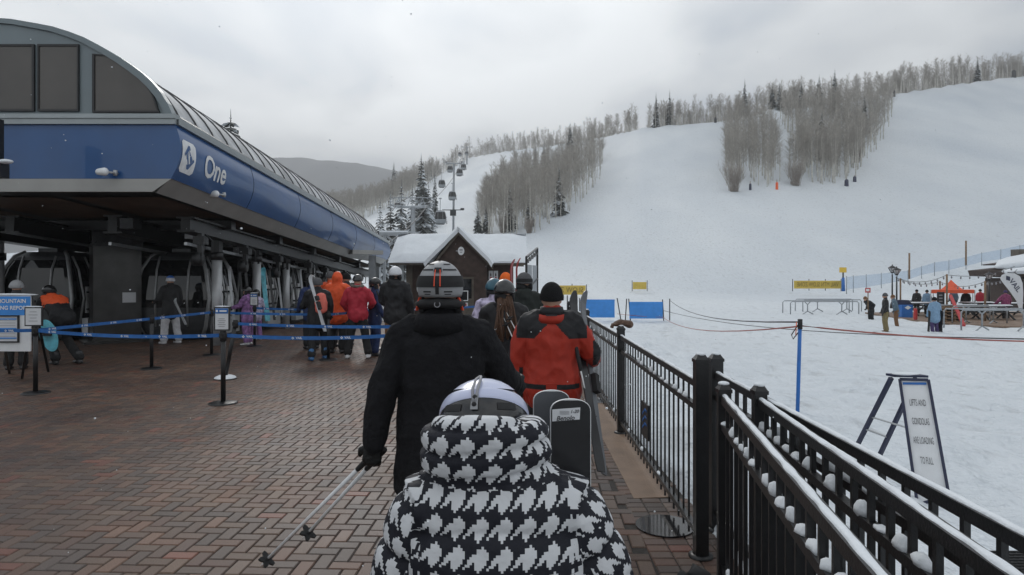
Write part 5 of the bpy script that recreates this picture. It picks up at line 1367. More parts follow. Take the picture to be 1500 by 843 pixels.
mb = B('sandstone'); mb.prism([(x, y, -.86) for x, y in [(22.4, 37.0), (22.2, 34.0), (24, 31.6), (31, 28.5), (60, 24), (60, 47), (23.4, 43)]], (0, 0, .08)); struct(mb.build('terrace_paving'))
# crate at right bottom
T = thing('mesh_crate', 'black plastic mesh lying on the snow at the right bottom corner', 'mesh', (2.35, 2.7, -.02)); mb = B('black_rubber'); c_ = P(1492, 826, 3.0); c_.z = max(c_.z, .0)
for k in range(8): mb.bar(c_+Vector((-.05+k*.03, -.1, 0)), c_+Vector((-.05+k*.03, .12, 0)), .008, .012); mb.bar(c_+Vector((-.06, -.1+k*.03, .006)), c_+Vector((.2, -.1+k*.03, .006)), .008, .012)
mb.build('grid', T)
# ------------------------------------------------------------ people
cloth('black_wool', (.012, .012, .014), .95, .6, 40); cloth('black_nylon', (.018, .018, .02), .6, .6, 10); cloth('charcoal_nylon', (.035, .035, .037), .65, .6, 10)
cloth('black_trouser', (.02, .02, .021), .75, .6, 12); cloth('red_shell', (.38, .035, .02), .6, .5, 11, .08); cloth('orange_shell', (.72, .10, .03), .6, .5, 11, .08)
cloth('rose_shell', (.42, .03, .05), .6, .5, 11, .08); cloth('navy_shell', (.02, .035, .10), .6, .5, 11); cloth('pale_blue_shell', (.20, .32, .46), .7, .5, 11)
cloth('white_trouser', (.55, .55, .57), .7, .5, 12); cloth('khaki_trouser', (.20, .16, .08), .8, .5, 12); cloth('brown_trouser', (.17, .09, .045), .8, .5, 12)
cloth('purple_trouser', (.07, .05, .13), .8, .5, 12); cloth('green_dark', (.022, .026, .024), .75, .5, 12); cloth('slate_shell', (.10, .15, .19), .7, .5, 11)
cloth('knit_black', (.012, .012, .013), .95, .9, 120); cloth('orange_knit', (.85, .16, .03), .9, .7, 90); cloth('fur_grey', (.20, .17, .15), 1, 1, 150, .5)
cloth('pink_purple', (.27, .14, .32), .7, .5, 12, .5); cloth('pattern_shell', (.40, .36, .48), .7, .5, 10, .7); cloth('purple_red', (.22, .05, .12), .7, .5, 8, .5)
cloth('charcoal_knit', (.10, .10, .105), .95, .7, 90); cloth('leather_black', (.014, .014, .014), .5, .4, 40)
mk('helmet_grey', (.27, .275, .285), .45, 0, .05); mk('helmet_black', (.014, .014, .015), .22, 0, .05, coat=.4); mk('helmet_white', (.62, .63, .66), .35, 0, .05); mk('helmet_lilac', (.52, .55, .72), .28, 0, .04, coat=.3)
mk('helmet_teal', (.03, .10, .14), .35, 0, .4, 10); mk('helmet_blue', (.05, .18, .6), .35); mk('strap_black', (.012, .012, .013), .8); mk('strap_orange', (.75, .08, .03), .6)
mk('ski_base', (.02, .02, .022), .3, 0, .2, 6); mk('ski_grey', (.10, .105, .115), .3, 0, .1, 6); mk('ski_white', (.5, .52, .54), .4, 0, .2, 5); mk('ski_red', (.3, .02, .02), .4)
mk('pole_silver', (.72, .73, .74), .4, 0, .05); mk('board_cyan', (.12, .45, .55), .4, 0, .4, 6); mk('salmon', (.72, .16, .12), .7); mk('boot_white', (.55, .55, .56), .5, 0, .3, 10); mk('boot_black', (.02, .02, .022), .4); mk('boot_blue', (.03, .12, .28), .4); mk('goggle_lens', (.05, .06, .09), .1)

def hand_mb(mb, w, d, pn, r=1.0, curl=.5, side=1, glove=0):
    """palm + four unequal fingers + thumb; w wrist, d pointing direction, pn palm normal"""
    d = Vector(d).normalized(); pn = Vector(pn); pn = (pn-d*pn.dot(d)).normalized(); s_ = d.cross(pn).normalized()*side; g = glove
    k = r
    mb.loft([w-d*.02*k, w+d*.04*k, w+d*.085*k], [(.030*k+g, .020*k+g), (.042*k+g, .019*k+g), (.042*k+g, .016*k+g)], 10, side=tuple(s_))
    for i, (o, L) in enumerate(((.030, .070), (.010, .080), (-.010, .075), (-.030, .058))):
        p = w+d*.08*k+s_*o*k*(1+g*12); L *= k; fr = (.0095 if i < 3 else .008)*k+g*.6
        a = curl*.9; p1 = p+(d*math.cos(a)+pn*math.sin(a))*L*.45; a2 = a+curl*1.1; p2 = p1+(d*math.cos(a2)+pn*math.sin(a2))*L*.33; a3 = a2+curl*.8; p3 = p2+(d*math.cos(a3)+pn*math.sin(a3))*L*.25
        mb.loft([p-d*.01*k, p1, p2, p3], [fr*1.1, fr, fr*.95, fr*.8], 8)
    p = w+d*.02*k+s_*.034*k; p1 = p+(d*.6+s_*.75+pn*.3).normalized()*.038*k; p2 = p1+(d*.9+s_*.15+pn*.5*curl*2).normalized()*.034*k
    mb.loft([p-s_*.012*k, p1, p2], [.014*k+g*.6, .0125*k+g*.6, .010*k+g*.5], 8)

def person(label, x, y, rz, H=1.75, z=0., jacket='black_nylon', pants='black_trouser', boots='boot_black', gloves='leather_black', lean=0, puff=1.0, hem=.80,
           la=None, ra=None, ll=None, rl=None, near=False, head=None, hood=None, hoodmat=None, group=None, tilt=(0, 0), vox=None, scale_w=1.0, collar=True, cat='person', ret=None, flare=1.0, coat=False):
    s = H/1.75; T = thing('person', label, cat, (x, y, z), group, rz, local=True)
    vb = vox or (.010 if near else .018)
    def U(p):
        p = Vector(p); c, sn = math.cos(R(lean)), math.sin(R(lean)); q = p-Vector((0, 0, .93)); 
        return Vector((q.x, q.y*c+q.z*sn, -q.y*sn+q.z*c+.93))
    def K(p): return Vector(p)*s
    # joints (metres at H = 1.75)
    la = la or ((-.27, .0, 1.16), (-.27, .10, .93)); ra = ra or ((.27, .0, 1.16), (.27, .10, .93))
    ll = ll or ((-.11, .02, .50), (-.12, -.03, .09)); rl = rl or ((.11, .02, .50), (.12, -.03, .09))
    SL, SR = U((-.185, 0, 1.42)), U((.185, 0, 1.42)); EL, WL = Vector(la[0]), Vector(la[1]); ER, WR = Vector(ra[0]), Vector(ra[1])
    nk = U((0, 0, 1.47)); hc = U((0, .015, 1.63))+Vector((tilt[0]*.1, tilt[1]*.1, tilt[2]*.1 if len(tilt) > 2 else 0))
    # one continuous body
    mb = MB(); mb.m('skin')
    mb.loft([K(U(p)) for p in ((0, 0, .88), (0, 0, 1.0), (0, 0, 1.12), (0, 0, 1.3), (0, 0, 1.42), (0, 0, 1.5))], [(a*s, b*s) for a, b in ((.155, .11), (.15, .105), (.135, .09), (.165, .10), (.15, .08), (.06, .06))], 14)
    mb.loft([K(nk), K(nk.lerp(hc, .6))], [.058*s, .055*s], 10)
    hr = (.075*s, .095*s, .115*s); mb.ell(K(hc), hr, 18, 14); mb.ell(K(hc)+Vector((0, .03, -.05))*s, (.055*s, .065*s, .07*s), 14, 10)
    mb.loft([K(hc)+Vector((0, .085, .015))*s, K(hc)+Vector((0, .108, -.022))*s], [.010*s, .016*s], 8)      # nose
    mb.ell(K(hc)+Vector((0, .088, -.06))*s, (.026*s, .012*s, .008*s), 10, 6); mb.ell(K(hc)+Vector((0, .086, -.073))*s, (.022*s, .012*s, .008*s), 10, 6)
    for sg in (-1, 1): mb.ell(K(hc)+Vector((sg*.077, 0, -.01))*s, (.012*s, .02*s, .032*s), 8, 8)
    for S_, E_, W_, sg in ((SL, EL, WL, -1), (SR, ER, WR, 1)):
        mb.loft([K(S_), K(S_.lerp(E_, .5)), K(E_), K(E_.lerp(W_, .4)), K(W_)], [r*s for r in (.055, .05, .042, .04, .028)], 10)
        hand_mb(mb, K(W_), (W_-E_), (0, 1, -.2), s*.95, .6, sg)
    for Kn, An, sg in ((ll[0], ll[1], -1), (rl[0], rl[1], 1)):
        Hp = Vector((sg*.09, 0, .90)); Kn = Vector(Kn); An = Vector(An)
        mb.loft([K(Hp), K(Hp.lerp(Kn, .5)), K(Kn), K(Kn.lerp(An, .35)), K(An)], [r*s for r in (.085, .075, .055, .052, .035)], 10)
        mb.loft([K(An)+Vector((0, -.03, -.04))*s, K(An)+Vector((0, .16, -.06))*s], [.035*s, .03*s], 8)
    body = remesh(mb, 'body', vb if near else .02, 1, T, 'skin')
    for sg in (-1, 1):
        m_ = B('eye'); m_.ell(K(hc)+Vector((sg*.032, .082, .012))*s, (.012*s, .012*s, .010*s), 8, 6); m_.build('eye', T)
    # trousers, boots
    mb = MB(); mb.m(pants); fl = flare
    mb.loft([K((0, 0, .86)), K((0, 0, .98))], [(.175*s, .135*s), (.165*s, .125*s)], 14)
    for Kn, An, sg in ((ll[0], ll[1], -1), (rl[0], rl[1], 1)):
        Hp = Vector((sg*.085, 0, .88)); Kn = Vector(Kn); An = Vector(An)
        mb.loft([K(Hp), K(Hp.lerp(Kn, .5)), K(Kn), K(Kn.lerp(An, .5)), K(An+Vector((0, 0, .05)))], [r*s*fl for r in (.112, .10, .085, .082, .088)], 12)
        bt = MB(); bt.m(boots); bt.loft([K(An)+Vector((0, .0, .12))*s, K(An)+Vector((0, 0, -.03))*s], [.068*s, .062*s], 12)
        b0 = K(An)+Vector((0, -.055, -.05))*s; b1 = K(An)+Vector((0, .17, -.055))*s; bt.loft([b0, b0.lerp(b1, .5), b1], [(.048*s, .036*s), (.052*s, .036*s), (.046*s, .03*s)], 12, side=(1, 0, 0)); remesh(bt, 'boot', vb, 1, T, boots)
    remesh(mb, 'trousers', vb*1.1, 2, T, pants, .006*s, 9, rnd.uniform(0, 50), (1, 1, .8))
    # jacket
    P_ = puff; mb = MB(); mb.m(jacket); sw = scale_w
    prof = ((hem-.02, .205, .15), (hem+.06, .205, .15), (1.0, .19, .14), (1.12, .18, .13), (1.27, .20, .135), (1.38, .205, .125), (1.44, .165, .105), (1.49, .09, .08))
    zs = [p for p in prof if p[0] >= hem-.03]
    pts = [((0, 0, q[0]) if q[0] < .93 else U((0, 0, q[0]))) for q in zs]
    mb.loft([K(p) for p in pts], [(q[1]*P_*s*sw, q[2]*P_*s) for q in zs], 18)
    if collar: mb.loft([K(U((0, 0, 1.46))), K(U((0, .0, 1.535)))], [(.085*s*P_**.5, .085*s*P_**.5), (.078*s, .08*s)], 14)
    for S_, E_, W_ in ((SL, EL, WL), (SR, ER, WR)):
        mb.loft([K(S_.lerp(nk, .25)), K(S_), K(S_.lerp(E_, .5)), K(E_), K(E_.lerp(W_, .5)), K(W_)], [r*s*P_ for r in (.085, .085, .078, .070, .064, .052)], 12)
    if hood:
        hz = U((0, -.06, 1.50))
        if hood == 'up': mb.ell(K(hc)+Vector((0, -.015, .0))*s, (.112*s, .125*s, .145*s), 16, 12); mb.loft([K(nk), K(hc)], [.10*s, .10*s], 12)
        else: mb.ell(K(hz), (.13*s, .085*s, .07*s), 14, 10); mb.ell(K(hz)+Vector((0, -.03, -.05))*s, (.11*s, .06*s, .08*s), 14, 10)
    jk = remesh(mb, 'jacket', vb, 3, T, jacket, (.011 if not coat else .008)*s, 7, rnd.uniform(0, 50), (1.1, 1.1, .75))
    for S_, E_, W_, sg in ((SL, EL, WL, -1), (SR, ER, WR, 1)):
        d = (W_-E_).normalized(); gl = MB(); gl.m(gloves); gl.loft([K(W_-d*.03), K(W_+d*.02)], [.046*s, .042*s], 10); hand_mb(gl, K(W_), d, (0, 1, -.2), s*1.05, .75, sg, .007); remesh(gl, 'glove', .008 if not near else .006, 1, T, gloves)
    info = dict(T=T, s=s, hc=K(hc), nk=K(nk), U=U, K=K, WL=K(WL), WR=K(WR), jacket=jk)
    if head: head(info)
    return info

def dome(mb, c, r, low, n=28, m=12, thick=.012, tilt=0, vent=None):
    c = Vector(c); vs = []; fs = []
    for sh in (0, 1):
        k = 1-thick/r[0]*sh
        for j in range(m+1):
            for i in range(n):
                a = 2*math.pi*i/n; ph = (j/m)*R(low(a)) ; ph = max(ph, .01)
                p = Vector((r[0]*k*math.sin(ph)*math.cos(a), r[1]*k*math.sin(ph)*math.sin(a), r[2]*k*math.cos(ph)))
                if tilt: p = Matrix.Rotation(tilt, 3, 'X') @ p
                vs.append(c+p)
    o2 = (m+1)*n
    for j in range(m):
        for i in range(n):
            k2 = (i+1) % n; fs.append((j*n+i, (j+1)*n+i, (j+1)*n+k2, j*n+k2)); fs.append((o2+j*n+i, o2+j*n+k2, o2+(j+1)*n+k2, o2+(j+1)*n+i))
    for i in range(n): k2 = (i+1) % n; fs.append((m*n+i, o2+m*n+i, o2+m*n+k2, m*n+k2))
    fs.append(tuple(range(n))); mb.add(vs, fs, True)
def bandp(mb, c, r, ph0, ph1, a0, a1, lift=.004, n=30, tilt=0, wave=0):
    c = Vector(c)
    def fn(u, v):
        a = R(a0+(a1-a0)*u); ph = R(ph0+(ph1-ph0)*v+wave*math.cos(a+math.pi/2)*1.0)
        p = Vector(((r[0]+lift)*math.sin(ph)*math.cos(a), (r[1]+lift)*math.sin(ph)*math.sin(a), (r[2]+lift)*math.cos(ph)))
        if tilt: p = Matrix.Rotation(tilt, 3, 'X') @ p
        return c+p
    mb.grid(fn, n, 4)
def helmet(shell, strap='strap_black', goggles=True, r=(.122, .142, .135), low=None, ears=True, strap_ph=(72, 92)):
    def f(I):
        s, T = I['s'], I['T']; c = I['hc']+Vector((0, -.005, .028))*s; rr = tuple(q*s for q in r)
        lw = low or (lambda a: 98-16*max(0, math.sin(a))+6*max(0, -math.sin(a)))
        mb = B(shell); dome(mb, c, rr, lw); h = mb.build('helmet', T, fixn=False)
        if goggles: mb = B(strap); bandp(mb, c, rr, strap_ph[0], strap_ph[1], -210, 30, .004*s); st_ = mb.build('goggle_strap', h, fixn=False)
        if goggles: mb = B('goggle_lens'); mb.ell(c+Vector((0, .115, -.035))*s, (.085*s, .045*s, .042*s), 14, 8); mb.build('goggle_lens', h)
        if ears:
            mb = B('strap_black')
            for sg in (-1, 1): mb.ell(c+Vector((sg*.095, -.005, -.075))*s, (.022*s, .05*s, .06*s), 10, 8)
            mb.loft([c+Vector((-.08, -.05, -.06))*s, c+Vector((0, -.105, -.065))*s, c+Vector((.08, -.05, -.06))*s], [.03*s]*3, 8); mb.build('ear_pads', h)
        return h
    return f
def beanie(m='knit_black', lowz=-.03, r=(.098, .112, .125), pom=False):
    def f(I):
        s, T = I['s'], I['T']; c = I['hc']+Vector((0, -.005, .02))*s; mb = B(m)
        dome(mb, c, tuple(q*s for q in r), lambda a: 100-8*math.sin(a), thick=.008); 
        h = mb.build('beanie', T, fixn=False); mb = B(m); bandp(mb, c, tuple(q*s for q in r), 82, 103, 0, 360, .006*s); mb.build('beanie_cuff', h, fixn=False)
    return f
def hair_long(I, m='hair_brown', L=.34, w=.1):
    s, T = I['s'], I['T']; rn = random.Random(3); mb = B(m)
    for k in range(46):
        a = R(rn.uniform(200, 340)); p = I['hc']+Vector((.085*math.cos(a), .095*math.sin(a)-.01, -.03))*s
        q = I['nk']+Vector((rn.uniform(-w, w), -.10+rn.uniform(-.03, .01), -.04))*s; e = q+Vector((rn.uniform(-.05, .05), -.05+rn.uniform(-.02, .02), -L*rn.uniform(.6, 1)))*s
        mb.tube([p, p.lerp(q, .6)+Vector((0, -.02*s, 0)), q, q.lerp(e, .5)+Vector((0, -.02*s, 0)), e], .011*s, 5)
    mb.build('hair', T)
def ski_mesh(mb, L, w, m, tipup=.06):
    # ski standing along +Z, face toward -Y, centred at x=0
    n = 36; pts = []
    for j in range(n+1):
        t = (j/20*.93 if j <= 20 else .93+.07*math.sin((j-20)/16*math.pi/2)); z = L*t; ww = w*(1-.22*math.sin(math.pi*t))
        if t > .93: ww *= math.sqrt(max(.0, 1-((t-.93)/.07)**2))*.98+.02
        if t < .03: ww *= .8+.2*(t/.03)
        y = tipup*max(0, (t-.88)/.12)**2; pts.append((ww/2, y, z))
    vs = []; fs = []
    for th in (0, .012):
        for sg in (-1, 1): vs += [(sg*a, b+th, c) for a, b, c in pts]
    N = n+1; mb.m(m)
    for j in range(n):
        fs += [(j, j+1, N+j+1, N+j), (2*N+j, 3*N+j, 3*N+j+1, 2*N+j+1), (j, 2*N+j, 2*N+j+1, j+1), (N+j, N+j+1, 3*N+j+1, 3*N+j)]
    fs += [(0, N, 3*N, 2*N), (n, 2*N+n, 3*N+n, N+n)]
    mb.add(vs, fs, False)
def ski(label, base, top, w=.10, m='ski_base', roll=0, L=None, grp='skis in the queue', topm='black_rubber', name='ski', bind=True):
    base, top = Vector(base), Vector(top); d = (top-base); L = L or d.length; d.normalize()
    T = thing(name, label, 'ski', base, grp, 0, local=True)
    zq = d.to_track_quat('Z', 'Y'); T.rotation_mode = 'QUATERNION'; T.rotation_quaternion = zq @ Matrix.Rotation(roll, 4, 'Z').to_quaternion()
    mb = MB(); ski_mesh(mb, L, w, m); mb.build('blade', T)
    if bind:
        mb = B(topm); mb.box((0, .035, L*.45), (w*.7, .05, .16)); mb.build('binding', T)
        mb = B(topm); mb.box((0, .04, L*.58), (w*.6, .06, .09)); mb.build('binding', T)
    return T
def pole(label, grip, tip, grp='ski poles', basket=True, r=.0105, m='pole_silver'):
    grip, tip = Vector(grip), Vector(tip); d = (tip-grip).normalized(); T = thing('ski_pole', label, 'ski pole', tip, grp)
    mb = B(m); mb.loft([grip, tip-d*.05], [r*1.15, r*.8], 10, caps=False); mb.cyl(tip-d*.06, tip, r*.8, r*.2, 8); mb.build('shaft', T)
    mb = B('black_rubber'); mb.loft([grip-d*.05, grip, grip+d*.05, grip+d*.12], [.018, .016, .017, .014], 10); mb.build('grip', T)
    if basket:
        c = tip-d*.075; x = d.orthogonal().normalized(); y = d.cross(x); pts = []
        for k in range(24): a = 2*math.pi*k/24; rr = .040+.013*math.cos(5*a); pts.append(c+x*rr*math.cos(a)+y*rr*math.sin(a))
        mb = B('black_rubber'); mb.prism(pts, d*.012); mb.cyl(c-d*.015, c+d*.03, .012, n=10); mb.build('basket', T)
    return T
def wp(I, v):                                 # local point of a figure -> world
    T = I['T']; a = T.rotation_euler.z; v = Vector(v); return Vector((T.location.x+v.x*math.cos(a)-v.y*math.sin(a), T.location.y+v.x*math.sin(a)+v.y*math.cos(a), T.location.z+v.z))
def lp_(I, w_):                                # world -> local
    T = I['T']; a = -T.rotation_euler.z; v = Vector(w_)-T.location; return Vector((v.x*math.cos(a)-v.y*math.sin(a), v.x*math.sin(a)+v.y*math.cos(a), v.z))

# ---- man in the long black coat
def helm_man(I):
    s, T = I['s'], I['T']; c = I['hc']+Vector((0, -.01, .035))*s; r = (.118*s, .145*s, .135*s)
    mb = B('helmet_grey'); dome(mb, c, r, lambda a: 112-26*max(0, math.sin(a)) if math.sin(a) > -.4 else 112, 40, 16); h = mb.build('helmet', T, fixn=False)
    for q, (p0, p1, a0, a1, wv) in enumerate(((30, 34, -150, -112, 0), (30, 34, -68, -30, 0), (48, 52, -160, -105, 2), (48, 52, -75, -20, 2), (98, 101, -128, -106, 0), (98, 101, -74, -52, 0), (104, 106, -125, -108, 0), (104, 106, -72, -55, 0), (12, 16, -100, -80, 0))):
        mb = B('strap_black'); bandp(mb, c, r, p0, p1, a0, a1, .002, 10, 0); mb.build('vent', h, fixn=False)
    mb = B('strap_black'); bandp(mb, c, r, 66, 90, -215, 35, .006, 40); sp = mb.build('goggle_strap', h, fixn=False)
    mb = B('strap_orange'); bandp(mb, c, r, 52, 88, -98, -95.5, .009, 3); bandp(mb, c, r, 52, 88, -84.5, -82, .009, 3); mb.build('strap_stripes', sp, fixn=False)
    mb = B('strap_black'); bandp(mb, c, r, 46, 58, -101, -79, .008, 6); bandp(mb, c, r, 84, 104, -94, -86, .010, 4); mb.build('strap_clip', h, fixn=False)
    mb = B('white'); mb.ell(c+Vector((-.118, .02, -.01))*s, (.008, .02, .02), 10, 8); mb.build('goggle_pivot', sp)
    mb = B('strap_black')
    mb.loft([c+Vector((-.09, .01, -.09))*s, c+Vector((-.07, -.07, -.085))*s, c+Vector((0, -.108, -.08))*s, c+Vector((.07, -.07, -.085))*s, c+Vector((.09, .01, -.09))*s], [(.028, .045)]*5, 10, side=(0, 0, 1)); 
    for sg in (-1, 1): mb.ell(c+Vector((sg*.092, .01, -.105))*s, (.024, .045, .055), 12, 8)
    ep = mb.build('ear_pads', h)
    mb = B('faint_ink'); q = c+Vector((0, -.145, -.085))*s; mb.add([q+Vector((rr*math.cos(a), 0, rr*math.sin(a))) for rr in (.016, .012) for a in [k*math.pi/8 for k in range(16)]], [(k, (k+1) % 16, 16+(k+1) % 16, 16+k) for k in range(16)], False); mb.build('dial_ring', ep, fixn=False)
    for sg in (-1, 1): mb = B('strap_orange'); mb.bar(c+Vector((sg*.098, -.052, -.055))*s, c+Vector((sg*.118, -.03, -.12))*s, .016, .006); mb.build('chin_strap', h)
man = person('person in a long black wool coat and grey helmet with orange stripes, holding two poles', X_(645, 3.4), 3.4, 0, 1.77, jacket='black_wool', pants='black_trouser', near=True, hem=.66, puff=1.09, scale_w=1.08,
             la=((-.295, -.04, 1.13), (-.33, -.06, .87)), ra=((.33, .12, 1.17), (.40, .38, 1.08)), head=helm_man, coat=True, group=None)
s_ = man['s']
mb = B('black_wool'); U, K = man['U'], man['K']
mb.loft([K((0, -.02, 1.47)), K((0, -.035, 1.51)), K((0, -.035, 1.53))], [(.155, .125), (.125, .11), (.12, .105)], 20, caps=False); mb.loft([K((0, -.03, 1.53)), K((0, -.02, 1.49))], [(.115, .10), (.1, .09)], 20, caps=False); mb.build('collar', man['jacket'])
gl_w = wp(man, man['WL']+Vector((-.005, .0, -.075)))
pole('silver ski pole in the left hand of the black coat, right one of the two', gl_w+Vector((.02, .04, .0)), P(443, 790, 3.72), 'ski poles held by the person in the black coat')
pole('silver ski pole reaching farthest left of the pair held by the black coat', gl_w+Vector((-.01, .0, .01)), P(382, 829, 3.72), 'ski poles held by the person in the black coat')

# ---- person in the houndstooth jacket (nearest)
def helm_h(I):
    s, T = I['s'], I['T']; c = P(709, 620, 1.92); c = lp_(I, c); r = (.131, .150, .128); tl = -.25
    mb = B('helmet_black'); dome(mb, c, r, lambda a: 100, 48, 18, tilt=tl); h = mb.build('helmet', T, fixn=False)
    mb = B('helmet_lilac')                      # pale visor band running over the back rim
    def fn(u, v):
        a = R(-198+216*u); e = math.sin(math.pi*u); p0 = 60-18*e; p1 = 97-38*e**.8
        ph = R(p0+(p1-p0)*v); lift = .005*math.sin(math.pi*v)**.4+.001
        p = Vector(((r[0]+lift)*math.sin(ph)*math.cos(a), (r[1]+lift)*math.sin(ph)*math.sin(a), (r[2]+lift)*math.cos(ph)))
        return c+(Matrix.Rotation(tl, 3, 'X') @ p)
    mb.grid(fn, 60, 12); mb.build('pale_band', h, fixn=False)
    mb = B('helmet_lilac'); bandp(mb, c, r, 1, 44, -178, -2, .003, 30, tl); mb.build('crown_shell', h, fixn=False)
    mb = B('helmet_grey'); bandp(mb, c, r, 1, 30, 5, 175, .003, 30, tl); mb.build('front_shell', h, fixn=False)
    for a0, a1, p0, p1 in ((-150, -118, 68, 77), (-70, -42, 66, 75), (-160, -140, 80, 88)):
        mb = B('black_rubber'); bandp(mb, c, r, p0, p1, a0, a1, .002, 10, tl); mb.build('vent', h, fixn=False)
    mb = B('faint_ink')                         # goggle clip with two studs
    def bp(a, ph, l): p = Vector(((r[0]+l)*math.sin(R(ph))*math.cos(R(a)), (r[1]+l)*math.sin(R(ph))*math.sin(R(a)), (r[2]+l)*math.cos(R(ph)))); return c+(Matrix.Rotation(tl, 3, 'X') @ p)
    for da in (-4, 4): mb.tube([bp(-101+da*.4, 20, .012), bp(-101+da*1.3, 32, .014), bp(-101+da, 50, .012), bp(-100+da*.4, 66, .008)], .004, 6)
    mb.build('clip_loop', h); mb = B('helmet_grey'); bandp(mb, c, r, 56, 76, -104, -95, .008, 4, tl); cp = mb.build('clip', h, fixn=False)
    mb = B('black_rubber'); mb.ell(bp(-99.5, 61, .010), (.007, .004, .007), 10, 6); mb.ell(bp(-99.5, 70, .010), (.007, .004, .007), 10, 6); mb.build('stud', cp)
    mb = B('faint_ink')
    text_mb(mb, 'GIRO', (0, 0, 0), (1, 0, 0), (0, 1, 0), .012, bold=.0008, surf=lambda p: bp(-96+p.x*520, 86-p.y*420, .004)); mb.build('helmet_mark', h, fixn=False)
hy = 1.78; HX = X_(728, hy)
hound = person('nearest person in a black and white houndstooth puffer jacket and lilac helmet', HX, hy, 0, 1.40, jacket='black_nylon', near=True, hem=.72, puff=1.0, head=None, la=((-.30, .02, 1.13), (-.27, .22, .98)), ra=((.33, .04, 1.13), (.36, .28, 1.0)), tilt=(-.52, 1.6, .02))
# her quilted jacket: rebuilt with its own volume and quilting, UVs follow each piece
def hound_jacket(I):
    T = I['T']; old = I['jacket']; bpy.data.objects.remove(old)
    c0 = Vector(T.location)
    def W(px, py, Y): return lp_(I, P(px, py, Y))
    zsh = W(0, 700, 1.78).z
    mb = MB(); mb.m('houndstooth')
    spine = [(0, .02, .60), (0, .02, .75), (0, .01, .88), (0, 0, .98), (0, 0, 1.08), (0, 0, 1.15), (.0, .0, 1.20), (0, .01, 1.235)]
    rad = [(.25, .185), (.255, .19), (.255, .19), (.258, .185), (.245, .17), (.215, .15), (.16, .12), (.10, .09)]
    mb.loft(spine, rad, 24)
    arms = []
    for sg in (-1, 1):
        sh = Vector((sg*.18, .0, 1.12)); el = Vector((sg*.275+.015, .03, .90)); wr = Vector((sg*.28+.02, .26, .78))
        arms.append((sh, el, wr)); mb.loft([sh-Vector((sg*.07, 0, -.02)), sh, sh.lerp(el, .5), el, el.lerp(wr, .5), wr], [.09, .105, .102, .095, .088, .07], 16)
    hd = [Vector((-.015, -.03, 1.225)), Vector((-.02, -.045, 1.29))]
    # rolled hood: two fat rolls behind the neck
    for zc_, rx_, ry_, rr in ((1.235, .132, .10, .042), (1.27, .128, .10, .05), (1.31, .122, .10, .052)):
        for k in range(18):
            a = 2*math.pi*k/18; b = 2*math.pi*(k+1)/18
            f = lambda q: Vector((-.03+rx_*math.cos(q), -.01+ry_*math.sin(q), zc_-.02*math.sin(q)))
            mb.loft([f(a), f(b)], [rr, rr], 10)
    mb.ell((-.03, -.02, 1.26), (.13, .11, .08), 16, 10)
    ob = remesh(mb, 'jacket', .009, 4, T, 'houndstooth')
    me = ob.data
    # quilting: seams pull the surface in
    def seg(v):
        best = 'T'; bd = 1e9
        for i, (a, b, c) in enumerate(arms):
            for p, q in ((a, b), (b, c)):
                t = max(0, min(1, (v-p).dot(q-p)/(q-p).length_squared)); d_ = (v-p.lerp(q, t)).length-.092
                if d_ < bd: bd = d_; best = (i, p, q, t)
        if v.z > 1.20 and abs(v.x+.03) < .2: return 'H'
        dt = math.hypot(v.x/.25, (v.y-.01)/.185); dT = (dt-1)*.2
        if bd < dT+.004 and abs(v.x) > .14: return best
        return 'T'
    N_ = len(me.vertices); nn_ = np.empty(N_*3, dtype=np.float32); me.vertices.foreach_get('normal', nn_); nn_ = nn_.reshape(-1, 3)
    cs_ = [v.co.copy() for v in me.vertices]; info = [seg(c) for c in cs_]; out_ = []
    for c, q, n in zip(cs_, info, nn_):
        n = Vector(n)
        if q == 'T': ph = (c.z-.02*math.cos(c.x*9))/.135
        elif q == 'H': ph = (c.z-.015*math.sin(c.x*7))/.066+.35
        else: i, p, r_, t = q; ph = ((r_-p).length*t+(0 if (p-arms[i][0]).length < .01 else (arms[i][1]-arms[i][0]).length))/.13
        f = abs(math.sin(math.pi*ph)); w_ = .4+.6*noise.noise(c*7)
        out_ += tuple(c+n*(-.016*(1-f)**3.0+.006*f+.003*noise.noise(c*16)+.004*(1-abs(noise.noise(Vector((c.x*10, c.y*10, c.z*22))))*2)*(1-f)))
    me.vertices.foreach_set('co', out_); me.update()
    uv = me.uv_layers.new(name='UVMap'); co_ = [v.co.copy() for v in me.vertices]
    for p in me.polygons:
        q = info[p.vertices[0]]; cen = p.center
        base = math.atan2(-(cen.x), -(cen.y-.0)) if q in ('T', 'H') else 0
        for li, vi in zip(p.loop_indices, p.vertices):
            c = co_[vi]
            if q in ('T', 'H'):
                a = math.atan2(-(c.x+(.03 if q == 'H' else 0)), -(c.y-.01)); 
                if a-base > math.pi: a -= 2*math.pi
                if a-base < -math.pi: a += 2*math.pi
                # arc length on the back, close to plain x there
                u = -a*.215 if q == 'T' else -a*.15
                if q == 'T' and abs(c.x) < .2 and c.y < 0: u = c.x*1.02+math.copysign(.0, c.x)
                elif q == 'T': u = math.copysign(.204+(abs(a)-abs(math.atan2(.2, .10)))*.2, c.x)
                uv.data[li].uv = (u+.01*c.z, c.z*1.0+.12*c.x*c.x)
            else:
                i, a_, b_, t = q; ax = (b_-a_).normalized(); x = ax.orthogonal().normalized() if False else (Vector((0, 1, 0))-ax*ax.y).normalized(); y = ax.cross(x); r_ = c-a_
                a = math.atan2(r_.dot(y), r_.dot(x)); rc = cen-a_; ac = math.atan2(rc.dot(y), rc.dot(x))
                if a-ac > math.pi: a -= 2*math.pi
                if a-ac < -math.pi: a += 2*math.pi
                uv.data[li].uv = (a*.1, -(c-a_).dot(ax)-(0 if (a_-arms[i][0]).length < .01 else .25))
    return ob
hj = hound_jacket(hound)
helm_h(hound)
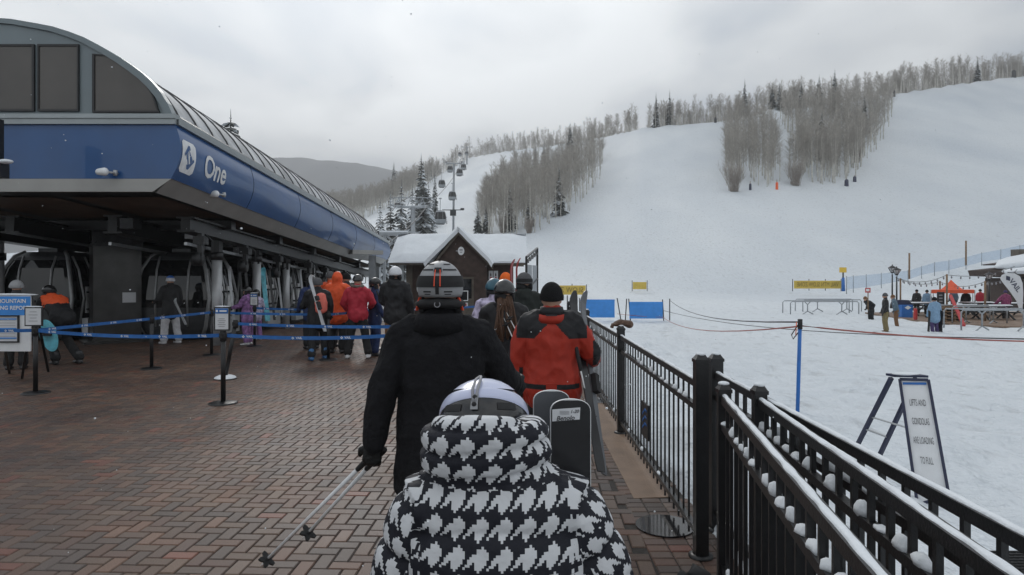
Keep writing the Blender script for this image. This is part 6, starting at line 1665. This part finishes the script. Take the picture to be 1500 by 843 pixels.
mb = B('paper'); c_ = None
# skis standing in front of her right shoulder
def rounded_ski(label, px0, px1, pytop, Y, m, grp, edge='pole_silver'):
    a = P(px0, pytop, Y); b = P(px1, pytop, Y); w_ = b.x-a.x; cx_ = (a.x+b.x)/2
    T = thing('ski', label, 'ski', (cx_, Y, .05), grp)
    out = []; r_ = w_*.5; zt_ = a.z
    for k in range(17): th = math.pi*k/16; out.append((cx_-math.cos(th)*r_, zt_-r_*.62+math.sin(th)**.8*r_*.62))
    pl = [(cx_-r_, .9), (cx_-r_*.86, .45), (cx_-r_, .03), (cx_+r_, .03), (cx_+r_*.86, .45), (cx_+r_, .9)]
    prof = out[::-1]+[(cx_-r_, .9), (cx_-r_*.86, .45), (cx_-r_*.95, .03), (cx_+r_*.95, .03), (cx_+r_*.86, .45), (cx_+r_, .9)]
    mb = B(edge); mb.prism([(x, Y+.003, z) for x, z in prof], (0, .009, 0)); e_ = mb.build('steel_edge', T)
    inn = [(cx_+(x-cx_)*.955, min(z, zt_-.004) if z > .04 else z) for x, z in prof]
    mb = B(m); mb.prism([(x, Y, z) for x, z in inn], (0, .014, 0)); mb.build('base', T)
    mb = B('black_rubber'); mb.bbox((cx_-r_*.6, Y+.015, .5), (cx_+r_*.6, Y+.075, .68)); mb.build('binding', T)
    return T, cx_, zt_, w_
Ta, *_ = rounded_ski('grey upright ski behind the labelled one, by the right shoulder of the houndstooth jacket', 781, 835, 572, 2.05, 'ski_grey', None)
Tb, cx_, zt_, w_ = rounded_ski('dark upright ski with a written white label, by the shoulder of the houndstooth jacket', 806, 866, 585, 1.93, 'ski_base', None)
Ys = 1.93
mb = B('paper'); a = P(809, 600, Ys); b = P(850, 617.5, Ys); mb.prism([(a.x, Ys-.002, a.z), (b.x, Ys-.002, a.z+.006), (b.x-.002, Ys-.002, b.z+.006), (a.x, Ys-.002, b.z)], (0, .001, 0)); lb_ = mb.build('label', Tb, root=Tb)
mb = B('ink'); cxl = (a.x+b.x)/2; text_mb(mb, 'Benolo', (cxl-.003, Ys-.004, b.z+.010), (1, 0, .05), (0, 0, 1), .019, shear=.25, bold=.0003); text_mb(mb, '1-20', (b.x-.018, Ys-.004, a.z-.006), (1, 0, .05), (0, 0, 1), .014, shear=.3, bold=.0002)
mb.m('faint_ink')
for k in range(3): mb.box((a.x+.036, Ys-.0035, a.z-.005-k*.004), (.028, .0005, .0014))
mb.build('label_writing', lb_, root=Tb)

# ---- man in red and black
def red_head(I):
    beanie('knit_black', r=(.100, .112, .130))(I)
def stripe_band(I, m, z0, z1, rx, ry, name, parent):
    K, U = I['K'], I['U']; mb = B(m); mb.loft([K(U((0, 0, z0))), K(U((0, 0, (z0+z1)/2))), K(U((0, 0, z1)))], [(rx, ry)]*3, 28, caps=False); return mb.build(name, parent, fixn=False)
rd = person('person in a red ski jacket with black shoulders and a black beanie, beside the railing', X_(808, 5.3), 5.3, R(-4), 1.66, jacket='red_shell', pants='black_trouser', near=True, hem=.86, puff=1.27, scale_w=1.0,
            la=((-.30, .02, 1.13), (-.30, .04, .84)), ra=((.34, .03, 1.17), (.36, .22, 1.08)), head=red_head, hood=None, flare=1.05)
# black yoke, sleeves' outer panels and belt: assigned as panels of the jacket mesh
me = rd['jacket'].data; me.materials.append(M['black_nylon']); s_ = rd['s']
for p in me.polygons:
    c = p.center/s_; ax = abs(c.x)
    yoke = c.z > 1.30+.16*max(0, 1-ax/.15)**1 if ax < .15 else (c.z > 1.30-.0*ax and ax < .30)
    if ax < .08 and c.z > 1.5: yoke = False
    slv = (ax > .355 and c.z < 1.28 and c.z > 1.05 and c.y < .1) or (c.z < .80 and ax > .25)
    inner = (.245 < ax < .275 and c.z < 1.05 and c.x < 0)
    blt = .885 < c.z < .925 and ax < .235 and c.y < .12
    if (yoke and c.z > 1.30) or slv or blt or inner: p.material_index = 1
mb = B('red_shell'); K = rd['K']; mb.loft([K((0, -.02, 1.45)), K((0, -.03, 1.51))], [(.145, .125), (.115, .105)], 20, caps=False); mb.m('black_nylon'); mb.loft([K((0, -.02, 1.49)), K((0, -.022, 1.565))], [(.108, .10), (.092, .09)], 20, caps=False); cl_ = mb.build('collar', rd['jacket'], fixn=False)
mb = B('red_shell'); mb.box(K((0, -.205, .905)), (.085, .012, .06)); mb.build('belt_tab', rd['jacket']); mb = B('ink'); mb.box(K((0, -.155, 1.50)), (.09, .006, .012)); mb.build('collar_loop', cl_, root=None)
w0 = wp(rd, rd['WR'])
ski('dark ski leaning past the right arm of the red jacket, left one of the pair', P(880, 692, 4.75), P(836, 432, 5.75), .085, 'ski_base', R(25), bind=False)
ski('dark ski leaning past the right arm of the red jacket, right one of the pair', P(884, 696, 4.85), P(850, 430, 5.85), .085, 'ski_grey', R(50))
pole('ski pole beside the skis of the red jacket', P(846, 520, 5.2), P(868, 625, 5.1), None, r=.006)
# ---- woman with brown hair
def wh(I): helmet('helmet_black', goggles=False, r=(.120, .136, .132))(I); hair_long(I)
wm_ = person('person in a black jacket and shiny black helmet with long brown hair', X_(739, 7.0), 7.0, R(5), 1.66, jacket='black_nylon', puff=1.12, hem=.82, la=((-.26, .08, 1.14), (-.14, .26, 1.10)), ra=((.26, .08, 1.14), (.14, .26, 1.10)), head=wh, vox=.014)
pole('upper thin ski pole slanting across the back of the black jacket with brown hair', P(762, 520, 6.7), P(738, 466, 6.7), 'ski poles held by the brown haired person', r=.006)
pole('lower thin ski pole slanting across the back of the black jacket with brown hair', P(768, 508, 6.7), P(742, 458, 6.7), 'ski poles held by the brown haired person', r=.006)
# ---- people ahead in the right queue
person('person in a patterned pale jacket and teal helmet, ahead of the brown hair', X_(724, 8.6), 8.6, 0, 1.66, jacket='pattern_shell', head=helmet('helmet_teal', 'helmet_teal'), hood=None, group=None)
person('person in an orange knit hat standing just in front of the hut wall', X_(741, 10.8), 10.8, R(20), 1.76, jacket='charcoal_nylon', head=beanie('orange_knit'), hood='down')
person('person in a dark green jacket with hood and black helmet, left of the red jacket', X_(768, 8.9), 8.9, 0, 1.74, jacket='green_dark', head=helmet('charcoal_knit', 'strap_black', r=(.115, .13, .13)), hood='down', puff=1.15)
ski('red ski standing upright between the orange hat and the dark green jacket', P(757, 520, 9.6), P(756, 378, 9.6), .09, 'ski_red', R(10)); ski('second red tipped ski standing beside the first, in front of the hut signs', P(750, 520, 9.7), P(748, 380, 9.7), .09, 'ski_red', R(-20))
# ---- left queue
person('tall person in a black jacket and white helmet, brown trousers, left of the hut', X_(579, 12.6), 12.6, R(-8), 1.86, jacket='black_nylon', pants='brown_trouser', head=helmet('helmet_white', goggles=False), hood='down', puff=1.12, hem=.86, la=((-.28, .05, 1.16), (-.16, .25, 1.05)))
person('small person in a navy jacket and dark helmet behind the red jacket', X_(549, 13.9), 13.9, R(-60), 1.64, jacket='navy_shell', pants='navy_shell', head=helmet('helmet_black'), hood=None)
pole('ski pole slanting beside the navy jacket', P(553, 430, 13.4), P(568, 470, 13.2), None, r=.009)
def fur(I):
    beanie('knit_black')(I) if False else helmet('helmet_black', goggles=False, ears=False, r=(.108, .122, .125))(I)
    mb = MB(); mb.m('fur_grey'); rn = random.Random(2); c = I['nk']+Vector((0, -.05, .03))*I['s']
    for k in range(26): a = 2*math.pi*k/26; mb.ell(c+Vector((.105*math.cos(a), .07*math.sin(a), .02+.01*rn.random())), (.035, .035, .035), 8, 6)
    remesh(mb, 'fur_collar', .012, 1, I['T'], 'fur_grey', .006, 40, 3)
person('person in a rose red jacket with grey fur collar and white boots', X_(524, 13.5), 13.5, R(6), 1.72, jacket='rose_shell', pants='black_trouser', boots='boot_white', head=fur, hood='down', hem=.92, puff=1.08, la=((-.31, .05, 1.16), (-.22, .20, 1.0)), ra=((.32, .02, 1.18), (.24, .20, 1.08)), ll=((-.15, .0, .50), (-.20, -.05, .09)), rl=((.16, .0, .50), (.22, -.02, .09)))
person('person with the bright orange hood up, between the backpack and the rose red jacket', X_(494, 14.4), 14.4, R(-4), 1.78, jacket='orange_shell', pants='black_trouser', hood='up', hem=.80, puff=1.2, ra=((.30, .05, 1.16), (.20, .24, 1.05)))
bk = person('person in black with a salmon backpack and grey hood, carrying a white ski', X_(466, 13.3), 13.3, R(28), 1.66, jacket='black_nylon', pants='black_trouser', boots='boot_blue', head=beanie('charcoal_knit', r=(.112, .125, .13)), puff=1.15, lean=6, la=((-.28, .12, 1.16), (-.26, .32, 1.15)), rl=((.14, .10, .5), (.15, -.02, .09)), ll=((-.12, -.02, .5), (-.17, -.16, .09)))
T = thing('backpack', 'small salmon coloured backpack worn by the person in black', 'backpack', wp(bk, (0, -.2, 1.0)))
mb = MB(); mb.m('salmon'); b0 = wp(bk, bk['K'](bk['U']((.03, -.19, 1.06)))); b1 = wp(bk, bk['K'](bk['U']((.03, -.19, 1.36)))); mb.loft([b0, b0.lerp(b1, .5), b1], [(.12, .08), (.13, .085), (.10, .065)], 14, side=(math.cos(R(28)), math.sin(R(28)), 0))
o = remesh(mb, 'pack_body', .012, 2, None, 'salmon', .004, 12, 4); 
for v in o.data.vertices: v.co -= T.location
o.parent = T
for sg in (-1, 1): mb = B('salmon'); mb.tube([wp(bk, bk['K'](bk['U']((sg*.09, -.14, 1.38)))), wp(bk, bk['K'](bk['U']((sg*.11, -.02, 1.47)))), wp(bk, bk['K'](bk['U']((sg*.11, .12, 1.40))))], .02, 6); mb.build('shoulder_strap', T)
ski('white ski held slanting in front of the person with the salmon backpack', P(476, 486, 12.9), P(452, 404, 13.1), .13, 'ski_white', R(15))
person('person in dark clothes behind the salmon backpack, only hat and shoulder showing', X_(484, 15.6), 15.6, R(-20), 1.80, jacket='orange_shell', head=beanie('charcoal_knit'), puff=1.05)
person('person in a black hat between the orange hood and the rose jacket, facing left', X_(508, 15.8), 15.8, R(70), 1.76, jacket='charcoal_nylon', head=beanie('knit_black'))
person('person in a dark helmet facing the cabin at the left end of the queue', X_(456, 15.2), 15.2, R(40), 1.68, jacket='navy_shell', head=helmet('helmet_black'))
# skis on cabin racks and child
person('child in a pink and purple patterned suit by the barrier post with the small notice', X_(362, 16.0), 16.0, R(90), 1.42, jacket='pink_purple', pants='pink_purple', boots='boot_white', head=helmet('helmet_black', goggles=False), puff=1.1, la=((-.22, .15, 1.2), (-.16, .36, 1.15)), ra=((.22, .15, 1.2), (.2, .38, 1.2)))
person('smaller child in pale pink trousers behind the child in the purple suit', X_(376, 17.2), 17.2, R(60), 1.32, jacket='pattern_shell', pants='pink_purple', boots='boot_white', head=helmet('helmet_black', goggles=False))
# person in white trousers
def pomhat(I):
    beanie('helmet_white', r=(.10, .115, .12))(I); s = I['s']; mb = B('helmet_blue'); bandp(mb, I['hc']+Vector((0, -.005, .02))*s, tuple(q*s for q in (.10, .115, .12)), 1, 62, 0, 360, .004*s); mb.build('hat_top', I['T'], fixn=False)
wt = person('person in white trousers and a charcoal jacket with a blue topped hat, holding a ski', X_(250, 16.3), 16.3, R(62), 1.70, jacket='charcoal_nylon', pants='white_trouser', boots='boot_white', head=pomhat, puff=1.12, flare=1.1, la=((-.24, .12, 1.16), (-.18, .36, 1.10)), ll=((-.13, .05, .5), (-.15, .05, .09)), rl=((.13, -.03, .5), (.14, -.12, .09)))
ski('white ski held behind the person in white trousers', P(272, 470, 16.2)+Vector((0, 0, -.1)), P(262, 455, 16.1), .14, 'ski_white', R(10), L=.7, bind=False)
# bending person with cyan board
bd = person('person bending forward in a black suit with an orange shoulder panel, holding a cyan snowboard', X_(92, 12.6), 12.6, R(60), 1.74, jacket='black_nylon', pants='black_trouser', lean=48, head=helmet('helmet_black'), puff=1.15, hem=.9, la=((-.22, .50, 1.0), (-.18, .62, .78)), ra=((.22, .52, 1.02), (.18, .66, .82)), rl=((.13, .12, .48), (.16, -.28, .10)), ll=((-.12, .16, .5), (-.12, .02, .09)))
me = bd['jacket'].data; me.materials.append(M['orange_shell']); s_ = bd['s']
for p in me.polygons:
    c = p.center/s_
    q = c-bd['U']((0, 0, 1.36)); 
    if q.length < .25 and p.normal.z > -.15: p.material_index = 1
T = thing('snowboard', 'cyan and white snowboard standing behind the far left barrier post', 'snowboard', P(72, 517, 11.8)); cc = P(71, 492, 11.8)
pts = [cc+Vector((.16*math.cos(a)*(1 if math.sin(a) > 0 else .95), -.0, .30*math.sin(a))) for a in [2*math.pi*k/28 for k in range(28)]]
rr = Matrix.Rotation(R(-18), 3, 'Y'); pts = [cc+rr @ (p-cc) for p in pts]; mb = B('board_cyan'); mb.prism(pts, (0, .015, 0)); mb.build('deck', T); mb = B('black_rubber'); mb.box(cc+Vector((-.02, -.03, .05)), (.18, .05, .1)); mb.build('binding', T)
# grey hat behind report board
person('person in a grey pointed hat with a red bobble, half hidden by the report board', X_(24, 11.9), 11.9, R(20), 1.62, jacket='charcoal_nylon', head=beanie('helmet_grey', r=(.12, .125, .13)))
# skis leaning on racks under the station
rs = random.Random(21)
for i, (px, Y, m_) in enumerate(((337, 17.2, 'ski_white'), (352, 18.6, 'ski_base'), (361, 18.9, 'ski_base'), (386, 19.4, 'board_cyan'), (396, 19.8, 'ski_base'), (408, 21.2, 'ski_white'), (417, 21.6, 'ski_base'), (430, 22.6, 'ski_base'), (441, 23.2, 'ski_white'), (448, 24, 'ski_base'))):
    b_ = P(px+6, 470, Y); b_.z = .35; t_ = P(px-2, 395, Y); t_.z = 1.95
    ski(['white ski in the rack of the nearest cabin right of the column', 'left black ski on the second cabin rack', 'right black ski on the second cabin rack', 'wide cyan ski in the cabin rack above the purple child', 'black ski just right of the wide cyan one', 'white ski in the third cabin rack', 'black ski beside the white one in the third cabin rack', 'black ski on the fourth cabin rack', 'white ski on the fourth cabin rack', 'last black ski on the racks, left of the queue'][i], b_, t_, .1 if i != 3 else .2, m_, R(-30), bind=False, grp='skis in the cabin racks')
# ---- skiers on the snow
def gz(px, py, Y): p = P(px, py, Y); return p
for (px, py, hp, rz, lb, kw) in (
    (1276, 476, 44, 100, 'skier in a navy jacket bending over beside the pale blue bin', dict(jacket='black_nylon', pants='black_trouser', lean=32, head=beanie('brown_trouser'), H=1.74)),
    (1297, 487, 57, 70, 'snowboarder in a dark jacket and khaki trousers standing on the snow', dict(jacket='black_nylon', pants='khaki_trouser', head=beanie('charcoal_knit'), H=1.78, flare=1.15, boots='brown_trouser')),
    (1313, 481, 49, 60, 'skier in a slate blue jacket and brown trousers behind the khaki one', dict(jacket='slate_shell', pants='brown_trouser', head=beanie('brown_trouser'), H=1.68, lean=12, flare=1.15)),
    (1369, 493, 57, 10, 'skier in a pale blue hooded jacket with purple trousers, seen from behind', dict(jacket='pale_blue_shell', pants='purple_trouser', head=beanie('knit_black'), H=1.76, puff=1.25, hem=.78, hood='down')),
    (1473, 471, 45, 5, 'person in a purple and red jacket standing by the feather flag', dict(jacket='purple_red', pants='black_trouser', head=beanie('purple_trouser'), H=1.76, puff=1.25, boots='boot_white', la=((-.36, .1, 1.15), (-.44, .25, .95)), ra=((.36, .1, 1.15), (.44, .25, .95))))):
    H = kw.pop('H'); Y = H*F/hp; g = P(px, py, Y); person(lb, g.x, g.y, R(rz), H, z=g.z, vox=.03, **kw)
for px, py, Y, lb in ((1268, 477, 37, 'ski under the bent skier in navy'), (1300, 489, 29.6, 'snowboard under the khaki trousers'), (1318, 482, 32.5, 'ski under the skier in slate blue')):
    g = P(px, py, Y); ski(lb, (g.x-.75, Y-.05, g.z+.02), (g.x+.75, Y+.1, g.z+.02), .13, 'ski_base', R(90), bind=False, grp='skis on the snow')
for px, Y, lb in ((1360, 29, 'left ski stuck upright beside the skier in pale blue'), (1377, 29.3, 'dark snowboard held upright by the skier in pale blue')):
    b_ = P(px, 490, Y); t_ = P(px+2, 455, Y); ski(lb, b_, t_, .12 if px < 1370 else .24, 'ski_base', R(20), bind=False, grp='skis on the snow')
for i, (px, Y) in enumerate(((1358, 41), (1415, 41), (1343, 42), (1436, 43), (1397, 43))):
    g = P(px, 455, Y); person(['person in a blue jacket sitting behind the tables, left of the canopy pole', 'person in dark clothes beneath the orange canopy', 'person in charcoal standing right of the blue bin at the tables', 'person in red behind the tables, right of the canopy', 'person in slate blue beneath the middle of the canopy'][i], g.x, Y, R(120), 1.6, z=-.85, jacket=['pale_blue_shell', 'black_nylon', 'charcoal_nylon', 'rose_shell', 'slate_shell'][i], head=beanie(), vox=.04)

# ------------------------------------------------------------ falling snow, air
rs = random.Random(8); mb = B('snow')
for k in range(420):
    Y = rs.uniform(1.2, 14)**1.0; px = rs.uniform(-100, 1600); py = rs.uniform(-40, 880); p = P(px, py, Y)
    if p.z < .05: continue
    r_ = rs.uniform(.0022, .0045)*(.6+.06*Y); mb.ell(p, (r_, r_, r_*.8), 6, 4)
o = mb.build('falling_snow', fixn=False); tag(o, 'sparse snowflakes drifting through the air over the plaza', None, kind='stuff')
m_ = bpy.data.materials.new('haze_air'); m_.use_nodes = True; nt_ = m_.node_tree; nt_.nodes.clear()
ou = nt_.nodes.new('ShaderNodeOutputMaterial'); pv = nt_.nodes.new('ShaderNodeVolumePrincipled'); pv.inputs['Color'].default_value = (.93, .95, .98, 1); pv.inputs['Density'].default_value = HAZE
pv.inputs['Anisotropy'].default_value = .2
nt_.links.new(pv.outputs[0], ou.inputs['Volume'])
mb = MB(); mb.mats.append(m_); mb.bbox((-3400, -300, -90), (3400, 3200, 420)); 
if HAZE > 0: o = mb.build('haze'); o['kind'] = 'stuff'; o['label'] = 'thin wintry haze that pales the far slopes'
clean_local()
bpy.data.scenes.remove(TS)
